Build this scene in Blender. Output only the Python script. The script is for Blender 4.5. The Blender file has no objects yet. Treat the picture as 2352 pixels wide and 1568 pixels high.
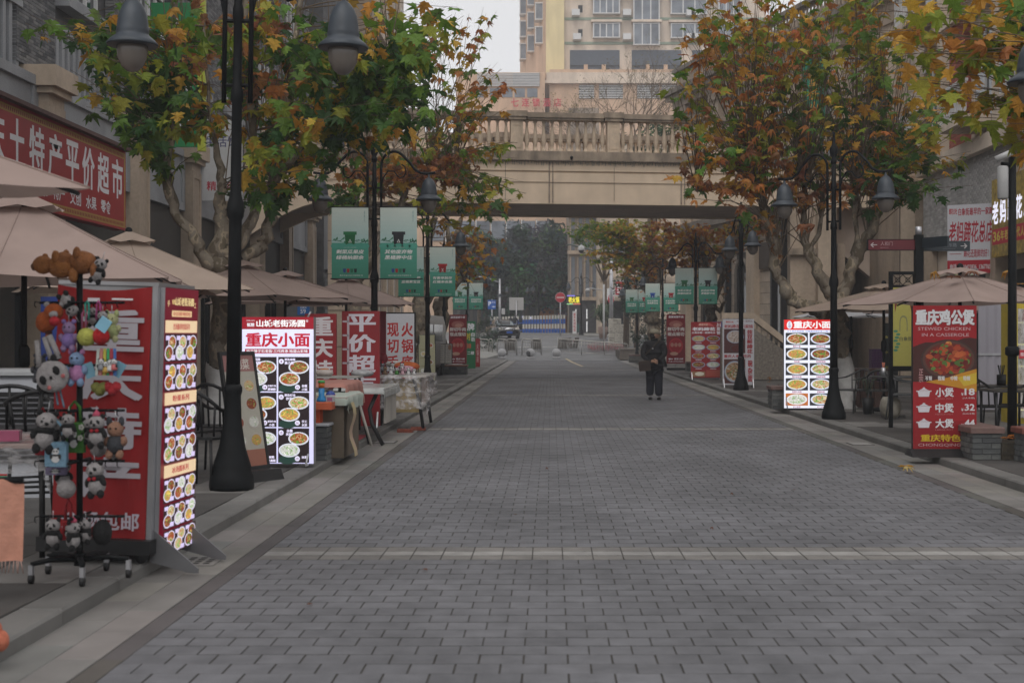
import bpy, bmesh, math, random
from mathutils import Vector, Matrix, noise
R = math.radians
PI = math.pi
random.seed(11)
rnd = random.random
uni = random.uniform
scene = bpy.context.scene
C = scene.collection

# ---------------------------------------------------------------- camera, world, sun, exposure
FOC, CX, CY, CAMH = 3267.0, 1266.0, 770.0, 1.55     # measured on the photograph
cam_d = bpy.data.cameras.new('camera')
cam_d.sensor_width = 36.0
cam_d.lens = 36.0 * FOC / 2352.0
cam_d.shift_x = (1176.0 - CX) / 2352.0
cam_d.shift_y = -(784.0 - CY) / 2352.0
cam_d.clip_start = 0.1
cam_d.clip_end = 3000
cam_d.dof.use_dof = True
cam_d.dof.focus_distance = 24.0
cam_d.dof.aperture_fstop = 3.6
cam = bpy.data.objects.new('camera', cam_d)
cam.location = (0, 0, CAMH)
cam.rotation_euler = (R(90), 0, 0)
C.objects.link(cam)
scene.camera = cam

SUN_EL, SUN_AZ = R(50), R(190)
world = bpy.data.worlds.new('World')
scene.world = world
world.use_nodes = True
wn = world.node_tree
wn.nodes.clear()
w_out = wn.nodes.new('ShaderNodeOutputWorld')
w_bg = wn.nodes.new('ShaderNodeBackground')
w_sky = wn.nodes.new('ShaderNodeTexSky')
w_sky.sky_type = 'NISHITA'
w_sky.sun_disc = False
w_sky.sun_elevation = SUN_EL
w_sky.sun_rotation = SUN_AZ
w_mix = wn.nodes.new('ShaderNodeMixRGB')            # an overcast layer over the clear sky
w_mix.inputs[0].default_value = 0.93
w_mix.inputs[2].default_value = (6.5, 6.45, 6.5, 1)
w_bg.inputs[1].default_value = 0.12
wn.links.new(w_sky.outputs[0], w_mix.inputs[1])
wn.links.new(w_mix.outputs[0], w_bg.inputs[0])
wn.links.new(w_bg.outputs[0], w_out.inputs[0])

sun_d = bpy.data.lights.new('sun', 'SUN')
sun_d.energy = 1.0
sun_d.angle = R(50)
sun_d.color = (1.0, 0.96, 0.9)
sun = bpy.data.objects.new('sun', sun_d)
sun.rotation_euler = (R(90) - SUN_EL, 0, R(180) - SUN_AZ)
sun.location = (0, 0, 60)
C.objects.link(sun)

scene.view_settings.view_transform = 'Standard'
scene.view_settings.look = 'None'
scene.view_settings.exposure = 0.16
scene.view_settings.gamma = 1.0
scene.view_settings.use_curve_mapping = False
scene.cycles.max_bounces = 6
scene.cycles.diffuse_bounces = 3
scene.cycles.glossy_bounces = 2
scene.cycles.transmission_bounces = 4
scene.cycles.transparent_max_bounces = 12
scene.cycles.volume_bounces = 1
scene.cycles.caustics_reflective = False
scene.cycles.caustics_refractive = False
scene.cycles.use_denoising = True
scene.cycles.sample_clamp_indirect = 4.0

# ---------------------------------------------------------------- helpers
def G(x, y, z=0.12):
 """ground point seen at photo position x, y -> (X, Y)"""
 Y = (CAMH - z) * FOC / (y - CY)
 return ((x - CX) * Y / FOC, Y)
def W(x, y, Y):
 return Vector(((x - CX) * Y / FOC, Y, CAMH - (y - CY) * Y / FOC))
def X_(x, Y): return (x - CX) * Y / FOC
def Z_(y, Y): return CAMH - (y - CY) * Y / FOC

MATS = {}
def mat(name, col, rough=0.7, metal=0.0, var=0.12, scale=4.0, bump=0.0, bscale=40.0, col2=None,
  attr=False, emit=0.0, trans=0.0, spec=0.4, detail=5.0, stain=0.0, stretch=None, world=False):
 if name in MATS: return MATS[name]
 m = bpy.data.materials.new(name)
 m.use_nodes = True
 nt = m.node_tree
 b = nt.nodes['Principled BSDF']
 b.inputs['Roughness'].default_value = rough
 b.inputs['Metallic'].default_value = metal
 b.inputs['Specular IOR Level'].default_value = spec
 tc = nt.nodes.new('ShaderNodeTexCoord')
 src = tc.outputs['Object']
 if world:
  gp = nt.nodes.new('ShaderNodeNewGeometry'); src = gp.outputs['Position']
 if stretch:
  mp = nt.nodes.new('ShaderNodeMapping'); mp.inputs['Scale'].default_value = stretch
  nt.links.new(src, mp.inputs[0]); src = mp.outputs[0]
 nz = nt.nodes.new('ShaderNodeTexNoise')
 nz.inputs['Scale'].default_value = scale
 nz.inputs['Detail'].default_value = detail
 nt.links.new(src, nz.inputs['Vector'])
 ramp = nt.nodes.new('ShaderNodeValToRGB')
 ramp.color_ramp.elements[0].position = 0.3
 ramp.color_ramp.elements[1].position = 0.7
 c2 = col2 if col2 else tuple(min(1, c * (1 + var)) for c in col)
 c1 = tuple(c * (1 - var) for c in col) if not col2 else col
 if attr:
  c1, c2 = (1 - var,) * 3, (1 + var,) * 3
 ramp.color_ramp.elements[0].color = (*c1, 1)
 ramp.color_ramp.elements[1].color = (*c2, 1)
 nt.links.new(nz.outputs['Fac'], ramp.inputs[0])
 out = ramp.outputs[0]
 if attr:
  at = nt.nodes.new('ShaderNodeAttribute'); at.attribute_name = 'Col'
  mx = nt.nodes.new('ShaderNodeMixRGB'); mx.blend_type = 'MULTIPLY'; mx.inputs[0].default_value = 1
  nt.links.new(at.outputs['Color'], mx.inputs[1]); nt.links.new(out, mx.inputs[2])
  out = mx.outputs[0]
 if stain > 0:
  n2 = nt.nodes.new('ShaderNodeTexNoise'); n2.inputs['Scale'].default_value = 1.3; n2.inputs['Detail'].default_value = 8
  mp2 = nt.nodes.new('ShaderNodeMapping'); mp2.inputs['Scale'].default_value = (.6, .35, 1) if world else (1, 1, 0.25)
  nt.links.new(src if world else tc.outputs['Object'], mp2.inputs[0]); nt.links.new(mp2.outputs[0], n2.inputs['Vector'])
  r2 = nt.nodes.new('ShaderNodeValToRGB')
  r2.color_ramp.elements[0].position = 0.38; r2.color_ramp.elements[1].position = 0.62
  r2.color_ramp.elements[0].color = (1 - stain,) * 3 + (1,); r2.color_ramp.elements[1].color = (1, 1, 1, 1)
  nt.links.new(n2.outputs['Fac'], r2.inputs[0])
  m2 = nt.nodes.new('ShaderNodeMixRGB'); m2.blend_type = 'MULTIPLY'; m2.inputs[0].default_value = 1
  nt.links.new(out, m2.inputs[1]); nt.links.new(r2.outputs[0], m2.inputs[2]); out = m2.outputs[0]
 nt.links.new(out, b.inputs['Base Color'])
 if emit > 0:
  nt.links.new(out, b.inputs['Emission Color'])
  b.inputs['Emission Strength'].default_value = emit
  dk = nt.nodes.new('ShaderNodeMixRGB'); dk.blend_type = 'MULTIPLY'; dk.inputs[0].default_value = 1
  dk.inputs[2].default_value = (0.3, 0.3, 0.3, 1)
  nt.links.new(out, dk.inputs[1]); nt.links.new(dk.outputs[0], b.inputs['Base Color'])
 if trans > 0:
  tr = nt.nodes.new('ShaderNodeBsdfTranslucent')
  nt.links.new(out, tr.inputs[0])
  ms = nt.nodes.new('ShaderNodeMixShader'); ms.inputs[0].default_value = trans
  nt.links.new(b.outputs[0], ms.inputs[1]); nt.links.new(tr.outputs[0], ms.inputs[2])
  nt.links.new(ms.outputs[0], nt.nodes['Material Output'].inputs[0])
 if bump > 0:
  bn = nt.nodes.new('ShaderNodeTexNoise'); bn.inputs['Scale'].default_value = bscale; bn.inputs['Detail'].default_value = 4
  nt.links.new(src, bn.inputs['Vector'])
  bp = nt.nodes.new('ShaderNodeBump'); bp.inputs['Strength'].default_value = bump; bp.inputs['Distance'].default_value = 0.02
  nt.links.new(bn.outputs['Fac'], bp.inputs['Height']); nt.links.new(bp.outputs[0], b.inputs['Normal'])
 MATS[name] = m
 return m

def tag(o, label=None, cat=None, group=None, kind=None):
 if label: o['label'] = label
 if cat: o['category'] = cat
 if group: o['group'] = group
 if kind: o['kind'] = kind
 return o

def thing(name, label, cat, loc=(0, 0, 0), rotz=0.0, group=None):
 o = bpy.data.objects.new(name, None)
 o.empty_display_size = 0.2
 C.objects.link(o)
 o.location = loc
 o.rotation_euler = (0, 0, rotz)
 return tag(o, label, cat, group)

class MB:
 """collects shapes and links them as one mesh object"""
 def __init__(s):
  s.v = []; s.f = []; s.m = []; s.c = []; s.sm = []
  s.M = None; s.mi = 0; s.edge = None; s.col = (1, 1, 1); s.smooth = False
 def vert(s, p):
  p = Vector(p)
  if s.M is not None: p = s.M @ p
  s.v.append((p.x, p.y, p.z)); return len(s.v) - 1
 def face(s, idx):
  s.f.append(tuple(idx)); s.m.append(s.mi); s.c.append(s.col); s.sm.append(s.smooth)
 def poly(s, pts):
  s.face([s.vert(p) for p in pts])
 def box(s, x0, x1, y0, y1, z0, z1, taper=0.0, skip=()):
  t = taper
  a = [s.vert(p) for p in ((x0, y0, z0), (x1, y0, z0), (x1, y1, z0), (x0, y1, z0),
                                 (x0 + t, y0 + t, z1), (x1 - t, y0 + t, z1), (x1 - t, y1 - t, z1), (x0 + t, y1 - t, z1))]
  fs = {'b': (3, 2, 1, 0), 't': (4, 5, 6, 7), 'f': (0, 1, 5, 4), 'r': (1, 2, 6, 5), 'k': (2, 3, 7, 6), 'l': (3, 0, 4, 7)}
  for k, q in fs.items():
   if k not in skip: s.face([a[i] for i in q])
  return s
 def cbox(s, x0, x1, y0, y1, z0, z1, ch=0.01):
  """box whose top edges are chamfered"""
  a = [s.vert(p) for p in ((x0, y0, z0), (x1, y0, z0), (x1, y1, z0), (x0, y1, z0))]
  b = [s.vert(p) for p in ((x0, y0, z1 - ch), (x1, y0, z1 - ch), (x1, y1, z1 - ch), (x0, y1, z1 - ch))]
  c = [s.vert(p) for p in ((x0 + ch, y0 + ch, z1), (x1 - ch, y0 + ch, z1), (x1 - ch, y1 - ch, z1), (x0 + ch, y1 - ch, z1))]
  keep = s.col
  if s.edge: s.col = s.edge
  for i in range(4):
   j = (i + 1) % 4
   s.face((a[i], a[j], b[j], b[i])); s.face((b[i], b[j], c[j], c[i]))
  s.col = keep
  s.face(c); s.face(a[::-1])
  return s
 def tube(s, pts, r, n=8, cap=True, closed=False):
  pts = [Vector(p) for p in pts]
  k = len(pts)
  rs = r if isinstance(r, (list, tuple)) else [r] * k
  sm = s.smooth; s.smooth = True
  rings = []
  up = Vector((0, 0, 1))
  prev = None
  for i, p in enumerate(pts):
   if closed: d = pts[(i + 1) % k] - pts[i - 1]
   else: d = pts[min(i + 1, k - 1)] - pts[max(i - 1, 0)]
   if d.length < 1e-9: d = Vector((0, 0, 1))
   d.normalize()
   if prev is None:
    a = d.cross(up)
    if a.length < 0.2: a = d.cross(Vector((1, 0, 0)))
   else:
    a = prev - d * prev.dot(d)
    if a.length < 1e-4: a = d.cross(Vector((1, 0.3, 0)))
   a.normalize(); prev = a
   b = d.cross(a)
   rings.append([s.vert(p + a * (math.cos(2 * PI * j / n) * rs[i]) + b * (math.sin(2 * PI * j / n) * rs[i])) for j in range(n)])
  for i in range(k if closed else k - 1):
   A, B = rings[i], rings[(i + 1) % k]
   for j in range(n):
    s.face((A[j], A[(j + 1) % n], B[(j + 1) % n], B[j]))
  s.smooth = False
  if cap and not closed:
   s.face(rings[0][::-1]); s.face(rings[-1])
  s.smooth = sm
  return s
 def lathe(s, prof, c=(0, 0, 0), n=16, axis='z', smooth=True, sx=1.0, sy=1.0):
  sm = s.smooth; s.smooth = smooth
  rings = []
  for (r, h) in prof:
   ring = []
   for j in range(n):
    a = 2 * PI * j / n
    x, y = math.cos(a) * r * sx, math.sin(a) * r * sy
    p = (c[0] + x, c[1] + y, c[2] + h) if axis == 'z' else ((c[0] + x, c[1] + h, c[2] + y) if axis == 'y' else (c[0] + h, c[1] + x, c[2] + y))
    ring.append(s.vert(p))
   rings.append(ring)
  for A, B in zip(rings, rings[1:]):
   for j in range(n):
    s.face((A[j], A[(j + 1) % n], B[(j + 1) % n], B[j]))
  s.smooth = False
  if prof[0][0] > 1e-4: s.face(rings[0][::-1])
  if prof[-1][0] > 1e-4: s.face(rings[-1])
  s.smooth = sm
  return s
 def ball(s, c, r, sx=1, sy=1, sz=1, n=12, m=8, rot=None):
  oldM = s.M
  T = Matrix.Translation(Vector(c))
  if rot: T = T @ rot
  T = T @ Matrix.Diagonal((sx, sy, sz, 1))
  s.M = (oldM @ T) if oldM is not None else T
  s.lathe([(max(1e-5, r * math.sin(PI * i / m)), -r * math.cos(PI * i / m)) for i in range(m + 1)], n=n)
  s.M = oldM
  return s
 def prism(s, pts2, y0, y1, plane='xz'):
  """extrude a 2D outline (x,z) along y, or (y,z) along x, or (x,y) along z"""
  def mk(p, t):
   return (p[0], t, p[1]) if plane == 'xz' else ((t, p[0], p[1]) if plane == 'yz' else (p[0], p[1], t))
  a = [s.vert(mk(p, y0)) for p in pts2]; b = [s.vert(mk(p, y1)) for p in pts2]
  n = len(pts2)
  for i in range(n):
   s.face((a[i], a[(i + 1) % n], b[(i + 1) % n], b[i]))
  s.face(a[::-1]); s.face(b)
  return s
 def mesh(s, name, mats):
  me = bpy.data.meshes.new(name)
  me.from_pydata(s.v, [], s.f)
  ms = mats if isinstance(mats, (list, tuple)) else [mats]
  for m in ms: me.materials.append(m)
  if len(ms) > 1: me.polygons.foreach_set('material_index', s.m)
  if any(s.sm): me.polygons.foreach_set('use_smooth', s.sm)
  if any(c != (1, 1, 1) for c in s.c):
   ca = me.color_attributes.new('Col', 'FLOAT_COLOR', 'CORNER')
   buf = []
   for f, c in zip(s.f, s.c): buf.extend((c[0], c[1], c[2], 1.0) * len(f))
   ca.data.foreach_set('color', buf)
  me.update()
  return me
 def build(s, name, mats, parent=None, loc=(0, 0, 0), rot=(0, 0, 0), kind=None, fix=False):
  me = s.mesh(name, mats)
  if fix:
   bm = bmesh.new(); bm.from_mesh(me); bmesh.ops.recalc_face_normals(bm, faces=bm.faces); bm.to_mesh(me); bm.free()
  return link(name, me, parent, loc, rot, kind)

def link(name, me, parent=None, loc=(0, 0, 0), rot=(0, 0, 0), kind=None, scale=None):
 o = bpy.data.objects.new(name, me)
 C.objects.link(o)
 if parent: o.parent = parent
 o.location = loc; o.rotation_euler = rot
 if scale: o.scale = scale
 if kind: o['kind'] = kind
 return o

def copy_tree(o, parent=None):
 c = o.copy(); C.objects.link(c)
 if parent: c.parent = parent
 for ch in list(o.children): copy_tree(ch, c)
 return c

def modded(name, me_obj_builder, mods, mats, parent=None, loc=(0, 0, 0), rot=(0, 0, 0)):
 """apply a stack of modifiers and keep the evaluated mesh"""
 o = me_obj_builder
 dg = bpy.context.evaluated_depsgraph_get()
 me = bpy.data.meshes.new_from_object(o.evaluated_get(dg))
 me.name = name
 bpy.data.objects.remove(o)
 me.materials.clear()
 for m in (mats if isinstance(mats, (list, tuple)) else [mats]): me.materials.append(m)
 for p in me.polygons: p.use_smooth = True
 return link(name, me, parent, loc, rot)

def skin(name, joints, edges, m, parent=None, sub=2, loc=(0, 0, 0), root=0, rot=(0, 0, 0)):
 """continuous body grown from a skeleton: joints = [(x,y,z,rx,ry)]"""
 me = bpy.data.meshes.new(name)
 me.from_pydata([j[:3] for j in joints], edges, [])
 o = bpy.data.objects.new(name, me); C.objects.link(o)
 sk = o.modifiers.new('s', 'SKIN'); sk.use_smooth_shade = True
 for i, j in enumerate(joints):
  d = me.skin_vertices[0].data[i] if me.skin_vertices else None
  d.radius = (j[3], j[4] if len(j) > 4 else j[3]); d.use_root = (i == root)
 sb = o.modifiers.new('b', 'SUBSURF'); sb.levels = sub; sb.render_levels = sub
 bpy.context.view_layer.update()
 return modded(name, o, None, m, parent, loc, rot)

# ---------------------------------------------------------------- flat print: words, bowls, bands
_txt = {}
def text_mesh(s, bold=0.0, res=2, shear=0.0):
 key = (s, bold, res, shear)
 if key in _txt: return _txt[key]
 cu = bpy.data.curves.new('t', 'FONT'); cu.body = s; cu.resolution_u = res; cu.offset = bold; cu.shear = shear
 o = bpy.data.objects.new('t', cu)
 me = bpy.data.meshes.new_from_object(o)
 vs = [(v.co.x, v.co.y) for v in me.vertices]; fs = [tuple(p.vertices) for p in me.polygons]
 bpy.data.objects.remove(o); bpy.data.curves.remove(cu); bpy.data.meshes.remove(me)
 if vs:
  x0 = min(v[0] for v in vs); x1 = max(v[0] for v in vs); y0 = min(v[1] for v in vs); y1 = max(v[1] for v in vs)
 else: x0 = y0 = 0; x1 = y1 = 1
 _txt[key] = (vs, fs, (x0, x1, y0, y1))
 return _txt[key]

class Print:
 """flat print on a panel: local x to the right, z up, facing -y; each layer 0.6 mm prouder"""
 def __init__(s, step=0.0006): s.b = MB(); s.step = step * .2; s.L = 1
 def _y(s): return -s.L * s.step
 def up(s): s.L += 1; return s
 def rect(s, x0, z0, x1, z1, col):
  s.b.col = col; y = s._y(); s.b.poly([(x0, y, z0), (x1, y, z0), (x1, y, z1), (x0, y, z1)]); s.L += 1; return s
 def poly(s, pts, col):
  s.b.col = col; y = s._y(); s.b.poly([(p[0], y, p[1]) for p in pts]); s.L += 1; return s
 def ell(s, cx, cz, rx, rz, col, n=22, up=True, a0=0, a1=2 * PI):
  s.b.col = col; y = s._y()
  s.b.poly([(cx + rx * math.cos(a0 + (a1 - a0) * i / n), y, cz + rz * math.sin(a0 + (a1 - a0) * i / n)) for i in range(n)])
  if up: s.L += 1
  return s
 def grad(s, x0, z0, x1, z1, c0, c1, n=10):
  y = s._y()
  for i in range(n):
   t = (i + .5) / n
   s.b.col = tuple(a + (b - a) * t for a, b in zip(c0, c1))
   za, zb = z0 + (z1 - z0) * i / n, z0 + (z1 - z0) * (i + 1) / n
   s.b.poly([(x0, y, za), (x1, y, za), (x1, y, zb), (x0, y, zb)])
  s.L += 1; return s
 def text(s, t, x0, z0, x1, z1, col, bold=0.02, fit=False, res=2, shear=0.0, shadow=None):
  fat = max(0.0, bold - .008) * .62
  vs, fs, (a0, a1, b0, b1) = text_mesh(t, min(bold, .008), res, shear)
  a0 -= fat; a1 += fat; b0 -= fat; b1 += fat
  sx = (x1 - x0) / max(1e-6, a1 - a0); sz = (z1 - z0) / max(1e-6, b1 - b0)
  if not fit:
   k = min(sx, sz); sx = sz = k
  ox = (x0 + x1) / 2 - sx * (a0 + a1) / 2; oz = (z0 + z1) / 2 - sz * (b0 + b1) / 2
  for (dx, dz, cc) in (([(shadow[0], -shadow[0], shadow[1])] if shadow else []) + [(0, 0, col)]):
   s.b.col = cc; y = s._y()
   reps = [(0, 0)] if fat < .004 else [(-1, -.7), (1, -.7), (-1, .7), (1, .7), (0, 0)]     # overprinted for a bold stroke
   for k, (rx_, rz_) in enumerate(reps):
    base = len(s.b.v)
    for v in vs: s.b.vert((ox + dx + (v[0] + rx_ * fat) * sx, y - k * s.step * .12, oz + dz + (v[1] + rz_ * fat) * sz))
    for f in fs: s.b.face([base + i for i in f])
   s.L += 1
  return s
 def vtext(s, t, x0, z0, x1, z1, col, bold=0.03, gap=0.08, fit=True, res=2):
  n = len(t); h = (z1 - z0) / n
  for i, ch in enumerate(t):
   s.text(ch, x0, z1 - (i + 1) * h + h * gap / 2, x1, z1 - i * h - h * gap / 2, col, bold, fit, res); s.L -= 1
  s.L += 1; return s
 def bowl(s, cx, cz, rx, rz, soup=(.35, .09, .03), tops=((.6, .5, .3), (.12, .3, .05)), rim=(.8, .82, .9), n=40, inner=None, seed=None, size=.16, chunk=False):
  rg = random.Random(seed if seed is not None else int((cx * 91 + cz * 57) * 1000))
  s.ell(cx, cz, rx, rz, rim)
  s.ell(cx, cz, rx * .93, rz * .93, inner or tuple(c * .75 for c in rim))
  s.ell(cx, cz + rz * .02, rx * .84, rz * .8, soup)
  for k in range(n):
   a = rg.uniform(0, 2 * PI); q = math.sqrt(rg.random()) * .72
   c = tops[rg.randrange(len(tops))]; v = rg.uniform(.7, 1.25)
   w = size * rg.uniform(.5, 1.2)
   th = rg.uniform(0, PI); px = cx + rx * q * math.cos(a); pz = cz + rz * q * math.sin(a)
   L = w * rx * (rg.uniform(.7, 1.1) if chunk else rg.uniform(.8, 1.9)); T = w * rx * .55 if chunk else w * rz * .45
   s.b.col = tuple(min(1, x * v) for x in c); y = s._y() - k * 0.00002
   ca, sa = math.cos(th), math.sin(th)
   s.b.poly([(px + ca * L * u - sa * T * vv, y, pz + sa * L * u * .7 + ca * T * vv) for u, vv in ((-1, -.4), (-.3, -1), (.6, -.8), (1, .2), (.4, 1), (-.6, .8))])
  s.L += 2
  return s
 def build(s, name, m, parent, loc=(0, 0, 0), rot=(0, 0, 0)):
  return s.b.build(name, m, parent, loc, rot)

PRINT = mat('print_matt', (1, 1, 1), 0.55, attr=True, var=0.03, scale=30)
PRINT_LIT = mat('print_backlit', (1, 1, 1), 0.4, attr=True, var=0.02, scale=9, emit=0.84)
PRINT_DIM = mat('print_backlit_dim', (1, 1, 1), 0.4, attr=True, var=0.02, scale=9, emit=0.4)
# ================================================================ GROUND, STREET, KERBS, PAVEMENTS
M_PAVER = mat('granite_paver', (1, 1, 1), 0.75, attr=True, var=0.16, scale=7, bump=0.25, bscale=60, detail=8, stain=0.27, world=True)
M_JOINT = mat('joint_sand', (0.055, 0.05, 0.045), 0.95, var=0.3, scale=12)
M_SLAB = mat('granite_slab', (1, 1, 1), 0.7, attr=True, var=0.13, scale=3.0, bump=0.12, bscale=80, detail=8, stain=0.35, world=True)
M_ASPH = mat('road_surface', (0.15, 0.15, 0.153), 0.85, var=0.2, scale=0.8, bump=0.3, bscale=30, detail=8)
M_EARTH = mat('bare_ground', (0.16, 0.15, 0.13), 0.95, var=0.25, scale=0.6)
M_PAINT = mat('road_paint', (0.45, 0.44, 0.40), 0.8, col2=(0.62, 0.61, 0.57), scale=6)
M_PAINTY = mat('road_paint_yellow', (0.36, 0.28, 0.16), 0.8, col2=(0.5, 0.42, 0.26), scale=6)

b = MB(); b.poly([(-400, -60, -0.03), (400, -60, -0.03), (400, 500, -0.03), (-400, 500, -0.03)])
tag(b.build('ground', M_EARTH), kind='structure')
b = MB(); b.poly([(-2.62, 1.5, -0.005), (4.70, 1.5, -0.005), (4.70, 87, -0.005), (-2.62, 87, -0.005)])
street = tag(b.build('street', M_JOINT), kind='structure')

def shade(c, v): return tuple(max(0, x * v) for x in c)

def tile_field(parent, name, tiles, m, h=0.012, ch=0.005, limit=300, stuff_name=None, key=None, gap=0.006, edge=None):
 """tiles = (x0,x1,y0,y1,z_top,colour). The nearest are parts, the rest one joined part."""
 tiles = sorted(tiles, key=key or (lambda t: (t[2] + t[3]) * .5 + abs((t[0] + t[1]) * .5 - 0.4) * .35))
 meshes = {}
 for t in tiles[:limit]:
  w, d = round(t[1] - t[0], 2), round(t[3] - t[2], 2)
  k = (w, d, tuple(round(c, 3) for c in t[5]))
  if k not in meshes:
   q = MB(); q.col = t[5]
   q.edge = edge
   q.cbox(-w / 2 + gap * .4, w / 2 - gap * .4, -d / 2 + gap / 2, d / 2 - gap / 2, -h, 0, ch * .7)
   meshes[k] = q.mesh(name, m)
  o = link(name, meshes[k], parent, ((t[0] + t[1]) / 2, (t[2] + t[3]) / 2, t[4] + uni(-.0008, .0008)), (uni(-.003, .003), uni(-.003, .003), 0))
 if len(tiles) > limit:
  q = MB()
  for t in tiles[limit:]:
   q.col = t[5]
   x0, x1, y0, y1, z = t[0] + gap * .4, t[1] - gap * .4, t[2] + gap / 2, t[3] - gap / 2, t[4] + uni(-.0008, .0008)
   a = [q.vert(p) for p in ((x0, y0, z - h), (x1, y0, z - h), (x1, y1, z - h), (x0, y1, z - h))]
   c = [q.vert(p) for p in ((x0 + ch * .5, y0 + ch, z), (x1 - ch * .5, y0 + ch, z), (x1 - ch * .5, y1 - ch, z), (x0 + ch * .5, y1 - ch, z))]
   if edge: q.col = edge
   for i in range(4): q.face((a[i], a[(i + 1) % 4], c[(i + 1) % 4], c[i]))
   q.col = t[5]; q.face(c)
  q.build(stuff_name or name + '_remainder', m, parent, kind='stuff')

# pavers laid in running bond across the street; tan and white courses every 13.4 m
PW, PD = 0.212, 0.195
XL, XR = -2.04, 4.02
tints = [shade((0.142, 0.142, 0.153), v) for v in (.86, .95, .98, 1.0, 1.03, 1.08)]
tan = [(0.19, 0.178, 0.165), (0.17, 0.16, 0.15)]; whi = [(0.31, 0.30, 0.285), (0.27, 0.262, 0.25)]
tiles = []
row = 0
y = 3.6
stripe_rows = {}
for k in range(7):
 r0 = round((10.0 + 13.4 * k - 3.6) / PD)
 stripe_rows[r0 - 1] = tan; stripe_rows[r0] = whi; stripe_rows[r0 + 1] = tan
while y < 86.9:
 cols = stripe_rows.get(row)
 x = XL - (PW / 2 if row % 2 else 0)
 if cols: x = XL
 while x < XR - 0.01:
  w = PW * (1.0 if not cols else 1.0)
  x0, x1 = max(x, XL), min(x + w, XR)
  if x1 - x0 > 0.03:
   c = random.choice(cols) if cols else random.choice(tints[:6] if rnd() < .94 else tints)
   tiles.append((x0, x1, y, y + PD, 0.0, c))
  x += w
 y += PD; row += 1
tile_field(street, 'paver', tiles, M_PAVER, gap=.008, ch=.0015, h=.0055, edge=(.07, .064, .06), key=lambda t: t[2] + (40 if abs((t[0] + t[1]) / 2 - (-0.12)) > (t[2] * .375) else 0) if True else 0)

# dark edging strip and pale gutter slabs either side
tiles = []
for (xa, xb, dark) in ((-2.16, -2.04, 1), (-2.385, -2.16, 0), (-2.61, -2.385, 0), (4.02, 4.15, 1), (4.15, 4.405, 0), (4.405, 4.65, 0)):
 y = 3.2 + (0.3 if xa in (-2.61, 4.405) else 0)
 L = 0.6 if not dark else 1.2
 while y < 86.9:
  c = shade((0.10, 0.093, 0.087), uni(.85, 1.15)) if dark else shade(random.choice([(0.22, 0.208, 0.195), (0.20, 0.192, 0.182), (0.235, 0.22, 0.203)]), uni(.92, 1.08))
  c = tuple(round(v, 2) for v in c)
  tiles.append((xa, xb, y, min(87, y + L), 0.004 if not dark else 0.001, c)); y += L
tile_field(street, 'gutter_slab', tiles, M_SLAB, limit=220, h=0.016, ch=0.004, gap=0.005)

# kerbs: long granite blocks, 0.09 m high
def kerb(side, xa, xb):
 t = tag(MB().box(min(xa, xb) + .01, max(xa, xb) - .01, 2, 86, -0.02, 0.07).build('kerb', M_JOINT), kind='structure')
 y = 2.6; k = 0; big = MB()
 while y < 86:
  c = shade((0.165, 0.16, 0.152), uni(.88, 1.1)); q = MB() if y < 60 else big
  q.col = c
  q.cbox(xa if side < 0 else xa, xb, y + .004, min(86, y + 1.0) - .004, -0.01, 0.09 + uni(-.002, .002), 0.015)
  if y < 60: q.build('kerb_stone', M_SLAB, t)
  y += 1.0
 big.build('kerb_stones_far', M_SLAB, t, kind='stuff')
kerb(-1, -2.86, -2.61)
kerb(1, 4.66, 4.90)

def pavement(name, xa, xb, side):
 b = MB(); b.box(xa, xb, 1.5, 88, -0.02, 0.076)
 t = tag(b.build(name, M_JOINT), kind='structure')
 tiles = []
 x = xa; w = 0.6
 n = int(round((xb - xa) / w)); w = (xb - xa) / n
 for i in range(n):
  y = 1.8 + (0.3 if i % 2 else 0)
  while y < 88:
   xm = xa + (i + .5) * w
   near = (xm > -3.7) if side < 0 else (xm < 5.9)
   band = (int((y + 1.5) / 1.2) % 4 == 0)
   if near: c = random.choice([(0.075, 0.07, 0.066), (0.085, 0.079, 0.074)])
   elif band: c = random.choice([(0.13, 0.122, 0.115), (0.12, 0.115, 0.11)])
   else: c = random.choice([(0.13, 0.123, 0.116), (0.145, 0.136, 0.128), (0.12, 0.114, 0.108)])
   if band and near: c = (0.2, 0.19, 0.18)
   tiles.append((xa + i * w, xa + (i + 1) * w, y, min(88, y + .6), 0.09, c)); y += .6
 sd = -1 if side < 0 else 1
 tile_field(t, 'paving_slab', tiles, M_SLAB, h=0.014, ch=0.003, key=lambda t: (t[2]) + (60 if abs((t[0] + t[1]) / 2 * FOC / max(t[2], .1) + 90) > 1250 else 0))
pavement('left_pavement', -9.5, -2.86, -1)
pavement('right_pavement', 4.90, 12.5, 1)

# drain slot across the street end, manhole covers and gully grates
b = MB(); b.box(-4.0, 7.5, 86.95, 87.2, -0.02, 0.012)
tag(b.build('drain_channel', mat('drain_iron', (0.04, 0.04, 0.04), .6)), kind='structure')
def zground(Y):
 pts = [(87, 0.0), (91.5, 0.07), (95, 0.33), (109, 1.38), (120, 1.56), (135, 1.72), (170, 1.85), (260, 2.0)]
 if Y <= 87: return 0.0
 for (a, za), (b2, zb) in zip(pts, pts[1:]):
  if Y <= b2: return za + (zb - za) * (Y - a) / (b2 - a)
 return pts[-1][1]
b = MB(); b.smooth = True
ys = [87.2, 89, 91.5, 93, 95, 98, 102, 106, 109, 112, 116, 120, 128, 135, 150, 170, 210]
xs = [-45 + 5 * i for i in range(19)]
vid = [[b.vert((x, y, zground(y) - 0.012)) for x in xs] for y in ys]
for i in range(len(ys) - 1):
 for j in range(len(xs) - 1): b.face((vid[i][j], vid[i][j + 1], vid[i + 1][j + 1], vid[i + 1][j]))
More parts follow.
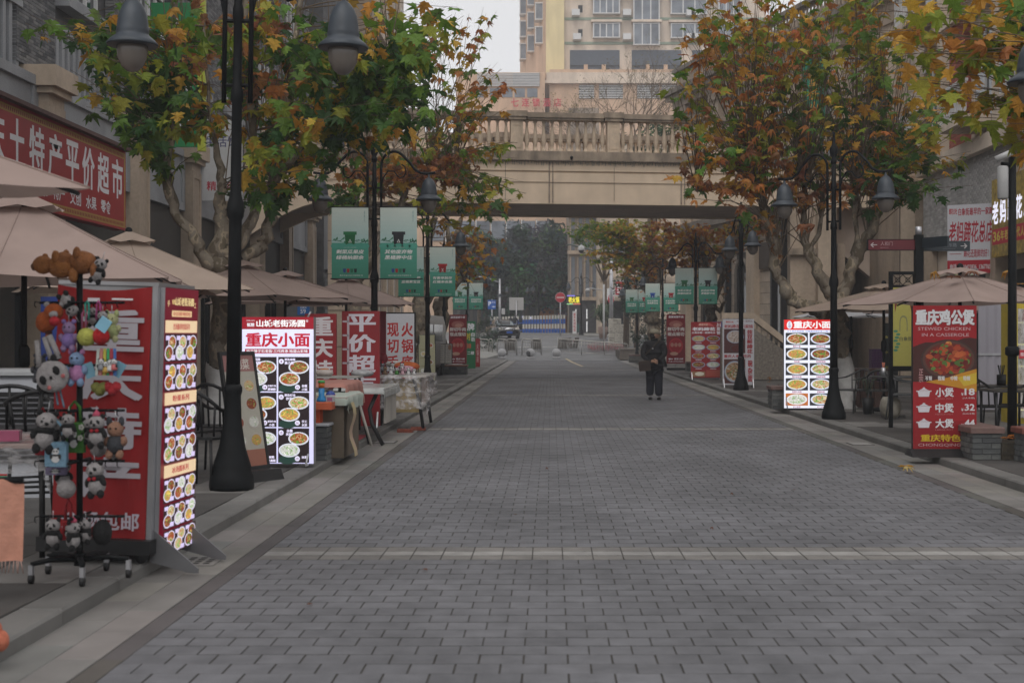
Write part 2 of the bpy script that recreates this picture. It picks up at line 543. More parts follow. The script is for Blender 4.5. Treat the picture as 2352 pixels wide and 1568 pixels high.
tag(b.build('crossing_road', M_ASPH), kind='structure')
def ground_strip(name, pts, w, m, dz=0.004):
 b = MB()
 prev = None
 for i in range(len(pts)):
  a = Vector(pts[max(0, i - 1)]); c = Vector(pts[min(len(pts) - 1, i + 1)])
  d = (c - a); n = Vector((-d.y, d.x)); n.normalize()
  p = Vector(pts[i])
  L = p + n * w / 2; Rr = p - n * w / 2
  cur = (b.vert((L.x, L.y, zground(L.y) + dz)), b.vert((Rr.x, Rr.y, zground(Rr.y) + dz)))
  if prev: b.face((prev[1], cur[1], cur[0], prev[0]))
  prev = cur
 return tag(b.build(name, m), kind='structure')
ground_strip('lane_line', [(X_(1300, 90), 91), (X_(1316, 80), 82), (X_(1338, 71), 71)], 0.13, M_PAINTY)
ground_strip('bay_line', [(X_(1338, 71), 71), (4.0, 70.6)], 0.10, M_PAINT)
ground_strip('stop_line', [(-3, 100), (-1.5, 100.5), (2, 101)], 0.2, M_PAINT, dz=-.004)
# kerb around the far side of the crossing
def raised_strip(name, poly, m, h=0.13, zoff=0.0):
 b = MB()
 zb = [zground(p[1]) + zoff for p in poly]
 lo = [b.vert((p[0], p[1], z - .3)) for p, z in zip(poly, zb)]
 hi = [b.vert((p[0], p[1], z + h)) for p, z in zip(poly, zb)]
 n = len(poly)
 for i in range(n): b.face((lo[i], lo[(i + 1) % n], hi[(i + 1) % n], hi[i]))
 b.face(hi)
 return tag(b.build(name, m, fix=True), kind='structure')
M_KERBFAR = mat('far_paving', (0.24, 0.235, 0.22), 0.85, var=0.15, scale=1.0)
raised_strip('far_pavement', [(-14, 131), (-4, 127), (0, 123.5), (5, 121), (10, 120), (30, 122), (30, 170), (-40, 170), (-40, 136)], M_KERBFAR)
raised_strip('corner_pavement', [(1.7, 116.2), (3.0, 112.6), (6, 108), (12, 104), (20, 103), (20, 119), (6, 119), (2.4, 118.6)], M_KERBFAR)
raised_strip('left_corner_pavement', [(-14, 88), (-4.0, 88), (-3.4, 93), (-4.3, 100), (-7, 104), (-14, 106)], M_KERBFAR)

# iron covers in the gutters
M_IRON = mat('cast_iron', (0.07, 0.068, 0.065), 0.6, metal=0.4, var=0.2, scale=20)
for (px, py, nm, lab) in ((455, 1290, 'gully_grate', 'slotted drain grate in the left gutter beside the lit menu column'), (1500 / 1.0, 0, None, None)):
 if not nm: continue
 gx, gy = G(px, py, 0)
 t = thing(nm, lab, 'drain cover', (-2.4, gy, 0.006))
 b = MB(); b.box(-.13, .13, -.2, .2, 0, .006); b.build('plate', M_SLAB and mat('grate_stone', (.22, .21, .2)), t)
 for i in range(3):
  for j in range(4):
   MB().box(-.09 + i * .07, -.05 + i * .07, -.15 + j * .08, -.11 + j * .08, .006, .008).build('slot', mat('slot_black', (.01, .01, .01)), t)
for (px, py, lab) in ((900, 1016, 'flat iron cover in the gutter near the plastic covered table'), (1192, 861, 'small iron cover in the left gutter beyond the lamp post'),
                      (2075, 1020, 'iron cover in the right gutter below the red casserole sign')):
 gx, gy = G(px, py, 0)
 gx = -2.4 if gx < 0 else 4.4
 t = thing('utility_cover', lab, 'manhole cover', (gx, gy, 0.005))
 MB().box(-.16, .16, -.22, .22, 0, .005).build('frame', M_IRON, t)
 MB().box(-.14, .14, -.2, .2, .005, .009).build('lid', mat('lid_stone', (.27, .26, .25)), t)
# ================================================================ LEFT FACADE
M_GBRICK = mat('grey_brick', (1, 1, 1), 0.9, attr=True, var=0.2, scale=3, bump=0.3, bscale=30, detail=6)
M_MORTAR = mat('grey_mortar', (0.10, 0.10, 0.105), 0.95, var=0.2, scale=4)
M_BEIGE = mat('beige_granite', (0.46, 0.365, 0.28), 0.7, var=0.1, scale=9, bump=0.1, bscale=90, stain=0.28)
M_BEIGE2 = mat('beige_granite_pale', (0.56, 0.45, 0.345), 0.7, var=0.08, scale=9, bump=0.1, bscale=90, stain=0.25)
M_GGRAN = mat('grey_granite', (0.34, 0.35, 0.37), 0.75, var=0.15, scale=60, bump=0.1, bscale=90, stain=0.2)
M_GLASS = mat('window_glass', (0.03, 0.035, 0.04), 0.06, var=0.1, spec=0.7)
M_DARK = mat('dark_interior', (0.012, 0.012, 0.013), 0.8)
M_DARKM = mat('dark_metal', (0.025, 0.026, 0.028), 0.45, metal=0.3, var=0.2)
M_WHITEF = mat('white_frame', (0.6, 0.6, 0.6), 0.5, var=0.06)
M_RED = mat('red_paint', (0.25, 0.011, 0.016), 0.5, var=0.12, scale=3)

def bricks(parent, rects, plane, limit=300, bw=0.24, bh=0.065, depth=0.03, tint=((0.12, 0.123, 0.13), (0.16, 0.162, 0.17), (0.09, 0.092, 0.1), (0.2, 0.2, 0.2)), m=None, joint=0.01, near=(0, 0, 1.5), name='brick', off=0.0):
 """rects in plane coords. plane=('x',X,sgn): wall at X facing sgn, coords (Y,z); ('y',Yv): facing -Y, coords (X,z)"""
 m = m or M_GBRICK
 L = []
 for (a0, a1, z0, z1) in rects:
  z = z0; r = 0
  while z < z1 - .02:
   a = a0 - (bw / 2 if r % 2 else 0)
   while a < a1 - .01:
    p, q = max(a, a0), min(a + bw, a1)
    if q - p > .03: L.append((p, q, z, min(z + bh, z1), random.choice(tint)))
    a += bw
   z += bh; r += 1
 def pos(t):
  am, zm = (t[0] + t[1]) / 2, (t[2] + t[3]) / 2
  return (plane[1], am, zm) if plane[0] == 'x' else (am, plane[1], zm)
 L.sort(key=lambda t: (Vector(pos(t)) - Vector(near)).length)
 cache = {}
 for t in L[:limit]:
  w, h = round(t[1] - t[0] - joint, 3), round(t[3] - t[2] - joint, 3)
  k = (w, h, t[4])
  if k not in cache:
   q = MB(); q.col = t[4]
   if plane[0] == 'x': q.box(-depth if plane[2] > 0 else 0, 0 if plane[2] > 0 else depth, -w / 2, w / 2, -h / 2, h / 2)
   else: q.box(-w / 2, w / 2, 0, depth, -h / 2, h / 2)
   cache[k] = q.mesh(name, m)
  d = uni(-.003, .003)
  p = pos(t)
  p = (p[0] + d, p[1], p[2]) if plane[0] == 'x' else (p[0], p[1] + d, p[2])
  link(name, cache[k], parent, p)
 if len(L) > limit:
  q = MB()
  for t in L[limit:]:
   q.col = t[4]; d = uni(-.003, .003); j = joint / 2
   if plane[0] == 'x':
    X = plane[1] + d; s = plane[2]
    q.box(min(X, X - s * depth), max(X, X - s * depth), t[0] + j, t[1] - j, t[2] + j, t[3] - j, skip=('l',) if s > 0 else ('r',))
   else:
    q.box(t[0] + j, t[1] - j, plane[1] + d, plane[1] + depth, t[2] + j, t[3] - j, skip=('k',))
  q.build(name + 's_remainder', m, parent, kind='stuff')

LB = thing('shop_building', 'grey brick shop building with beige granite pilasters along the left side of the street', 'building', (0, 0, 0))
LX = -9.5
MB().box(-16, LX - .35, 12, 57, 0.0, 19).build('wall', M_MORTAR, LB)
py = [16.2, 21.2, 26.6, 32.3, 37.1, 40.8, 45.5, 50.5, 55.5]
piers = []
for i, y in enumerate(py):
 w = .85
 q = MB(); q.box(LX - .35, LX + .25, y - w / 2, y + w / 2, 0.1, 6.0)
 p = q.build('pilaster', M_BEIGE, LB)
 q = MB(); q.box(LX + .25, LX + .275, y - w / 2, y - w / 2 + .13, 2.5, 5.8).box(LX + .25, LX + .275, y + w / 2 - .13, y + w / 2, 2.5, 5.8).box(LX + .25, LX + .275, y - w / 2 + .13, y + w / 2 - .13, 5.62, 5.8)
 q.build('panel_border', M_BEIGE, p)
 q = MB(); q.box(LX - .35, LX + .36, y - w / 2 - .1, y + w / 2 + .1, 6.0, 6.12).box(LX - .35, LX + .45, y - w / 2 - .2, y + w / 2 + .2, 6.12, 6.5)
 q.build('cap', M_BEIGE2, p)
 piers.append((y - 1.0, y + 1.0))
for a, c in zip(py, py[1:]):
 y0, y1 = a + .44, c - .44
 # granite parapet with recessed panel
 q = MB(); q.box(LX - .35, LX + .02, y0, y1, 4.75, 6.3)
 q.box(LX + .02, LX + .09, y0, y1, 6.12, 6.3).box(LX + .02, LX + .07, y0, y1, 4.75, 4.95).box(LX + .02, LX + .07, y0, y0 + .25, 4.95, 6.12).box(LX + .02, LX + .07, y1 - .25, y1, 4.95, 6.12)
 q.build('parapet_panel', M_GGRAN, LB)
 # fluted railing above
 n = 13; st = (y1 - y0 - .6) / n
 rail = MB().box(LX - .3, LX - .1, y0 + .3, y1 - .3, 7.5, 7.62).build('balcony_rail', M_GGRAN, LB)
 for k in range(n):
  MB().box(LX - .28, LX - .14, y0 + .35 + k * st, y0 + .35 + k * st + .14, 6.3, 7.5).build('baluster', M_GGRAN, rail)
 # shop front below
 q = MB(); q.box(LX - .34, LX - .30, y0, y1, 0.12, 4.75); q.build('shop_opening', M_DARK, LB)
 sf = MB().box(LX - .3, LX - .05, y0, y1, 3.55, 4.75).build('shop_fascia', mat('fascia_dark', (.05, .045, .04)), LB)
 g = MB().box(LX - .28, LX - .25, y0 + .9, y1 - .05, 0.3, 3.5).build('shop_window', M_GLASS, LB)
 for k in range(4):
  yy = y0 + .9 + k * (y1 - y0 - 1.0) / 3
  MB().box(LX - .25, LX - .17, yy, yy + .07, 0.12, 3.55).build('frame_post', M_DARKM, g)
 # upper windows
 for z0 in (8.3, 12.3, 16.0):
  wz = MB().box(LX - .34, LX - .31, (y0 + y1) / 2 - 1.1, (y0 + y1) / 2 + 1.1, z0, z0 + 2.5).build('window', M_GLASS, LB)
  q = MB()
  for k in range(4):
   yy = (y0 + y1) / 2 - 1.1 + k * 2.14 / 3
   q.box(LX - .31, LX - .24, yy, yy + .06, z0, z0 + 2.5)
  q.box(LX - .31, LX - .245, (y0 + y1) / 2 - 1.1, (y0 + y1) / 2 + 1.1, z0 + 1.6, z0 + 1.66)
  q.build('frame', M_WHITEF, wz)
  MB().box(LX - .35, LX - .05, (y0 + y1) / 2 - 1.25, (y0 + y1) / 2 + 1.25, z0 - .22, z0).build('sill', M_GGRAN, wz)
# brick piers between the windows, and brick courses
rects = []
for (a, c) in piers:
 rects.append((a, c, 6.5, 14.5))
bricks(LB, rects, ('x', LX - .12, 1), near=(0, 22, 3), depth=.2)
rects = [(a + 1.0, c - 1.0, 10.95, 12.1) for a, c in zip(py, py[1:])]
bricks(LB, rects, ('x', LX - .3, 1), limit=0, depth=.04, name='upper_brick')
# lower brick between shop and pilaster
bricks(LB, [(a + .45, a + 1.25, .12, 4.7) for a in py[1:]], ('x', LX - .1, 1), limit=0, depth=.2, name='lower_brick')
# red and green hanging shop boards high on the wall
t = thing('vertical_sign', 'tall green vertical shop board with white characters behind the plane tree', 'sign', (LX + .6, 33.6, 6.0))
MB().box(-.55, .55, 0, .12, 0, 3.4).build('board', mat('sign_green', (0.02, .22, .07), .5), t)
MB().box(.55, .72, -.02, .14, -.1, 4.0).build('edge_light', mat('sign_lime', (0.45, .5, .05), .5), t)
P = Print(); P.vtext('店品精', -.4, .3, .4, 3.1, (.75, .75, .75)); P.build('lettering', PRINT, t)
t = thing('projecting_sign', 'small white projecting shop board with red characters beside the second pilaster', 'sign', (LX + .55, 38.6, 5.2))
MB().box(-.55, .55, 0, .1, 0, 2.2).build('board', M_WHITEF, t)
P = Print(); P.text('生活馆', -.45, 1.2, .45, 2.0, (.1, .1, .2)); P.text('精品店', -.4, .2, .4, .6, (.5, .02, .05)); P.build('lettering', PRINT, t)

# dark slatted upper wall further along
SB = thing('slatted_building', 'grey brick building with dark vertical slats before the footbridge on the left', 'building')
MB().box(-16, -9.15, 57.1, 66, 0, 22).build('wall', M_MORTAR, SB)
bricks(SB, [(57.1, 66, 0.1, 4.2)], ('x', -9.1, 1), limit=0, bw=.4, bh=.18, joint=.02, depth=.05)
q = MB().box(-9.13, -9.0, 57.1, 66, 4.2, 4.6).build('ledge', M_GGRAN, SB)
for k in range(34):
 MB().box(-9.14, -8.98, 57.2 + k * .26, 57.33 + k * .26, 4.6, 9.0).build('slat', M_DARKM if k % 2 else M_GGRAN, SB)

# tan stone building beyond
TB = thing('stone_building', 'tan stone building with tall windows beyond the footbridge on the left', 'building')
MB().box(-16, -8.3, 66.2, 80, 0, 25).build('wall', M_BEIGE, TB)
for k in range(4):
 y = 67.5 + k * 3.2
 MB().box(-8.3, -8.1, y - .9, y - .4, .1, 24).build('pilaster', M_BEIGE2, TB)
 for z in (2.0, 7.5, 12.0, 16.5, 20.5):
  w_ = MB().box(-8.31, -8.27, y, y + 1.6, z, z + 2.8).build('window', M_GLASS, TB)
  MB().box(-8.27, -8.22, y + .76, y + .84, z, z + 2.8).box(-8.27, -8.2, y - .1, y + 1.7, z + 2.8, z + 2.95).box(-8.27, -8.15, y - .1, y + 1.7, z - .15, z).build('frame', M_WHITEF, w_)
for z in (6.4, 11.2, 15.6, 24.4):
 MB().box(-8.3, -7.95, 66.2, 80, z, z + .35).build('string_course', M_BEIGE2, TB)
MB().box(-9.6, -8.31, 66.1, 66.2, 0, 25).build('end_wall', M_BEIGE, TB)

# house number plate
t = thing('number_plate', 'blue street number plate reading 59 on the grey brick wall', 'sign', (X_(697, 40), 40.0, Z_(723, 40)))
MB().box(-.17, .17, 0, .02, 0, .26).build('plate', mat('plate_blue', (.02, .13, .42), .4), t)
P = Print(); P.text('白象街', -.15, .18, .15, .24, (.8, .8, .8)); P.text('59', -.12, .04, .1, .16, (.8, .8, .8)); P.build('lettering', PRINT, t)
MB().box(-.5, .25, .02, .3, -2.2, .6).build('wall_pier', mat('slate', (.12, .12, .125)), t)

# ---- the big red shop sign
SX = -8.75
def side_panel(name, label, X, y0, y1, z0, z1, th=.18):
 """panel in the street-side plane: local x runs from far to near... faces +X"""
 return thing(name, label, 'sign', (X, y0, z0), 0)
t = thing('shop_sign', 'long red supermarket sign with white calligraphy and gold border on the left facade', 'sign', (SX, 21.0, 3.70), PI / 2)
SW, SH = 8.25, 1.62      # local x -> +Y (away), facing +X  (rotz=90: local -y -> +x)
MB().box(0, SW, 0, .25, 0, SH).build('board', mat('sign_red', (0.36, 0.012, 0.02), .45, var=.08), t)
MB().box(-.05, SW + .08, -.12, .35, SH, SH + .07).build('hood', mat('hood_brown', (.10, .05, .045)), t)
P = Print(.0012)
gold = (.42, .25, .06)
for (z0, z1) in ((.05, .17), (SH - .17, SH - .05)):
 P.rect(.04, z0, SW - .04, z1, gold)
 k = .1
 while k < SW - .1:
  P.rect(k, z0 + .03, k + .05, z1 - .03, (.25, .02, .02)); P.L -= 1; k += .09
 P.L += 1
P.rect(SW - .12, .05, SW - .04, SH - .05, gold)
wcol = (.82, .8, .84)
big = '重庆土特产平价超市'
for i, ch in enumerate(big):
 w = SW / 9.2
 P.text(ch, .15 + i * w, .60, .15 + i * w + w * .8, 1.40, wcol, .035, fit=True)
P.text('主营: 酒水   茶   特产   文创   水果   零食', 1.75, .24, SW - 1.0, .50, wcol, .03, fit=True)
P.build('lettering', PRINT, t)
# ================================================================ FOOTBRIDGE
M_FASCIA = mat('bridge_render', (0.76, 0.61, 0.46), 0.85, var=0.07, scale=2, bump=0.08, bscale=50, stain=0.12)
M_STAINST = mat('weathered_stone', (0.20, 0.165, 0.135), 0.9, col2=(0.46, 0.37, 0.28), scale=3.5, bump=0.4, bscale=20, detail=9, stretch=(1, 1, .5), stain=.3)
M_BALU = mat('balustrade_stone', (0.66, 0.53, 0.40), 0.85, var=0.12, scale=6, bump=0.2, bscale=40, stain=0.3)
M_SOFFIT = mat('soffit', (0.58, 0.47, 0.39), 0.9, var=0.1, scale=1.5)
M_STREAK = mat('streak', (0.13, 0.10, 0.085), 0.95, col2=(0.38, 0.31, 0.25), scale=5, detail=8, stretch=(6, 6, .6))
M_STREAK2 = mat('dark_streak', (0.06, 0.05, 0.045), 0.95, col2=(0.28, 0.22, 0.17), scale=3, detail=8, stretch=(14, 1, .6))
BR = thing('footbridge', 'beige stone footbridge with balustrades spanning the street', 'bridge', (0, 46, 0), R(7.5))
U0, U1, V1 = -9.9, 13.2, 5.3
# front fascia with an arched haunch at the left end
def fascia(v0, v1, name):
 b = MB()
 pts = [(U0, 4.6)]
 for k in range(9):
  a = k / 8; pts.append((U0 + .4 + 2.5 * a, 4.75 + 1.05 * math.sin(a * PI / 2)))
 pts += [(U1, 5.80), (U1, 7.16), (U0, 7.16)]
 b.prism(pts, v0, v1)
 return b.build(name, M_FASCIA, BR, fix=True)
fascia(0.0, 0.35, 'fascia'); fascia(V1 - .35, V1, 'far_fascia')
MB().box(U0, U1, .36, V1 - .36, 5.83, 7.2).build('deck', M_SOFFIT, BR)
# two projecting string bands and the shadow grooves
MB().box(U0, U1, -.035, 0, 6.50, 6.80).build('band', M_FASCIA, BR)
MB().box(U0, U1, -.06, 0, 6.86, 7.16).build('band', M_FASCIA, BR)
for v in (-.16, V1 - .3):
 MB().box(U0, U1, v, v + .5, 7.20, 7.48).build('plinth', M_STAINST, BR)
b = MB()
u = U0
while u < U1:
 if rnd() < .8: b.box(u, u + uni(.015, .03), -.075, -.066, 7.16 - uni(.04, .14), 7.2)
 u += .055
b.build('drip_marks', mat('lichen', (.35, .31, .27), .95, var=.3), BR, kind='stuff')
MB().box(U0, U1, -.2, .5, 7.165, 7.195).build('ledge', M_STREAK2, BR)
for u in (-5.9, .0, 4.35, 9.0):
 for (ww, dd) in ((.04, -.064),): 
  MB().box(u - .09, u - .05, -.068, -.0602, 5.82, 7.15).box(u + .03, u + .06, -.068, -.0602, 5.82, 7.15).build('rust_streak', M_STREAK, BR)
for u in (-8.9, -3.1, -1.5, 2.05, 5.8, 7.8):
 MB().box(u, u + .012, -.065, -.0602, 5.9, 7.15).build('panel_joint', M_STREAK2, BR)
prof = [(.085, 0), (.085, .08), (.06, .1), (.045, .14), (.05, .2), (.078, .33), (.083, .43), (.062, .6), (.042, .8), (.036, .86), (.052, .88), (.036, .91), (.05, .95), (.07, .98), (.07, 1.03)]
bal_b = MB(); bal_b.lathe(prof, n=10); bal_b.mi = 0
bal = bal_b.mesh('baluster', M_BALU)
def balustrade(v, parent):
 per = 3.16
 start = 2.05 - per * 4      # pedestal lattice
 peds = [start + per * k for k in range(8)]
 peds = [p for p in peds if U0 < p < U1]
 for p in peds:
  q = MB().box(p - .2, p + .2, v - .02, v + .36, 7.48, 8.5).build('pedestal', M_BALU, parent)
  if v < 1:
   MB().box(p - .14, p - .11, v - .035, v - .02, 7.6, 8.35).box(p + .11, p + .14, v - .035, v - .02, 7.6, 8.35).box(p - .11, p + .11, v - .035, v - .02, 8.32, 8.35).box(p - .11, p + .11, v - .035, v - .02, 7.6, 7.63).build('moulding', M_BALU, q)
  MB().box(p - .29, p + .29, v - .1, v + .44, 8.5, 8.6).box(p - .33, p + .33, v - .14, v + .48, 8.6, 8.78).build('cap', M_STAINST, q)
 ends = [U0] + peds + [U1]
 for a, c in zip(ends, ends[1:]):
  a2, c2 = a + (.2 if a in peds else 0), c - (.2 if c in peds else 0)
  n = max(1, int(round((c2 - a2) / .276)))
  for k in range(n):
   link('baluster', bal, parent, (a2 + (c2 - a2) * (k + .5) / n, v + .17, 7.48), (0, 0, uni(0, 1)))
  ra = a + (.33 if a in peds else 0); rc = c - (.33 if c in peds else 0)
  MB().box(ra, rc, v - .03, v + .37, 8.51, 8.58).box(ra, rc, v - .08, v + .42, 8.58, 8.74).build('top_rail', M_STAINST, parent)
balustrade(.02, BR); balustrade(V1 - .35, BR)
t = thing('bridge_floodlight', 'small round floodlight on the footbridge ledge below the first pedestal', 'lamp', BR.matrix_world @ Vector((0, 0, 0)))
t.location = W(1313, 366, 45.9)
MB().ball((0, 0, .06), .05).tube([(0, 0, -.02), (0, 0, .03)], .03).build('housing', M_DARKM, t)

# right abutment block with passage and stair
AB = thing('bridge_abutment', 'tan stone block carrying the right end of the footbridge', 'building', (0, 0, 0))
MB().box(10.85, 14.5, 44.4, 53, 0, 5.9).build('block', M_BEIGE, AB)
q = MB(); q.box(10.75, 14.5, 44.28, 53, 5.9, 6.02).box(10.62, 14.5, 44.12, 53, 6.02, 6.35).build('cornice', M_BEIGE2, AB)
MB().box(10.9, 11.35, 44.34, 44.4, .3, 5.8).box(12.0, 12.6, 44.34, 44.4, .3, 5.8).build('pilaster_strip', M_BEIGE2, AB)
for z in (1.2, 2.4, 3.6, 4.8): MB().box(10.86, 14.5, 44.385, 44.399, z, z + .02).build('stone_joint', M_STREAK2, AB)
MB().box(10.86, 10.95, 44.38, 44.395, .2, 5.8).build('stone_joint', M_STREAK2, AB)
# passage beneath
MB().box(8.55, 10.84, 51.5, 53, 0, 5.9).build('passage_back', mat('passage_dark', (.03, .027, .025), .9), AB)
MB().box(8.75, 9.35, 46.6, 51.4, 0, 5.85).build('passage_pier', M_BEIGE2, AB)
MB().box(7.9, 8.74, 47.0, 47.6, 0, 6.3).build('return_wall', M_BEIGE, AB)
MB().box(7.8, 8.8, 46.8, 46.99, 4.2, 4.42).build('ledge', M_STAINST, AB)
b = MB(); b.prism([(9.36, 5.85), (9.36, 4.75), (10.84, 3.55), (10.84, 5.85)], 48.4, 48.9); b.build('stair_soffit', M_SOFFIT, AB, fix=True)
MB().box(9.5, 9.75, 47.2, 47.4, 0, 4.6).build('inner_pier', M_BEIGE, AB)
# outside stair ramp with balustrade towards the right pavement
ST = thing('stone_stair', 'stone stair with a sloping balustrade left of the lit noodle sign', 'stair', (0, 0, 0))
b = MB(); xa, xb = X_(1700, 46), X_(1806, 46)
z0a, z0b = Z_(727, 46), Z_(800, 46)
b.prism([(xa - .6, 0.12), (xb + .2, .12), (xb + .2, z0b - .35), (xb - .15, z0b), (xa + .4, z0a - .35), (xa - .6, z0a - .35)], 46, 46.4)
sw = b.build('stair_wall', mat('wall_rubble', (.2, .175, .15), .9, var=.3, scale=14, bump=.5, bscale=12), ST, fix=True)
b = MB(); b.prism([(xa - .6, z0a + .12), (xa + .45, z0a + .12), (xb + .25, z0b + .05 - .35 + .42), (xb + .25, z0b - .4 + .3), (xa + .35, z0a - .06), (xa - .6, z0a - .06)], 45.95, 46.45)
b.build('handrail', M_BEIGE2, ST, fix=True)
for k in range(13):
 f = k / 12; x = xa - .5 + (xb - xa + .6) * f
 zt = z0a if x < xa + .4 else z0a + (z0b - z0a) * (x - xa - .4) / (xb - xa - .4)
 MB().box(x, x + .06, 46.1, 46.2, max(.3, zt - .62), zt - .02).build('baluster', M_BEIGE2, ST)
# ================================================================ STONE BUILDING BEHIND THE BRIDGE (turned to the street)
M_STONE = mat('ashlar', (1, 1, 1), 0.85, attr=True, var=0.1, scale=2.5, bump=0.15, bscale=30, stain=.25)
M_STONED = mat('ashlar_dark', (0.24, 0.21, 0.18), 0.9, var=0.2, scale=3, bump=.2, stain=.3)
ang = math.atan2(-.265, 1)
# local frame: x = along the facade from the far left corner towards the camera, facing -y
DB = thing('palace_building', 'ornate stone building with roof balustrade receding behind the right hand trees', 'building', (7.0, 76, 0), -math.atan2(1, .265))
DL = 36
MB().box(0, DL, .06, 12, 0, 15.2).build('wall', mat('ashlar_joint', (.10, .09, .08), .9), DB)
# ashlar blocks
tints2 = [(0.52, 0.43, 0.345), (0.55, 0.46, 0.37), (0.48, 0.40, 0.32), (0.53, 0.45, 0.38)]
wins = [(3.0 + 4.5 * k, 4.5 + 4.5 * k) for k in range(8)]
L = []
z = 0; r = 0
while z < 14.4:
 x = -(.6 if r % 2 else 0)
 while x < DL:
  p, q_ = max(0, x), min(DL, x + 1.2)
  cut = False
  for (a, c) in wins:
   for (wz0, wz1) in ((1.4, 5.2), (8.2, 12.4)):
    if z + .5 > wz0 and z < wz1:
     if p < c and q_ > a:
      if p < a - .1 and q_ > a: q_ = a
      elif q_ > c + .1 and p < c: p = c
      else: cut = True
  if not cut and q_ - p > .06: L.append((p, q_, z, z + .5, random.choice(tints2)))
  x += 1.2
 z += .5; r += 1
L.sort(key=lambda t: (t[0] < 14, abs(t[2] - 3)))
cache = {}
L.sort(key=lambda t: abs(t[0] - 12) + abs(t[2] - 3.5) * .8)
for t in L[:300]:
 k = (round(t[1] - t[0], 2), t[4])
 if k not in cache:
  q = MB(); q.col = t[4]; w = k[0]; q.box(-w / 2 + .008, w / 2 - .008, 0, .07, -.24, .24); cache[k] = q.mesh('stone_block', M_STONE)
 link('stone_block', cache[k], DB, ((t[0] + t[1]) / 2, uni(-.005, .004), (t[2] + t[3]) / 2))
q = MB()
for t in L[300:]:
 q.col = t[4]; d = uni(-.005, .004); q.box(t[0] + .008, t[1] - .008, d, .07, t[2] + .01, t[3] - .01, skip=('k',))
q.build('stone_blocks_remainder', M_STONE, DB, kind='stuff')
for (a, c) in wins:
 for (wz0, wz1) in ((1.4, 5.2), (8.2, 12.4)):
  m_ = (a + c) / 2; w = (c - a) / 2
  b = MB(); pts = [(a, wz0), (c, wz0), (c, wz1 - w)] + [(m_ + w * math.cos(t_ * PI / 8), wz1 - w + w * math.sin(t_ * PI / 8)) for t_ in range(1, 8)] + [(a, wz1 - w)]
  wd = MB(); wd.poly([(p[0], .055, p[1]) for p in pts]); wo = wd.build('window', M_GLASS, DB)
  f = MB()
  arch = [(m_ + (w + .0) * math.cos(t_ * PI / 10), 0, wz1 - w + w * math.sin(t_ * PI / 10)) for t_ in range(11)]
  f.tube([(c, .0, wz0)] + arch + [(a, .0, wz0)], .09, n=4); f.box(a - .2, c + .2, -.2, .05, wz0 - .2, wz0)
  f.build('surround', M_STONED, wo)
  # spandrel stone filling beside the arch
  sp = MB(); sp.poly([(a, .03, wz1), (a, .03, wz1 - w)] + [(m_ - w * math.cos(t_ * PI / 16), .03, wz1 - w + w * math.sin(t_ * PI / 16)) for t_ in range(0, 9)] + [(m_, .03, wz1)])
  sp.poly([(c, .03, wz1)] + [(m_, .03, wz1)] + [(m_ + w * math.sin(t_ * PI / 16), .03, wz1 - w + w * math.cos(t_ * PI / 16)) for t_ in range(0, 9)])
  sp.build('spandrel', M_STONED, wo)
  MB().box(m_ - .04, m_ + .04, .0, .05, wz0, wz1 - .1).build('mullion', M_STONED, wo)
for k in range(9):
 x = .5 + 4.5 * k
 pl = MB().box(x, x + .9, -.3, 0, 0, 13.6).build('pilaster', M_BEIGE2, DB)
 MB().box(x - .12, x + 1.02, -.42, 0, 6.3, 6.75).box(x - .12, x + 1.02, -.42, 0, 13.2, 13.6).build('capital', M_BEIGE, pl)
for (z0, z1, d) in ((6.76, 7.0, .35), (7.0, 7.35, .55), (13.62, 14.0, .45), (14.0, 14.25, .75), (14.25, 14.5, .95)):
 MB().box(-d * .6, DL, -d, .05, z0, z1).build('cornice', M_STONED if z0 > 14.1 or z0 == 7.0 else M_BEIGE, DB)
MB().box(-.3, DL, -.5, 0, 15.5, 15.7).build('roof_rail', M_STONED, DB)
MB().box(-.3, DL, -.5, 0, 14.5, 14.65).build('roof_plinth', M_STONED, DB)
balm = MB(); balm.lathe([(.09, 0), (.06, .1), (.1, .35), (.05, .65), (.08, .85)], n=8); balm = balm.mesh('roof_baluster', M_BEIGE)
k = 0.1
while k < DL - 1:
 link('roof_baluster', balm, DB, (k, -.25, 14.65)); k += .34
# doorway with dark plaque
MB().box(10.6, 12.2, -.12, -.02, 4.6, 5.8).build('plaque', mat('plaque', (.07, .055, .045)), DB)
MB().box(12.4, 12.55, -.35, -.05, .5, 9).build('downpipe', M_DARKM, DB)
MB().box(6.9, 7.05, -.35, -.05, .5, 9).build('downpipe', M_DARKM, DB)

# ================================================================ NEAR RIGHT BUILDING
M_RBRICK = mat('red_brick', (1, 1, 1), .9, attr=True, var=.15, scale=4)
M_CREAM = mat('cream_render', (0.70, 0.59, 0.48), .8, var=.07, scale=2, stain=.18)
NB = thing('brick_building', 'cream and red brick building with balconies above the shops on the right', 'building')
NX = 11.4
MB().box(NX + .3, 20, 22, 44.0, 0, 24).build('wall', M_CREAM, NB)
bricks(NB, [(36.0, 43.9, 4.1, 6.4)], ('x', NX + .08, -1), limit=280, tint=((0.42, .41, .40), (.47, .46, .45), (.37, .36, .35)), depth=.2, near=(11, 38, 5), name='wall_brick', bw=.26, bh=.075)
MB().box(NX - .15, NX + .3, 22, 43.9, 6.4, 6.8).build('string_course', M_CREAM, NB)
MB().box(NX - .05, NX + .3, 22, 43.9, 10.4, 10.7).build('string_course', M_CREAM, NB)
rr = []
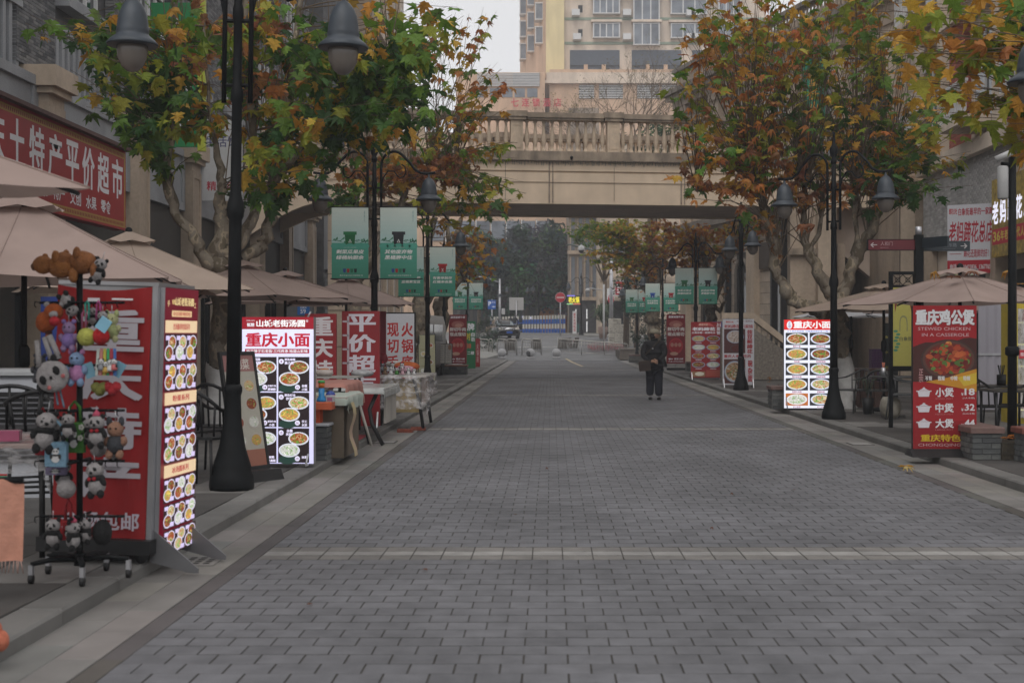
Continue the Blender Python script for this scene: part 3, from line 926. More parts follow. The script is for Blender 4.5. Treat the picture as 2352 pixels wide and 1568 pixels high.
for y in (24, 29.2, 34.4, 39.6):
 rr.append((y, y + 1.5, 6.8, 14))
 MB().box(NX, NX + .3, y + 1.9, y + 2.4, 6.8, 15).build('pilaster', M_CREAM, NB)
 for z in (7.4, 11.2, 15):
  w_ = MB().box(NX + .26, NX + .29, y + 2.7, y + 4.7, z, z + 2.3).build('window', M_GLASS, NB)
  MB().box(NX + .2, NX + .27, y + 3.66, y + 3.74, z, z + 2.3).box(NX + .2, NX + .27, y + 2.6, y + 4.8, z + 2.3, z + 2.45).build('frame', M_WHITEF, w_)
  bl = MB().box(NX - .7, NX + .29, y + 2.5, y + 4.9, z - .3, z - .1).build('balcony', M_CREAM, NB)
  for k in range(9): MB().box(NX - .68, NX - .62, y + 2.52 + k * .28, y + 2.6 + k * .28, z - .1, z + .75).build('railing_post', M_WHITEF, bl)
  MB().box(NX - .72, NX - .58, y + 2.5, y + 4.9, z + .75, z + .83).build('top_rail', M_WHITEF, bl)
bricks(NB, rr, ('x', NX + .1, -1), limit=0, tint=((0.32, .085, .06), (.38, .11, .075), (.26, .07, .05)), depth=.2, name='red_brick', bw=.26, bh=.08)
# pale slatted bay near the top right
BY = MB().box(NX - 1.0, NX + .3, 27.2, 31.0, 7.6, 12.5).build('bay', M_CREAM, NB)
for k in range(8): MB().box(NX - 1.06, NX - 1.0, 27.2, 31, 7.8 + k * .6, 7.95 + k * .6).build('slat', M_WHITEF, BY)
# ground floor: dark shop with a lit interior
MB().box(NX + .25, NX + .3, 22, 43.9, 0.12, 3.2).build('shop_opening', M_DARK, NB)
MB().box(NX - .1, NX + .28, 36.2, 37.0, .1, 4.1).build('shop_pier', M_BEIGE, NB)
MB().box(NX - .1, NX + .28, 43.0, 43.9, .1, 4.1).build('shop_pier', M_BEIGE, NB)

# ================================================================ FAR TOWER ON ITS PODIUM
M_TWR = mat('tower_tile', (0.68, 0.57, 0.47), .8, var=.08, scale=.5, stain=.18)
M_TWY = mat('tower_yellow', (0.74, 0.62, 0.36), .8, var=.05, scale=.3, stain=.12)
M_TWO = mat('tower_orange', (0.62, 0.43, 0.30), .85, var=.1, scale=.3, stain=.2)
M_TWG = mat('tower_green', (0.27, 0.33, 0.26), .8)
M_TGL = mat('tower_glass', (0.17, 0.19, 0.22), .2, var=.4, scale=.6, spec=.6)
TW = thing('apartment_tower', 'hazy apartment tower with bay windows rising behind the footbridge', 'building')
TY = 178.0
def tx(x): return X_(x, TY)
def tz(y): return Z_(y, TY)
MB().box(tx(1296), tx(1760), TY, TY + 22, 0, 54).build('wall', M_TWR, TW)
MB().box(tx(1254), tx(1296) - .02, TY - .9, TY + 1.5, tz(172), 54).build('corner_tower', M_TWY, TW)
b = MB(); b.prism([(tx(1188), TY + 16), (tx(1254), TY - .2), (tx(1300), TY + 1), (tx(1300), TY + 22), (tx(1188), TY + 22)], 0, 54, plane='xy'); b.build('side_wing', M_TWO, TW, fix=True)
for yy in (47, 103):
 MB().box(tx(1297), tx(1760), TY - .08, TY, tz(yy), tz(yy - 6)).build('green_band', M_TWG, TW)
for f, yb in enumerate((87 - 55 * 2, 87 - 55, 87 - 55 * 0, 87 - 55 * -0)):
 pass
rows = [tz(88 + 0) + 3.0 * k for k in range(0, 8)]
for k, z in enumerate(rows):
 zt = z + 1.62
 for (xa, xb, kind) in ((1363, 1422, 'bay'), (1455, 1513, 'tall'), (1541, 1622, 'box'), (1650, 1700, 'box')):
  x0, x1 = tx(xa), tx(xb)
  d = .8 if kind != 'box' else .6
  zz0 = z if kind != 'tall' else z - .9
  wo = MB().box(x0, x1, TY - d, TY, zz0, zt).build('window', M_TGL, TW)
  fr = MB()
  n = 4 if kind == 'bay' else 3
  for j in range(n + 1):
   xx = x0 + (x1 - x0) * j / n
   fr.box(xx - .07, xx + .07, TY - d - .05, TY - d, zz0, zt)
  fr.box(x0 - .1, x1 + .1, TY - d - .07, TY, zt, zt + .12).box(x0 - .1, x1 + .1, TY - d - .07, TY, zz0 - .12, zz0)
  fr.build('frame', M_WHITEF, wo)
  MB().box(x0 - .3, x1 + .3, TY - d - .25, TY - .1, zt + .2, zt + .5).build('ledge', M_TWR, wo)
 for xx in (1430, 1313 if k % 2 else 1316, 1575, 1586):
  ac = MB().box(tx(xx), tx(xx) + 1.0, TY - 1.3, TY - .01, z - .4, z + .35)
  ac.build('air_conditioner', M_WHITEF, TW)
 MB().box(tx(1328), tx(1338), TY - .06, TY - .01, z + .2, z + 1.1).build('vent', M_DARK, TW)
 # side wing windows
 for j in range(3):
  f = (j + .5) / 3; xs_ = tx(1190) + (tx(1250) - tx(1190)) * f; ys_ = TY + 15.5 * (1 - f) + .5
  wo = MB().box(xs_ - .55, xs_ + .35, ys_ - 1.4, ys_ + .5, z - .2, z + 1.7).build('window', M_TGL, TW)
  MB().box(xs_ - .62, xs_ - .5, ys_ - 1.46, ys_ - 1.36, z - .2, z + 1.7).box(xs_ + .3, xs_ + .42, ys_ - 1.46, ys_ - 1.36, z - .2, z + 1.7).box(xs_ - .65, xs_ + .45, ys_ - 1.5, ys_ + .3, z + 1.7, z + 1.85).box(xs_ - .65, xs_ + .45, ys_ - 1.5, ys_ + .3, z - .35, z - .2).build('frame', M_WHITEF, wo)
# open terrace storey
for (xa, xb) in ((1309, 1423), (1451, 1565), (1590, 1690)):
 ter = MB().box(tx(xa), tx(xb), TY - .1, TY - .03, tz(168), tz(116)).build('terrace_opening', mat('terrace_dark', (.08, .095, .12), .6), TW)
 MB().box(tx(xa), tx(xb), TY - .25, TY - .2, tz(153), tz(151)).build('railing', M_DARKM, ter)
 for x in (xa + 32, xa + 73):
  MB().box(tx(x), tx(x + 9), TY - .4, TY - .12, tz(168), tz(150)).build('pier', M_TWO, ter)
# podium
MB().box(tx(1262), tx(1760), TY - 3.0, TY - .12, 0, tz(170)).build('podium', M_TWO, TW)
MB().box(tx(1252), tx(1760), TY - 3.6, TY - 3.01, tz(203), tz(196)).box(tx(1255), tx(1760), TY - 3.4, TY - 3.01, tz(196), tz(178)).build('podium_cornice', M_TWR, TW)
for (xa, xb) in ((1329, 1363), (1374, 1428), (1460, 1510), (1515, 1570), (1580, 1640)):
 lv = MB().box(tx(xa), tx(xb), TY - 3.06, TY - 3.01, tz(236), tz(205)).build('louvre', M_DARK, TW)
 for j in range(8): MB().box(tx(xa), tx(xb), TY - 3.14, TY - 3.07, tz(235) + j * .21, tz(235) + j * .21 + .1).build('blade', M_WHITEF, lv)
PD_ = thing('podium_block', 'hazy orange podium with white louvres and red characters left of the tower', 'building')
MB().box(tx(1052), tx(1252), TY - 4, TY + 14, 0, tz(180)).build('wall', M_TWO, PD_)
lv = MB().box(tx(1180), tx(1240), TY - 4.1, TY - 4.02, tz(212), tz(182)).build('louvre', M_TGL, PD_)
for j in range(9): MB().box(tx(1100), tx(1240), TY - 4.3, TY - 4.12, tz(212) + j * .19, tz(212) + j * .19 + .1).build('blade', M_WHITEF, lv)
for k in range(5): MB().box(tx(1100 + k * 28), tx(1123 + k * 28), TY - 4.08, TY - 4.01, tz(236), tz(216)).build('window', M_TGL, PD_)
t = thing('roof_lettering', 'red hotel lettering standing on the podium left of the tower', 'sign', (tx(1176), TY - 4.6, tz(259)))
for i, ch in enumerate('七连锁酒店'):
 P = Print(.02); P.text(ch, i * 1.3, 0, i * 1.3 + .95, 1.05, (.5, .03, .06), .03, fit=True); P.build('character', PRINT, t)
OB = thing('orange_building', 'orange building with a ribbon window far beyond the bridge', 'building')
MB().box(-30, 0.2, 160, 168, 0, 24).build('wall', M_TWO, OB)
for k in range(8):
 wo = MB().box(-13.5 + k * 1.7, -12 + k * 1.7, 159.85, 159.98, 12.2, 14.4).build('window', M_TGL, OB)
 MB().box(-13.6 + k * 1.7, -13.48 + k * 1.7, 159.8, 159.9, 12.1, 14.5).build('frame', M_WHITEF, wo)
 MB().box(-13.5 + k * 1.7, -12 + k * 1.7, 159.85, 159.98, 8.6, 10.6).build('window', M_TGL, OB)

# corner building with the LED board, and the tan shop beside it
FB = thing('corner_building', 'dark stone corner building with narrow windows beyond the crossing', 'building')
FY = 128.0
z0 = zground(FY)
MB().box(X_(1306, FY), X_(1376, FY), FY, FY + 20, z0, 22).build('wall', mat('fb_stone', (.33, .27, .22), .85, var=.12, scale=1, stain=.3), FB)
for k, xx in enumerate((1309, 1326, 1342, 1358)):
 for (ya, yb) in ((683, 590), (575, 500), (490, 400)):
  wo = MB().box(X_(xx + 3, FY), X_(xx + 11, FY), FY - .08, FY - .01, Z_(ya, FY), Z_(yb, FY)).build('window', M_TGL, FB)
  MB().box(X_(xx, FY), X_(xx + 2.4, FY), FY - .2, FY - .01, Z_(ya, FY), Z_(yb, FY)).build('column', M_BEIGE, wo)
for y in (686, 580, 497): MB().box(X_(1303, FY), X_(1380, FY), FY - .4, FY - .21, Z_(y + 4, FY), Z_(y - 4, FY)).build('cornice', M_BEIGE, FB)
MB().box(X_(1307, FY), X_(1375, FY), FY - .15, FY - .01, z0 + .1, Z_(690, FY)).build('shop_front', mat('shop_grey', (.05, .05, .055), .3), FB)
for xx in (1322, 1347):
 for (a, c) in ((710, 732), (738, 762)): MB().box(X_(xx, FY), X_(xx + 1.6, FY), FY - .3, FY - .2, Z_(c, FY), Z_(a, FY)).build('strip_light', mat('strip_light', (1, 1, 1), emit=.9), FB)
GB = thing('corner_shop', 'tan corner shop with a dark doorway and small red signs beyond the crossing', 'building')
GY = 118.0
z0 = zground(GY)
MB().box(X_(1378, GY), X_(1560, GY), GY, GY + 14, z0, 18).build('wall', M_BEIGE2, GB)
MB().box(X_(1378, GY), X_(1388, GY), GY - .3, GY - .01, z0, 17).build('pilaster', M_BEIGE2, GB)
MB().box(X_(1394, GY), X_(1432, GY), GY - .05, GY - .01, z0 + .1, Z_(690, GY)).build('doorway', M_DARK, GB)
for y in (688, 640, 560): MB().box(X_(1376, GY), X_(1560, GY), GY - .5, GY - .31, Z_(y + 3, GY), Z_(y - 3, GY)).build('string_course', M_BEIGE, GB)
for (x, y) in ((1398, 555), (1420, 555), (1445, 555)): MB().box(X_(x, GY), X_(x + 10, GY), GY - .1, GY - .01, Z_(y + 50, GY), Z_(y, GY)).build('window', M_TGL, GB)
def flat_sign(name, label, x0, y0, x1, y1, Y, m, parts=None, th=.12, cat='sign', group=None, pm=None):
 a = W(x0, y1, Y); c = W(x1, y0, Y)
 t = thing(name, label, cat, a, 0, group)
 w, h = c.x - a.x, c.z - a.z
 MB().box(0, w, 0, th, 0, h).build('board', m, t)
 if parts:
  P = Print(.0015 * max(1, Y / 40)); parts(P, w, h); P.build('lettering', pm or PRINT, t)
 return t, w, h
def led(P, w, h):
 P.rect(0, 0, w, h, (.02, .02, .02)); P.rect(0, h * .9, w * .6, h, (.3, .25, 1)); P.rect(0, 0, w, h * .08, (.9, .25, .15)); P.rect(0, 0, w * .45, h * .08, (.4, .9, .4))
 P.text('老火锅', w * .12, h * .15, w * .92, h * .85, (1, .85, .05), .05, fit=True)
flat_sign('led_sign', 'small glowing yellow character sign hanging on the dark corner building', 1302, 678, 1333, 699, 124, M_DARK, led, pm=PRINT_LIT)
def redsq(P, w, h):
 P.rect(w * .07, h * .07, w * .93, h * .93, (.42, .02, .03))
 for i in range(4): P.rect(w * .25, h * (.2 + .16 * i), w * .75, h * (.28 + .16 * i), (.8, .8, .8))
flat_sign('square_sign', 'red and white square sign above the tan corner shop doorway', 1412, 644, 1432, 680, 116.5, M_WHITEF, redsq)
def mball(P, w, h):
 P.rect(0, 0, w, h, (.75, .75, .75)); P.ell(w * .55, h * .05, w * .4, h * .45, (.5, .02, .05)); P.text('m', w * .3, h * .05, w * .8, h * .38, (.8, .8, .8), .04)
flat_sign('white_round_logo_sign', 'white sign with a red round emblem left of the red square sign', 1394, 662, 1411, 688, 116.6, M_WHITEF, mball)
# ================================================================ LAMP POSTS AND THEIR BANNERS
M_POST = mat('post_paint', (0.006, 0.007, 0.008), 0.55, var=0.25, scale=8, spec=.15)
M_SHADE = mat('shade_paint', (0.045, 0.055, 0.068), 0.45, var=0.2, scale=6)
M_GLOBE = mat('globe_glass', (0.15, 0.13, 0.115), 0.2, var=0.08, scale=2, spec=.5)
def lamp_parts(root, top=5.03, arm=1.0, upper=True):
 b = MB(); b.lathe([(.205, 0), (.212, .03), (.205, .12), (.185, .15), (.18, .2), (.125, .36), (.085, .58), (.075, .8), (.088, .84), (.088, .87), (.07, .9)], n=20)
 b.build('base', M_POST, root)
 b = MB(); b.lathe([(.068, .85), (.06, 2.2), (.062, 2.3), (.078, 2.33), (.084, 2.38), (.078, 2.44), (.06, 2.5), (.052, 2.55), (.048, 3.3), (.06, 3.32), (.06, 3.4), (.044, 3.44), (.040, 4.0), (.052, 4.02), (.052, 4.1), (.04, 4.14), (.038, 4.45)], n=16)
 b.build('shaft', M_POST, root)
 b = MB(); b.lathe([(.038, 4.45), (.055, 4.5), (.055, 4.53), (.035, 4.56), (.065, 4.62), (.074, 4.68), (.065, 4.74), (.04, 4.78), (.03, 4.82), (.022, 4.95), (.026, 5.0), (.0, 5.03)], n=14)
 b.build('finial', M_POST, root)
 for s in (-1, 1):
  pts = [(s * .125, 0, 3.3), (s * .125, 0, 4.35)]
  for k in range(1, 9):       # arch
   a = PI - k * PI / 11
   pts.append((s * (.36 + .235 * math.cos(a)), 0, 4.40 + .25 * math.sin(a)))
  pts += [(s * (.36 + .30), 0, 4.44), (s * .74, 0, 4.33), (s * .85, 0, 4.265), (s * .98, 0, 4.255), (s * (arm + .12), 0, 4.275)]
  a_ = MB().tube(pts, .024, n=8).build('arm', M_POST, root)
  sc = [(s * .125, 0, 4.02), (s * .16, 0, 4.18), (s * .25, 0, 4.3), (s * .36, 0, 4.3), (s * .42, 0, 4.22), (s * .47, 0, 4.18), (s * .54, 0, 4.2), (s * .58, 0, 4.28), (s * .56, 0, 4.38), (s * .5, 0, 4.42)]
  MB().tube(sc, .014, n=6).build('scroll', M_POST, a_)
  for z in (3.45, 4.0): MB().tube([(0, 0, z), (s * .14, 0, z)], .018, n=6).build('bracket', M_POST, a_)
  L = MB(); L.lathe([(.235, 0), (.242, .012), (.21, .045), (.155, .085), (.15, .1), (.155, .115), (.148, .14), (.142, .20), (.128, .27), (.10, .335), (.062, .38), (.03, .40), (.018, .41), (.018, .5)], c=(s * arm, 0, 3.78), n=24)
  L.lathe([(.235, 0), (.14, .03), (.0, .04)], c=(s * arm, 0, 3.775), n=24)
  sh = L.build('lamp_shade', M_SHADE, root)
  g = MB(); g.lathe([(.142, 0), (.145, -.06), (.135, -.13), (.1, -.2), (.05, -.24), (.0, -.25)], c=(s * arm, 0, 3.80), n=20)
  g.build('globe', M_GLOBE, sh)
 return root
lp0 = None
def lamp_post(x, Y, label, rot=0.0, lean=0.0, sc=1.0, zb=0.12, lift=1.0, group='black twin lamp posts along the street'):
 global lp0
 if lp0 is None:
  lp0 = lamp_parts(thing('street_lamp', label, 'street lamp')); o = lp0
 else:
  o = copy_tree(lp0)
 o['label'] = label; o['group'] = group; o['category'] = 'street lamp'
 o.location = (x, Y, zb); o.rotation_euler = (0, lean, rot); o.scale = (sc, sc, sc * lift)
 return o
LPX = {}
lamp_post(X_(532, 13.5), 13.5, 'nearest black twin lamp post standing left of the lit noodle menu', 0.0, R(.8), 1.0, lift=1.11)
lamp_post(X_(860, 26.9), 26.9, 'black lamp post between two green banners reading about kitchen waste', 0, 0, 1.03, lift=1.03)
lamp_post(X_(982, 38.6), 38.6, 'black lamp post just past the plastic wrapped toy table', R(30), 0, 1.0, lift=1.03)
lamp_post(X_(1020, 53.7), 53.7, 'black lamp post rising from the round bench seat on the left', R(45), 0, 1.0, lift=1.03)
lamp_post(X_(1072, 66.7), 66.7, 'farthest lamp post on the left kerb carrying two small green banners', R(10), 0, 1.0)
lamp_post(X_(1915, 24.9), 24.9, 'black twin lamp post in front of the lit noodle menu on the right', R(-41), 0, 1.0)
lamp_post(X_(1702, 38), 38, 'black lamp post before the white trotter soup sign', R(-80), 0, 1.0)
lamp_post(X_(1598, 49.3), 49.3, 'lamp post with green banners above the red nine dish menu', R(-41), 0, 1.0)
lamp_post(X_(1522, 65.8), 65.8, 'lamp post with a blue bin banner beside the walking man', R(-30), 0, 1.0)
lamp_post(X_(1463, 82), 82, 'farthest lamp post with green banners on the right kerb', R(-35), 0, 1.0)
lamp_post(5.42, 13.3, 'near lamp post mostly outside the right edge of the view', R(12), 0, 1.0)
lamp_post(X_(1332, 117.5), 112.5, 'lamp post with two hoods at the corner beyond the steel railings', 0, 0, .98, zb=zground(112.5) + .13)
lamp_post(X_(1190, 133), 130.5, 'thin lamp post with box lights behind the blue and white fence', R(20), 0, 1.0, zb=zground(130.5) + .13)
lamp_post(X_(1238, 132), 129, 'dark lamp post at the right part of the blue and white fence', R(60), 0, 1.0, zb=zground(129) + .13)

M_CLOTHB = mat('banner_back', (.2, .4, .33), .7)
TEAL, TEAL2, SKY1, SKY2 = (0.06, 0.27, 0.19), (0.085, 0.37, 0.28), (0.64, 0.71, 0.65), (0.40, 0.60, 0.58)
LBL = {'green': ('剩菜瓜果皮', '绿桶纳厨余', (.015, .13, .045)), 'black': ('其他废弃物', '黑桶腹中住', (.018, .02, .025)),
       'blue': ('玻衣金塑纸', '蓝桶聚宝盆', (.01, .06, .3)), 'red': ('有害单独存', '红桶来收集', (.3, .008, .012))}
_ban = {}
def banner_mesh(kind):
 if kind in _ban: return _ban[kind]
 w, h = .69, 1.33
 b = MB()
 for i in range(6):
  for j in range(8):
   pass
 b.box(0, w, 0, .006, 0, h); cloth = b.mesh('cloth', M_CLOTHB)
 P = Print(.0015); t1, t2, c = LBL[kind]
 P.grad(0, 0, w, h * .6, (0.05, 0.25, 0.17), TEAL2, 8)
 P.grad(0, h * .5, w, h, SKY2, SKY1, 8)
 rg = random.Random(5)
 for k in range(26):      # foliage
  cx = rg.uniform(0, w); P.b.col = random.Random(k).choice([(.03, .17, .08), (.05, .24, .12), (.02, .11, .07)])
  a = rg.uniform(.3, 2.8); L = rg.uniform(.05, .12); z = h * .49 + rg.uniform(0, .05); y = P._y()
  P.b.poly([(min(w, max(0, x_)), y, z_) for x_, z_ in ((cx, z), (cx + L * math.cos(a) - .02, z + L * math.sin(a) * .6), (cx + L * math.cos(a) * 1.2, z + L * math.sin(a)), (cx + L * math.cos(a) + .02, z + L * math.sin(a) * .55))])
 P.L += 1
 cx = w * .5            # bin
 P.poly([(cx - .085, h * .47), (cx + .085, h * .47), (cx + .1, h * .62), (cx - .1, h * .62)], c)
 P.rect(cx - .125, h * .615, cx + .125, h * .66, tuple(min(1, v * 1.4) for v in c))
 wc = (.75, .78, .75)
 if kind == 'red': P.poly([(cx - .03, h * .5), (cx - .018, h * .5), (cx + .03, h * .565), (cx + .018, h * .565)], wc); P.poly([(cx + .03, h * .5), (cx + .018, h * .5), (cx - .03, h * .565), (cx - .018, h * .565)], wc)
 else: P.poly([(cx - .032, h * .505), (cx + .032, h * .505), (cx, h * .555)], wc); P.poly([(cx - .018, h * .511), (cx + .018, h * .511), (cx, h * .54)], c)
 for k in range(5):      # scalloped cloud line
  P.ell(w * (.1 + .2 * k), h * .455, w * .125, h * .037, TEAL2); P.L -= 1
 P.L += 1
 P.text('垃圾分类  从我做起', w * .28, h * .425, w * .72, h * .445, (.3, .5, .42), .01)
 P.text(t1, w * .12, h * .345, w * .88, h * .405, (.88, .87, .85), .03, fit=True, shear=.15)
 P.text(t2, w * .12, h * .265, w * .88, h * .325, (.88, .87, .85), .03, fit=True, shear=.15)
 for k, cc in enumerate([(.02, .06, .25), (.35, .02, .02), (.02, .15, .08), (.01, .015, .02)]):
  x = w * (.32 + .1 * k); P.poly([(x, h * .08), (x + .04, h * .08), (x + .048, h * .135), (x - .008, h * .135)], cc); P.L -= 1
 P.L += 1
 P.text('重庆市渝中区城市管理局 宣', w * .22, h * .03, w * .85, h * .05, (.5, .6, .55), .02, fit=True)
 for k in range(4): P.b.col = (.25, .4, .38); P.L += 0
 P.vtext('你一桶我一桶城市美', w * .88, h * .8, w * .91, h * .96, (.3, .45, .44), .02)
 _ban[kind] = (cloth, P.b.mesh('print', PRINT))
 return _ban[kind]
def banner(xl, ytop, Y, kind, label, dy=-.12, scale=1.0):
 p = W(xl, ytop, Y)
 t = thing('banner', label, 'banner', (p.x, Y + dy, p.z - 1.33 * scale), uni(-.05, .05), 'green waste sorting banners on the lamp posts')
 c, pr = banner_mesh(kind)
 link('cloth', c, t); link('print', pr, t)
 MB().tube([(-.02, .003, 1.34), (.80, .003, 1.34)], .012, n=6).build('top_rod', M_DARKM, t)
 MB().tube([(-.02, .003, -.01), (.80, .003, -.01)], .012, n=6).build('bottom_rod', M_DARKM, t)
 t.scale = (scale,) * 3
 return t
banner(764, 478, 26.9, 'green', 'green bin banner, left one of the nearest pair on the left lamp post')
banner(875, 478, 26.9, 'black', 'black bin banner, right one of the nearest pair on the left lamp post')
banner(916, 568, 38.6, 'blue', 'blue bin banner half hidden behind the black bin banner')
banner(988, 568, 38.6, 'red', 'red bin banner on the second lamp post from the left front')
banner(1041, 650, 66.7, 'green', 'small green bin banner far down the left pavement', scale=.93)
banner(1078, 650, 66.7, 'black', 'small black bin banner far down the left pavement', scale=.93)
banner(1550, 616, 49.3, 'green', 'green bin banner on the right above the walking man', scale=.93)
banner(1604, 616, 49.3, 'black', 'black bin banner on the right beside the stone building', scale=.93)
banner(1482, 651, 65.8, 'blue', 'blue bin banner on the right just above the man with the cap', scale=.97)
banner(1524, 651, 65.8, 'red', 'red bin banner on the right partly behind a nearer one', scale=.97)
banner(1437, 665, 82, 'green', 'farthest green bin banner on the right pavement')
banner(1466, 665, 82, 'red', 'farthest red bin banner on the right pavement')

# ================================================================ UMBRELLAS
M_CAN = mat('umbrella_cloth', (0.40, 0.30, 0.265), 0.85, var=0.06, scale=2.5, trans=.25, bump=.7, bscale=2.2, stain=.16)
M_CANL = mat('umbrella_cloth_pale', (0.46, 0.36, 0.295), 0.85, var=0.06, scale=2.5, trans=.25, bump=.7, bscale=2.2, stain=.16)
_umb = {}
def umbrella(cx, Y, za, ze, half, rotz, label, m=M_CAN, group=None, zb=0.12, pole=True):
 t = thing('parasol', label, 'umbrella', (cx, Y, zb), rotz, group or 'beige square parasols along the shop fronts')
 key = (round(half, 2), round(za - ze, 2), m.name)
 b = MB(); b.smooth = False
 cor = [(-1, -1), (0, -1), (1, -1), (1, 0), (1, 1), (0, 1), (-1, 1), (-1, 0)]
 NR = 8
 grid = []
 for r in range(NR + 1):
  f = .10 + .90 * r / NR
  ring = []
  for k in range(32):
   u = k / 4; i = int(u) % 8; fr = u - int(u)
   a, c = cor[i], cor[(i + 1) % 8]
   x = a[0] + (c[0] - a[0]) * fr; y = a[1] + (c[1] - a[1]) * fr
   diag = max(abs(a[0]) + abs(a[1]), abs(c[0]) + abs(c[1]))
   sag = math.sin(fr * PI) * .035 * f
   inset = 1 - math.sin(fr * PI) * .035 * f
   rr = math.hypot(x, y)
   zz = za - (za - ze) * (f ** .92) * (1 if True else 1) - sag * .8
   zz -= (rr - 1) * .06 * f
   ring.append(b.vert((x * half * f * inset, y * half * f * inset, zz - zb)))
  grid.append(ring)
 for r in range(NR):
  for k in range(32):
   b.face((grid[r][k], grid[r][(k + 1) % 32], grid[r + 1][(k + 1) % 32], grid[r + 1][k]))
 can = b.build('canopy', m, t)
 for k in range(0, 32, 4):
  MB().tube([Vector(b.v[grid[r][k]]) + Vector((0, 0, .004)) for r in range(NR + 1)], .006, n=4).build('seam', m, can)
 b = MB()
 ring0 = []
 for r, f in enumerate((0.01, .12, .22)):
  ring = []
  for k in range(16):
   u = k / 2; i = int(u) % 8; fr = u - int(u)
   a, c = cor[i], cor[(i + 1) % 8]
   x = a[0] + (c[0] - a[0]) * fr; y = a[1] + (c[1] - a[1]) * fr
   zz = za - zb + .07 - f * (za - ze) * .9 - (.03 if (k % 2 and r == 2) else 0)
   ring.append(b.vert((x * half * f, y * half * f, zz)))
  ring0.append(ring)
 for r in range(2):
  for k in range(16): b.face((ring0[r][k], ring0[r][(k + 1) % 16], ring0[r + 1][(k + 1) % 16], ring0[r + 1][k]))
 b.face(ring0[0])
 b.build('vent_flap', m, t)
 MB().ball((0, 0, za - zb + .07), .05).build('finial', M_POST, t)
 for (a, c) in cor:
  MB().tube([(0, 0, za - zb - .08), (a * half * .96, c * half * .96, ze - zb - .03 - (math.hypot(a, c) - 1) * .06)], .013, n=5).build('rib', M_DARKM, t)
 if pole:
  MB().tube([(0, 0, .05), (0, 0, za - zb)], .028, n=10).build('pole', M_POST, t)
  MB().lathe([(.03, -.12), (.055, -.08), (.055, .08), (.03, .12)], c=(0, 0, 1.25), n=12).build('crank_housing', M_POST, t)
  MB().lathe([(.26, 0), (.26, .05), (.06, .08), (.05, .3)], n=16).build('base', M_POST, t)
 return t
umbrella(-4.25, 8.1, 3.02, 2.44, 1.15, R(45), 'nearest beige parasol whose tip pokes in at the upper left edge')
umbrella(-5.15, 13.9, 2.92, 2.12, 1.5, R(10), 'large beige parasol behind the plush toy rack')
umbrella(-5.85, 19.7, 2.96, 2.22, 1.42, R(25), 'beige parasol with its top flap left of the leaning lamp post', M_CANL)
umbrella(-4.95, 22.6, 2.72, 2.2, 1.3, R(38), 'beige parasol with a dark leaf stain just right of the near lamp post')
umbrella(X_(655, 27), 27, 2.75, 2.22, 1.35, R(20), 'beige parasol between two others before the slatted wall')
umbrella(X_(795, 29), 29, 2.76, 2.22, 1.25, R(12), 'beige parasol ending below the first green banner')
umbrella(X_(2205, 20.5), 20.5, 2.5, 2.06, 1.22, R(35), 'beige parasol with fallen leaves above the red casserole sign')
umbrella(X_(2030, 27.5), 27.5, 2.52, 2.08, 1.25, R(40), 'pale parasol behind the yellow street name banner', M_CANL)
umbrella(X_(2160, 31), 31, 2.45, 2.1, 1.2, R(20), 'parasol tucked behind two nearer ones on the right', M_CAN)
umbrella(X_(1955, 34), 34, 2.35, 2.05, 1.1, R(10), 'white parasol edge behind the plane tree on the right', mat('umb_white', (.6, .6, .62), .8, trans=.2))
# ================================================================ STANDING SIGNS
M_ALU = mat('aluminium', (0.42, 0.42, 0.44), 0.35, metal=0.7, var=0.1)
M_SREDC = mat('cloth_red', (0.27, 0.009, 0.011), .7, var=.12, scale=3, bump=.3, bscale=3)
M_BLACK = mat('black_plastic', (0.012, 0.012, 0.013), .5, var=.2)
WHT = (.82, .82, .88); RD = (.42, .012, .02)
def board(name, label, loc, rotz, w, h, m, th=.1, tilt=0.0, cat='sign board', z0=0.0, group=None):
 t = thing(name, label, cat, loc, rotz, group)
 t.rotation_euler = (tilt, 0, rotz)
 MB().box(-w / 2, w / 2, 0, th, z0, z0 + h).build('panel', m, t)
 return t
def shift(P, w): 
 for i, v in enumerate(P.b.v): P.b.v[i] = (v[0] - w / 2, v[1], v[2])
 return P
def feet(t, w, th=.1, m=None):
 for s in (-1, 1):
  b = MB(); x = s * (w / 2 - .03)
  b.prism([(th / 2 - .2, 0), (th / 2 + .2, 0), (th / 2 + .03, .28), (th / 2 - .03, .28)], x - .012, x + .012, plane='yz')
  b.build('foot', m or M_ALU, t, fix=True)

FOODS = [dict(soup=(.35, .07, .02), tops=((.55, .4, .2), (.1, .3, .04), (.4, .1, .03))),
         dict(soup=(.55, .42, .22), tops=((.7, .6, .4), (.15, .4, .06), (.5, .15, .05))),
         dict(soup=(.22, .05, .02), tops=((.3, .08, .03), (.1, .28, .04), (.5, .3, .1))),
         dict(soup=(.6, .6, .55), tops=((.75, .74, .68), (.65, .66, .6), (.3, .45, .2))),
         dict(soup=(.5, .3, .08), tops=((.7, .5, .1), (.2, .4, .08), (.6, .2, .08)))]
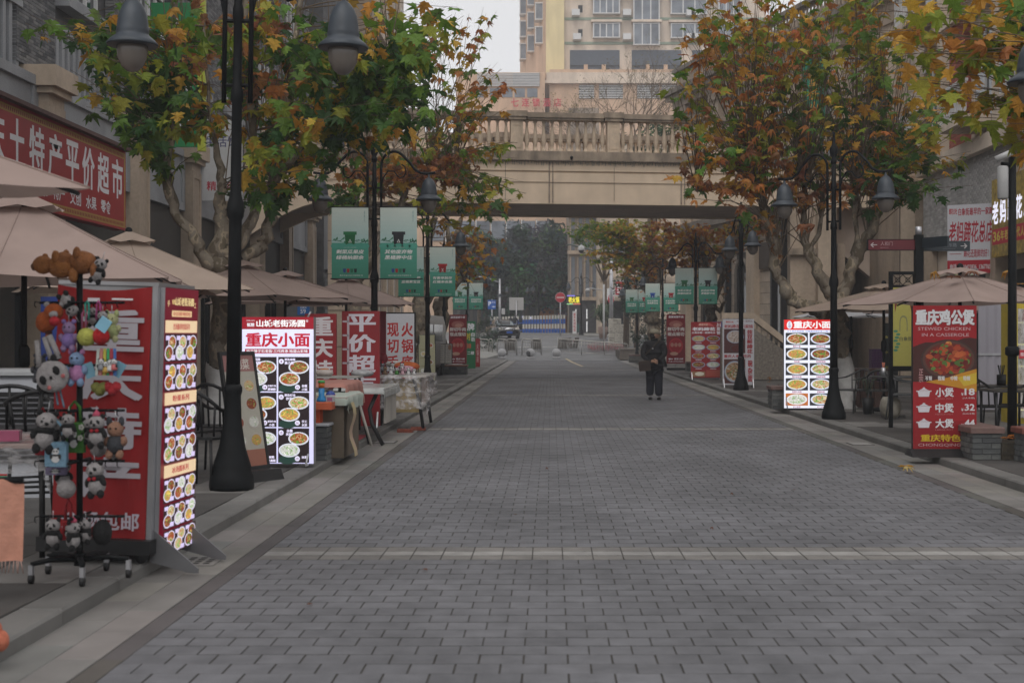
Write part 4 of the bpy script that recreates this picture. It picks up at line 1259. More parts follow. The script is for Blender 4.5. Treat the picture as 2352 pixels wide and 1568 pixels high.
# --- L: lit menu "Shan Cheng"
def noodle_left(w, h):
 P = Print()
 P.grad(0, 0, w, h, (.70, .68, .98), (.80, .80, 1.0), 8)
 hb = h * .915
 P.rect(0, h * .917, w, h, (.30, .008, .02))
 P.text('甄糯', w * .06, h * .935, w * .18, h * .96, WHT, .03); P.text('ZHEN NUO', w * .06, h * .972, w * .18, h * .98, WHT, .01)
 P.text('山城老街汤圆', w * .2, h * .932, w * .88, h * .982, (.95, .95, .95), .045, fit=True)
 P.text('®', w * .89, h * .965, w * .93, h * .982, WHT, .01)
 P.text('重庆小面', w * .05, h * .795, w * .95, h * .895, (.50, .008, .03), .05, fit=True)
 P.rect(w * .04, h * .752, w * .94, h * .783, (.36, .01, .03)); P.text('始于弹子石老街·三代传承·地道山城味', w * .06, h * .757, w * .92, h * .778, WHT, .03, fit=True)
 names = [(('12', '招牌', '酸辣粉'), ('18', '红烧牛肉', '酸辣粉')), (('8', '清汤/麻辣', '素小面'), ('15', '杂酱', '小面')),
             (('15', '豌杂', '小面'), ('20', '原汤牛肉', '小面')), (('15', '清汤/红油', '抄手'), ('16', '手工', '水饺')),
             (('10', '冰粉', '凉虾'), ('12', '麻辣', '豆腐脑')), (('15', '杂酱', '米线'), ('10', '油茶', ''))]
 q = 0
 for r in range(3):
  for c in range(2):
   x0 = w * (.05 + .45 * c) + (w * .008 if c else 0); x1 = x0 + w * .435
   z1 = h * (.728 - .243 * r); z0 = z1 - h * .235
   P.rect(x0, z0, x1, z1, (.022, .014, .016))
   P.ell(x0 + .3 * (x1 - x0), z0 + .1 * h * .2, .1, .05, (.02, .05, .04))
   f = FOODS[(q * 2) % 5]; g = FOODS[(q * 2 + 3) % 5]
   P.bowl(x0 + (x1 - x0) * .66, z0 + (z1 - z0) * .70, (x1 - x0) * .33, (z1 - z0) * .19, seed=q, n=60, **f)
   P.bowl(x0 + (x1 - x0) * .36, z0 + (z1 - z0) * .36, (x1 - x0) * .34, (z1 - z0) * .20, seed=q + 40, n=60, **g)
   a, b_ = names[q]
   P.ell(x0 + .1 * (x1 - x0), z0 + .87 * (z1 - z0), .028, .028, (.8, .78, .95)); P.text(a[0], x0 + .04 * (x1 - x0), z0 + .83 * (z1 - z0), x0 + .16 * (x1 - x0), z0 + .9 * (z1 - z0), (.2, .05, .2), .02)
   P.text(a[1], x0 + .2 * (x1 - x0), z0 + .88 * (z1 - z0), x0 + .55 * (x1 - x0), z0 + .97 * (z1 - z0), (.8, .75, .95), .06); P.text(a[2], x0 + .2 * (x1 - x0), z0 + .78 * (z1 - z0), x0 + .5 * (x1 - x0), z0 + .87 * (z1 - z0), (.8, .75, .95), .06)
   P.ell(x0 + .62 * (x1 - x0), z0 + .12 * (z1 - z0), .028, .028, (.8, .78, .95)); P.text(b_[0], x0 + .56 * (x1 - x0), z0 + .08 * (z1 - z0), x0 + .68 * (x1 - x0), z0 + .15 * (z1 - z0), (.2, .05, .2), .02)
   P.text(b_[1], x0 + .71 * (x1 - x0), z0 + .12 * (z1 - z0), x0 + .98 * (x1 - x0), z0 + .2 * (z1 - z0), (.8, .75, .95), .06)
   if b_[2]: P.text(b_[2], x0 + .71 * (x1 - x0), z0 + .02 * (z1 - z0), x0 + .98 * (x1 - x0), z0 + .1 * (z1 - z0), (.8, .75, .95), .06)
   q += 1
 return shift(P, w)
SYL = 15.75
cx = X_(638, SYL); zt, zb_ = Z_(728, SYL), Z_(1064, SYL)
t = board('lit_menu_board', 'brightly lit white noodle menu board with six photo panels right of the near lamp post', (cx, SYL, zb_), R(-3), .80, zt - zb_, M_ALU, .12, cat='lit sign')
noodle_left(.80, zt - zb_).build('print', PRINT_LIT, t)
for s in (-.34, .34): MB().tube([(s, -.12, -zb_ + .12), (s, .06, .18), (s, .28, -zb_ + .12)], .012, n=6).tube([(s, -.12, -zb_ + .12), (s, .28, -zb_ + .12)], .01, n=6).build('foot', M_ALU, t)
MB().tube([(.33, .02, zt - zb_ + .0), (.36, .04, zt - zb_ + .06)], .01).build('hook', M_ALU, t)

# --- L: leaning black A-board behind the near post
ax, ay = X_(585, 14.3), 14.3
t = thing('easel_board', 'leaning black framed food board between the near lamp post and the lit menu', 'sign board', (ax, ay, .12), R(60)); t.scale = (.86, .86, .93)
Mx = Matrix.Rotation(R(-11), 4, 'X')
b = MB(); b.M = Mx; b.box(-.3, -.26, 0, .04, .12, 1.42).box(.26, .3, 0, .04, .12, 1.42).box(-.26, .26, 0, .04, 1.38, 1.42).box(-.26, .26, 0, .04, .12, .16); b.build('frame', M_BLACK, t)
b = MB(); b.M = Mx; b.box(-.26, .26, .01, .03, .16, 1.38); b.build('backing', mat('menu_cream', (.42, .40, .34), .5), t)
P = Print(); P.rect(-.26, .16, .26, 1.38, (.40, .38, .32)); P.rect(-.26, 1.2, .26, 1.38, (.30, .14, .13)); P.text('云锦菜', -.2, 1.22, .2, 1.34, (.6, .55, .5), .03)
P.rect(-.26, .16, .26, .34, (.30, .12, .08))
for r in range(4):
 for c in range(2): P.bowl(-.13 + .26 * c, 1.04 - .2 * r, .1, .075, seed=r * 2 + c, n=18, rim=(.5, .45, .4), **FOODS[(r + c) % 5])
for i, v in enumerate(P.b.v): P.b.v[i] = tuple(Mx @ Vector((v[0], v[1] + .008, v[2])))
P.build('print', PRINT, t)
b = MB(); b.box(-.34, .34, -.16, .2, .0, .12, taper=.03); b.build('weighted_base', M_BLACK, t)
MB().tube([(.2, .05, .1), (.2, .14, .5)], .015).tube([(-.2, .05, .1), (-.2, .14, .5)], .015).build('strut', M_BLACK, t)

# --- L: big red cloth box with a lit side panel
BX, BY, bw, bd, bh = -2.57, 9.15, .63, .68, 1.62
t = thing('menu_column', 'tall red cloth wrapped box with a backlit food menu on its street side', 'lit sign', (BX, BY, .12), R(-5))
t.rotation_euler = (0, R(1.6), R(-5))
b = MB(); b.box(-bw - .03, 0, .02, bd, .15, .15 + bh); b.build('cabinet', M_ALU, t)
# cloth front, slightly wavy
b = MB(); nx, nz = 14, 22
vid = [[b.vert((-bw - .04 + (bw + .0) * i / nx, -.012 + .012 * math.sin(i * 1.3 + j * .35) + .008 * math.sin(j * .8) * (j > 17), .14 + (bh + .01) * j / nz - (.03 * math.sin(PI * i / nx) if j == nz else 0))) for i in range(nx + 1)] for j in range(nz + 1)]
b.smooth = True
for j in range(nz):
 for i in range(nx): b.face((vid[j][i], vid[j][i + 1], vid[j + 1][i + 1], vid[j + 1][i]))
cl = b.build('red_cloth', M_SREDC, t)
P = Print(.0008); P.L = 170
tape = (.45, .42, .46)
for i, ch in enumerate('重庆特产'):
 z1 = 1.64 - i * .315
 P.text(ch, -.50, z1 - .29, -.08, z1 - .02, tape, .045, fit=True)
P.text('全场包邮', -.60, .20, -.08, .32, (.50, .44, .50), .03, fit=True)
P.rect(-.46, 1.66, -.38, 1.69, (.7, .66, .7)); P.rect(-.30, 1.68, -.16, 1.692, (.75, .72, .74))
P.build('lettering', PRINT, t)
b = MB(); b.box(-.035, 0.0, -.02, .1, .12, .16 + bh); b.build('edge_post', M_ALU, t)
b = MB(); b.box(-bw - .04, .0, .0, bd, .155 + bh, .18 + bh); b.build('top_cap', M_ALU, t)
# lit side panel facing +x
side = MB().box(0.001, .03, .03, bd - .01, .15, .15 + bh).build('lit_panel', M_ALU, t)
def column_menu(w, h):
 P = Print(.0006)
 P.rect(0, 0, w, h, (.13, .005, .016))
 P.text('甄糯', w * .2, h * .935, w * .3, h * .955, (.7, .5, .2)); P.text('山城老街汤圆', w * .28, h * .93, w * .86, h * .965, (.75, .58, .28), .05, fit=True)
 P.text('手', w * .06, h * .925, w * .14, h * .95, (.8, .6, .3)); P.text('工', w * .86, h * .925, w * .94, h * .945, (.8, .6, .3))
 P.rect(w * .2, h * .885, w * .8, h * .91, (.75, .52, .28)); P.text('单点加汤圆 单碗双拼组', w * .24, h * .889, w * .76, h * .906, (.4, .05, .05), .03, fit=True)
 y = .87
 q = 0
 for title, nrow in (('热汤圆/荷包蛋系列', 2), ('粉蛋系列', 2), ('冰汤圆系列', 3)):
  P.rect(w * .02, h * (y - .05), w * .98, h * y, (.78, .58, .36)); P.text(title, w * .25, h * (y - .038), w * .75, h * (y - .012), (.42, .02, .03), .04, fit=True)
  y -= .055
  for r in range(nrow):
   hh = .098 if nrow > 2 else .112
   P.rect(w * .02, h * (y - hh), w * .98, h * y, (.03, .012, .014))
   for c in range(3):
    a = w * (.06 + .31 * c)
    P.bowl(a + w * .17, h * (y - hh * .30), w * .115, h * hh * .26, seed=q, n=14, rim=(.85, .8, 1), size=.25, **FOODS[(q + r) % 5])
    P.bowl(a + w * .08, h * (y - hh * .68), w * .12, h * hh * .28, seed=q + 50, n=14, rim=(.85, .8, 1), size=.25, **FOODS[(q + 2) % 5])
    P.rect(a - w * .02, h * (y - hh * .22), a + w * .08, h * (y - hh * .06), (.7, .6, .9)); P.L -= 1
    P.rect(a + w * .15, h * (y - hh * .94), a + w * .26, h * (y - hh * .76), (.7, .6, .9)); q += 1
   y -= hh + .006
 return P
P = column_menu(bd - .045, bh)
for i, v in enumerate(P.b.v): P.b.v[i] = (.031 - v[1], .033 + v[0], v[2] + .15)
P.build('menu_print', PRINT_LIT, t)
for y in (.02, bd - .1):
 b = MB(); b.prism([(-.02, .0), (.24, -.06), (.30, -.06), (.30, -.03), (.03, .18), (-.02, .22)], y, y + .015); b.build('stabiliser', mat('steel_foot', (.2, .2, .21), .4, metal=.6), t, fix=True)
MB().box(-bw - .1, .02, -.1, .5, .06, .15).build('trolley', M_BLACK, t)
for (x, y) in ((-.05, -.04), (-.6, -.04), (-.05, .42)):
 MB().lathe([(.0, -.015), (.045, -.015), (.045, .015), (.0, .015)], c=(x, y, .045), axis='y', n=14).build('wheel', M_BLACK, t)

# --- L: cooler cabinet behind, and the stool-height table set
t = thing('air_cooler', 'white air cooler with a dark slatted grille behind the toy rack', 'air cooler', (X_(55, 12.8), 12.8, .12), R(2))
MB().cbox(-.42, .42, 0, .5, .0, 1.1, .05).build('housing', mat('cooler_white', (.38, .39, .42), .5, var=.08), t)
MB().box(-.30, .28, -.02, -.001, .32, .95).build('grille_back', M_DARK, t)
for k in range(13): MB().box(-.30, .28, -.035, -.021, .33 + k * .047, .345 + k * .047).build('grille_slat', mat('slat_grey', (.10, .10, .11), .5), t)
MB().cbox(-.44, .44, -.03, .52, 1.1, 1.16, .03).build('lid', mat('cooler_lid', (.32, .33, .34), .4), t)
for k, c in enumerate(((.4, .02, .02), (.02, .25, .1), (.02, .1, .3))): MB().box(-.38, -.15, -.004, -.001, .2 - k * .02, .215 - k * .02).build('stripe', mat('stripe%d' % k, c, .5), t)
t = thing('drinks_cabinet', 'blue drinks cabinet standing in the shade behind the toy rack', 'cabinet', (X_(175, 18), 18, .12))
MB().box(-.45, .45, 0, .6, 0, 1.95).build('housing', mat('cab_blue', (.01, .035, .2), .4), t)
P = Print(.003); P.ell(-.18, 1.83, .07, .07, (.7, .7, .75)); P.ell(-.18, 1.845, .06, .04, (.4, .02, .05)); P.text('百事可乐', -.05, 1.78, .4, 1.88, (.7, .7, .75), .03); P.rect(-.1, .6, .4, 1.7, (.16, .15, .16)); P.rect(-.1, 1.66, .4, 1.7, (.5, .2, .05)); P.build('lettering', PRINT, t)

# --- L: red vertical word signs behind the stalls
def word_board(label, x0, x1, ytop, Y, word, cell, m, col, zbot=.14, framed=False, skew=0):
 w = (x1 - x0) * Y / FOC; zt = Z_(ytop, Y)
 t = board('word_board', label, ((X_((x0 + x1) / 2, Y)), Y, .12), skew, w, zt - zbot, m, .08, z0=zbot - .12)
 P = Print(.001); hh = cell
 for i, ch in enumerate(word):
  z1 = zt - .12 - .03 - i * hh
  if z1 - hh < 0: break
  P.text(ch, -w * .36, z1 - hh * .92, w * .40, z1 - hh * .04, col, .045, fit=True); P.L -= 1
 P.L += 1
 return t, w, zt, P
t, w, zt, P = word_board('red board with tall white characters just right of the lit noodle menu', 700, 772, 716, 22.2, '重庆特产', .34, M_RED, (.62, .58, .6)); P.build('lettering', PRINT, t); feet(t, w)
t, w, zt, P = word_board('red taped board with white supermarket characters beside the green banner post', 785, 872, 710, 22.6, '平价超市', .325, M_RED, (.62, .58, .64))
for k in range(6): P.rect(-w * .48, zt - .3 - k * .22, -w * .32, zt - .27 - k * .22, (.5, .42, .46)); P.L -= 1
P.rect(-w * .36, zt - 1.4, -w * .30, zt - .2, (.5, .42, .46)); P.build('lettering', PRINT, t); feet(t, w)
# white hotpot board
Yw = 31.5; w = 71 * Yw / FOC; zt = Z_(714, Yw)
t = board('word_board', 'white black framed board with two columns of red characters behind the toy table', (X_(919, Yw), Yw, .12), 0, w, zt - .12, M_BLACK, .08)
P = Print(.001); P.rect(-w / 2 + .03, .03, w / 2 - .03, zt - .15, (.62, .62, .66))
for i, ch in enumerate('火锅底料'): P.text(ch, w * .04, zt - .3 - (i + 1) * .36, w * .42, zt - .3 - i * .36 - .05, (.50, .02, .02), .04, fit=True); P.L -= 1
for i, ch in enumerate('现切手工'): P.text(ch, -w * .42, zt - .3 - (i + 1) * .36, -w * .04, zt - .3 - i * .36 - .05, (.50, .02, .02), .04, fit=True); P.L -= 1
P.build('print', PRINT, t)
# beige easel menu
Yw = 44; w = .50
t = thing('easel_board', 'beige drink menu easel with black side frame beyond the toy table', 'sign board', (X_(981, Yw), Yw, .12), R(8))
Mx = Matrix.Rotation(R(-6), 4, 'X')
b = MB(); b.M = Mx; b.box(-.27, .27, 0, .03, .05, 1.5); b.build('panel', M_BLACK, t)
P = Print(.002); P.rect(-.25, .07, .25, 1.48, (.36, .35, .22)); P.ell(0, 1.38, .05, .05, (.25, .2, .12))
for r in range(4): P.bowl(.1 * (-1) ** r, 1.15 - .26 * r, .09, .07, seed=r, n=10, **FOODS[r]); P.rect(-.2, 1.02 - .26 * r, .02, 1.035 - .26 * r, (.2, .15, .08))
P.text('电梯上1楼', -.2, .12, .22, .24, (.12, .05, .03), .05, fit=True)
for i, v in enumerate(P.b.v): P.b.v[i] = tuple(Mx @ Vector(v))
P.build('print', PRINT, t)
for s in (-.25, .25): MB().tube([(s, .05, 1.45), (s + .05, .55, 0)], .018, n=6).build('leg', M_BLACK, t)
# white menu stand on the bench
Yw = 51.5
t = thing('menu_stand', 'small white double page menu leaning on the left bench', 'menu', (X_(1022, Yw), Yw, .52))
b = MB(); b.M = Mx; b.box(-.27, .27, 0, .03, 0, .74); b.build('panel', M_BLACK, t)
P = Print(.002); P.rect(-.24, .02, -.01, .72, (.55, .52, .48)); P.rect(.01, .02, .24, .72, (.55, .52, .48))
for k in range(7): P.rect(-.2, .62 - k * .08, -.06, .635 - k * .08, (.2, .18, .17)); P.L -= 1; P.rect(.06, .62 - k * .08, .17, .635 - k * .08, (.2, .18, .17))
P.ell(.17, .6, .06, .1, (.4, .2, .12))
for i, v in enumerate(P.b.v): P.b.v[i] = tuple(Mx @ Vector(v))
P.build('print', PRINT, t)
# red beef sign (two of them) and green sign
def beef(P, w, h, arrow=True):
 P.rect(0, 0, w, h, (.2, .008, .016)); P.rect(0, h * .9, w, h, (.18, .008, .015))
 P.text('涮涮涮涮牛肉', w * .1, h * .925, w * .9, h * .97, WHT, .03, fit=True)
 P.ell(w * .5, h * .8, w * .36, h * .07, (.35, .12, .10)); P.ell(w * .55, h * .78, w * .2, h * .04, (.5, .25, .2))
 P.text('鲜切牛肉', w * .05, h * .66, w * .95, h * .74, (.7, .68, .66), .05, fit=True); P.text('现点现切', w * .05, h * .56, w * .95, h * .64, (.7, .68, .66), .05, fit=True)
 P.ell(w * .5, h * .36, w * .38, h * .16, (.42, .03, .04)); P.ell(w * .5, h * .36, w * .3, h * .13, (.33, .012, .02))
 for k in range(3): P.ell(w * (.3 + .2 * k), h * .38, w * .09, h * .042, (.45, .2, .16)); P.L -= 1
 P.L += 1; P.ell(w * .4, h * .2, w * .22, h * .035, (.5, .3, .22))
 P.rect(w * .12, h * .085, w * .34, h * .1, WHT); P.poly([(w * .08, h * .092), (w * .2, h * .07), (w * .2, h * .115)], WHT)
 P.text('直走10米', w * .4, h * .075, w * .9, h * .115, WHT, .03, fit=True); P.text('订餐:13983686876', w * .1, h * .03, w * .9, h * .055, WHT, .02, fit=True)
for (x0, x1, ya, yb, Yw, lab) in ((1531, 1574, 720, 833, 60, 'red beef restaurant sign with white arrow behind the walking man'), (1031, 1072, 721, 833, 60, 'red beef restaurant sign on the left beside the green sign')):
 w, z1, z0 = (x1 - x0) * Yw / FOC, Z_(ya, Yw), Z_(yb, Yw)
 t = board('roll_up_sign', lab, (X_((x0 + x1) / 2, Yw), Yw, .12), 0, w, z1 - z0, M_RED, .05, z0=z0 - .12)
 P = Print(.0012); beef(P, w, z1 - z0); shift(P, w)
 for i, v in enumerate(P.b.v): P.b.v[i] = (v[0], v[1], v[2] + z0 - .12)
 P.build('print', PRINT, t); MB().box(-w / 2, w / 2, -.12, .2, 0, .09).build('base', M_DARKM, t)
 MB().tube([(0, .07, .05), (0, .07, z1 - .15)], .015).build('rear_pole', M_ALU, t)
Yw = 63; w = 22 * Yw / FOC
t = board('self_service_sign', 'green sign with yellow and white characters right of the left beef sign', (X_(1081, Yw), Yw, .12), 0, w, Z_(732, Yw) - .2, mat('sgreen', (.01, .12, .04), .5), .1)
P = Print(.0012); h = Z_(732, Yw) - .2
P.rect(-w / 2, 0, w / 2, h, (.01, .15, .055)); P.text('牌', -.15, h - .42, .17, h - .08, WHT, .05, fit=True); P.text('时', -.19, h - .85, 0, h - .5, (.6, .5, .05), .05, fit=True); P.vtext('自助', .02, h - .9, .18, h - .48, WHT, .04); P.text('38', -.18, h - 1.2, .02, h - .98, (.6, .1, .05), .05, fit=True); P.text('二楼', -.15, h - 1.5, .16, h - 1.3, WHT, .03); P.build('print', PRINT, t)
t = board('small_red_board', 'small dark red board at the end of the left row of signs', (X_(1097, 66), 66, .12), 0, .22, Z_(776, 66) - .12, M_RED, .08)
P = Print(.001); P.vtext('火锅店', -.05, .2, .05, 1.1, (.6, .4, .4)); P.build('print', PRINT, t)

# --- R: lit noodle menu
def noodle_right(w, h):
 P = Print(.0008)
 P.rect(0, 0, w, h, (.86, .88, 1.0)); P.rect(0, h * .885, w, h, (.75, .02, .02))
 P.ell(w * .11, h * .94, w * .055, h * .045, (.9, .9, .9)); P.vtext('正宗', w * .08, h * .905, w * .14, h * .975, (.1, .1, .5), .02)
 P.text('重庆小面', w * .19, h * .9, w * .95, h * .985, (1, 1, 1), .05, fit=True)
 P.text('三十年的老面馆  可选清汤或红汤 二选一', w * .06, h * .86, w * .94, h * .877, (.15, .2, .6), .02, fit=True)
 names = ['重庆小面', '招牌豌杂面', '鸡杂面', '招牌肥肠面', '重庆担担面', '杂酱酸辣粉', '招牌牛肉面', '肥肠米线', '手工抄手', '手工水饺']
 for k in range(10):
  r, c = divmod(k, 2)
  x0 = w * (.03 + .49 * c); x1 = x0 + w * .455; z1 = h * (.852 - .171 * r); z0 = z1 - h * .138
  P.rect(x0, z0, x1, z1, (.03, .03, .035) if k != 8 else (.5, .15, .03))
  P.bowl((x0 + x1) / 2, (z0 + z1) / 2, (x1 - x0) * .46, (z1 - z0) * .44, seed=k, n=60, rim=(.75, .8, .95), inner=(.7, .75, .9) if k % 2 else (.8, .78, .7), **FOODS[(k * 2 + k // 3) % 5])
  P.text(names[k], x0 + w * .1, z0 - h * .027, x1 - w * .1, z0 - h * .006, (.35, .05, .12), .03)
 return shift(P, w)
Yw = 27.8; z0, z1 = Z_(937, Yw), Z_(734, Yw); w = .96
t = board('lit_menu_board', 'brightly lit ten dish noodle menu board partly behind the right lamp post', (X_(1801, Yw) + w / 2, Yw, z0), 0, w, z1 - z0, M_ALU, .12, cat='lit sign')
noodle_right(w, z1 - z0).build('print', PRINT_LIT, t)
for s in (-.44, .44): MB().tube([(s, -.15, .12 - z0), (s, .05, .3), (s, .3, .12 - z0)], .012, n=6).build('foot', M_ALU, t)

# --- R: red trotter menu and white trotter sign
Yw = 47; w = 70 * Yw / FOC; h = Z_(737, Yw) - .18
t = board('trotter_menu', 'red menu board with nine dishes on the right pavement', (X_(1622, Yw), Yw, .12), 0, w, h, M_ALU, .1, z0=.06)
P = Print(.001); P.rect(0, 0, w, h, (.27, .011, .016)); P.poly([(w * .2, h * .93), (w * .3, h * .98), (w * .5, h * .985), (w * .62, h * .98), (w * .78, h * .92), (w * .5, h * .935)], (.55, .1, .1)); P.text('蹄花公社', w * .22, h * .93, w * .6, h * .97, (.7, .5, .4), .04)
P.text('老妈蹄花', w * .04, h * .84, w * .8, h * .905, WHT, .06, fit=True); P.text('白象街第一家蹄花店', w * .04, h * .79, w * .8, h * .825, WHT, .03, fit=True); P.vtext('川菜馆', w * .84, h * .77, w * .98, h * .98, WHT, .05)
for k in range(8):
 r, c = divmod(k, 2); x = w * (.25 + .48 * c); z = h * (.70 - .155 * r)
 P.bowl(x, z, w * .22, h * .055, seed=k + 9, n=30, rim=(.35, .4, .55), **FOODS[(k + 1) % 5]); P.rect(x - w * .1, z - h * .078, x + w * .1, z - h * .07, WHT)
P.rect(w * .03, h * .02, w * .47, h * .115, (.3, .16, .08)); P.ell(w * .28, h * .07, w * .15, h * .035, (.7, .65, .55)); P.rect(w * .5, h * .02, w * .98, h * .14, (.36, .07, .05))
shift(P, w)
for i, v in enumerate(P.b.v): P.b.v[i] = (v[0], v[1], v[2] + .06)
P.build('print', PRINT, t); feet(t, w)
t2 = board('blue_board', 'narrow blue board behind the red trotter menu', (X_(1655, 49), 49.2, .12), 0, .5, Z_(731, 49) - .2, mat('bd_blue', (.05, .2, .45), .5), .06)
P = Print(.001); P.vtext('江湖菜馆', .1, .3, .2, 1.4, (.6, .6, .6)); P.build('print', PRINT, t2)
Yw = 39.8; w = 72 * Yw / FOC; h = Z_(730, Yw) - .2
t = board('trotter_sign', 'white sign with two soup bowls and red characters behind the black lamp post', (X_(1696, Yw), Yw, .12), 0, w, h, M_ALU, .1, z0=.08)
P = Print(.001); P.rect(0, 0, w, h, (.60, .60, .65)); RR = (.38, .02, .03)
P.text('蹄花公社', w * .1, h * .935, w * .35, h * .975, (.5, .05, .05), .05); P.text('白象街第一家蹄花店', w * .45, h * .955, w * .95, h * .98, (.25, .1, .12), .02, fit=True)
P.text('老妈蹄花 川菜馆', w * .04, h * .86, w * .96, h * .915, (.4, .03, .04), .04, fit=True)
P.rect(w * .04, h * .48, w * .72, h * .85, (.09, .03, .03)); P.bowl(w * .4, h * .73, w * .28, h * .1, seed=3, n=40, rim=(.3, .35, .5), inner=(.5, .5, .5), soup=(.5, .42, .38), tops=((.55, .5, .48), (.3, .2, .15))); P.bowl(w * .45, h * .55, w * .22, h * .06, seed=5, n=10, rim=(.1, .06, .06), soup=(.1, .02, .02), tops=((.15, .03, .02),))
P.text('重庆人老爱吃的', w * .04, h * .41, w * .9, h * .46, (.4, .03, .04), .04, fit=True)
P.rect(w * .04, h * .02, w * .72, h * .39, (.1, .035, .03)); P.bowl(w * .38, h * .2, w * .33, h * .165, seed=8, n=120, rim=(.25, .32, .45), inner=(.5, .5, .52), soup=(.35, .2, .1), tops=((.08, .025, .02), (.4, .35, .25), (.55, .25, .08), (.08, .2, .04), (.5, .5, .45)), size=.1)
P.vtext('芸豆鲜蹄花', w * .77, h * .47, w * .95, h * .84, (.42, .03, .04), .05); P.vtext('碗杂面', w * .8, h * .04, w * .95, h * .38, (.42, .03, .04), .05)
shift(P, w)
for i, v in enumerate(P.b.v): P.b.v[i] = (v[0], v[1], v[2] + .08)
P.build('print', PRINT, t); feet(t, w)
for s in (-.4, .4): MB().lathe([(0, -.02), (.04, -.02), (.04, .02), (0, .02)], c=(s, 0, .04), axis='y', n=10).build('wheel', M_BLACK, t)

# --- R: tall red casserole sign
Yw = 17.2; w = 146 * Yw / FOC; z0, z1 = Z_(1026, Yw), Z_(696, Yw); h = z1 - z0
t = board('casserole_sign', 'tall red stewed chicken casserole sign with three prices at the right', (X_(2170, Yw), Yw, .12), 0, w, h, M_DARKM, .08, z0=z0 - .12)
P = Print(.0006)
P.rect(0, 0, w, h, (.33, .009, .014)); P.rect(0, 0, w, h * .2, (.26, .007, .011))
P.text('重庆鸡公煲', w * .04, h * .862, w * .97, h * .975, (.70, .70, .72), .07, fit=True, shadow=(.008, (.12, .01, .01)))
P.text('STEWED CHICKEN', w * .08, h * .828, w * .9, h * .85, (.6, .45, .46), .0, fit=True); P.text('IN A CASSEROLE', w * .14, h * .786, w * .88, h * .808, (.6, .45, .46), .0, fit=True)
pts = [(0, h * .47), (w, h * .47), (w, h * .77)] + [(w * (1 - k / 10), h * (.77 - .0 + .015 * math.sin(k)) - h * .05 * (k / 10)) for k in range(1, 11)]
P.poly(pts, (.06, .015, .012))
P.bowl(w * .56, h * .625, w * .44, h * .14, seed=77, n=170, rim=(.05, .025, .02), inner=(.1, .04, .03), soup=(.14, .02, .012), tops=((.30, .03, .015), (.22, .02, .012), (.45, .10, .03), (.12, .012, .01), (.38, .06, .02), (.1, .18, .04)), size=.15, chunk=True)
for (fx, fz, fr, cc) in ((.50, .55, .07, (.36, .06, .015)), (.64, .552, .045, (.26, .02, .012)), (.84, .66, .05, (.36, .10, .02)), (.56, .735, .05, (.5, .2, .04)), (.36, .6, .05, (.3, .025, .012)), (.7, .64, .05, (.3, .03, .015))):
 P.ell(w * fx, h * fz, w * fr, w * fr * .8, cc); P.ell(w * (fx - .02), h * (fz + .006), w * fr * .4, w * fr * .25, tuple(min(1, c_ * 1.5 + .06) for c_ in cc))
P.poly([(w * .2, h * .47), (w * .55, h * .50), (w * .75, h * .53), (w, h * .56), (w, h * .40), (w * .86, h * .415), (w * .7, h * .43)], (.55, .25, .02)); P.poly([(w * .7, h * .5), (w, h * .535), (w, h * .46), (w * .8, h * .44)], (.6, .42, .04))
P.vtext('正宗', w * .09, h * .465, w * .16, h * .56, (.55, .3, .3), .01)
for k, s_ in enumerate(('不辣', '微辣', '中辣', '特辣')): P.text(s_, w * (.19 + .2 * k), h * .478, w * (.30 + .2 * k), h * .512, (.68, .66, .66), .04, fit=True); P.L -= 1
P.L += 1
for k, (a, e, pr, n_) in enumerate((('小煲', 'SMALL POT', '18', '(1人食用)'), ('中煲', 'MEDIUM POT', '32', '(2-3人食用)'), ('大煲', 'LARGE POT', '44', '(4-5人食用)'))):
 zc = h * (.395 - .108 * k)
 wc = (.66, .62, .66)
 P.poly([(w * .09, zc - h * .028), (w * .25, zc - h * .028), (w * .27, zc + h * .012), (w * .07, zc + h * .012)], wc); P.rect(w * .05, zc + h * .006, w * .29, zc + h * .014, wc); P.poly([(w * .09, zc + h * .016), (w * .25, zc + h * .016), (w * .19, zc + h * .028), (w * .15, zc + h * .028)], wc); P.ell(w * .17, zc + h * .031, w * .02, h * .006, wc)
 P.text(a, w * .35, zc - h * .03, w * .64, zc + h * .035, (.72, .70, .72), .045, fit=True); P.text(e, w * .35, zc - h * .047, w * .63, zc - h * .037, (.5, .2, .2), .0, fit=True)
 P.text('¥', w * .75, zc - h * .02, w * .80, zc, (.7, .68, .7), .03); P.text(pr, w * .81, zc - h * .018, w * .97, zc + h * .03, (.72, .70, .72), .035, fit=True); P.text(n_, w * .78, zc - h * .045, w * .97, zc - h * .031, (.65, .6, .6), .02, fit=True)
P.text('重庆特色', w * .12, h * .055, w * .75, h * .105, (.62, .42, .02), .045, fit=True); P.text('CHONGQING', w * .08, h * .018, w * .75, h * .042, (.55, .35, .36), .0, fit=True)
shift(P, w)
for i, v in enumerate(P.b.v): P.b.v[i] = (v[0], v[1], v[2] + z0 - .12)
P.build('print', PRINT, t)
b = MB(); b.prism([(-.16, 0), (.24, 0), (.1, .09), (-.02, .09)], -w / 2 - .04, w / 2 + .04, plane='yz'); b.build('base', M_DARKM, t, fix=True)
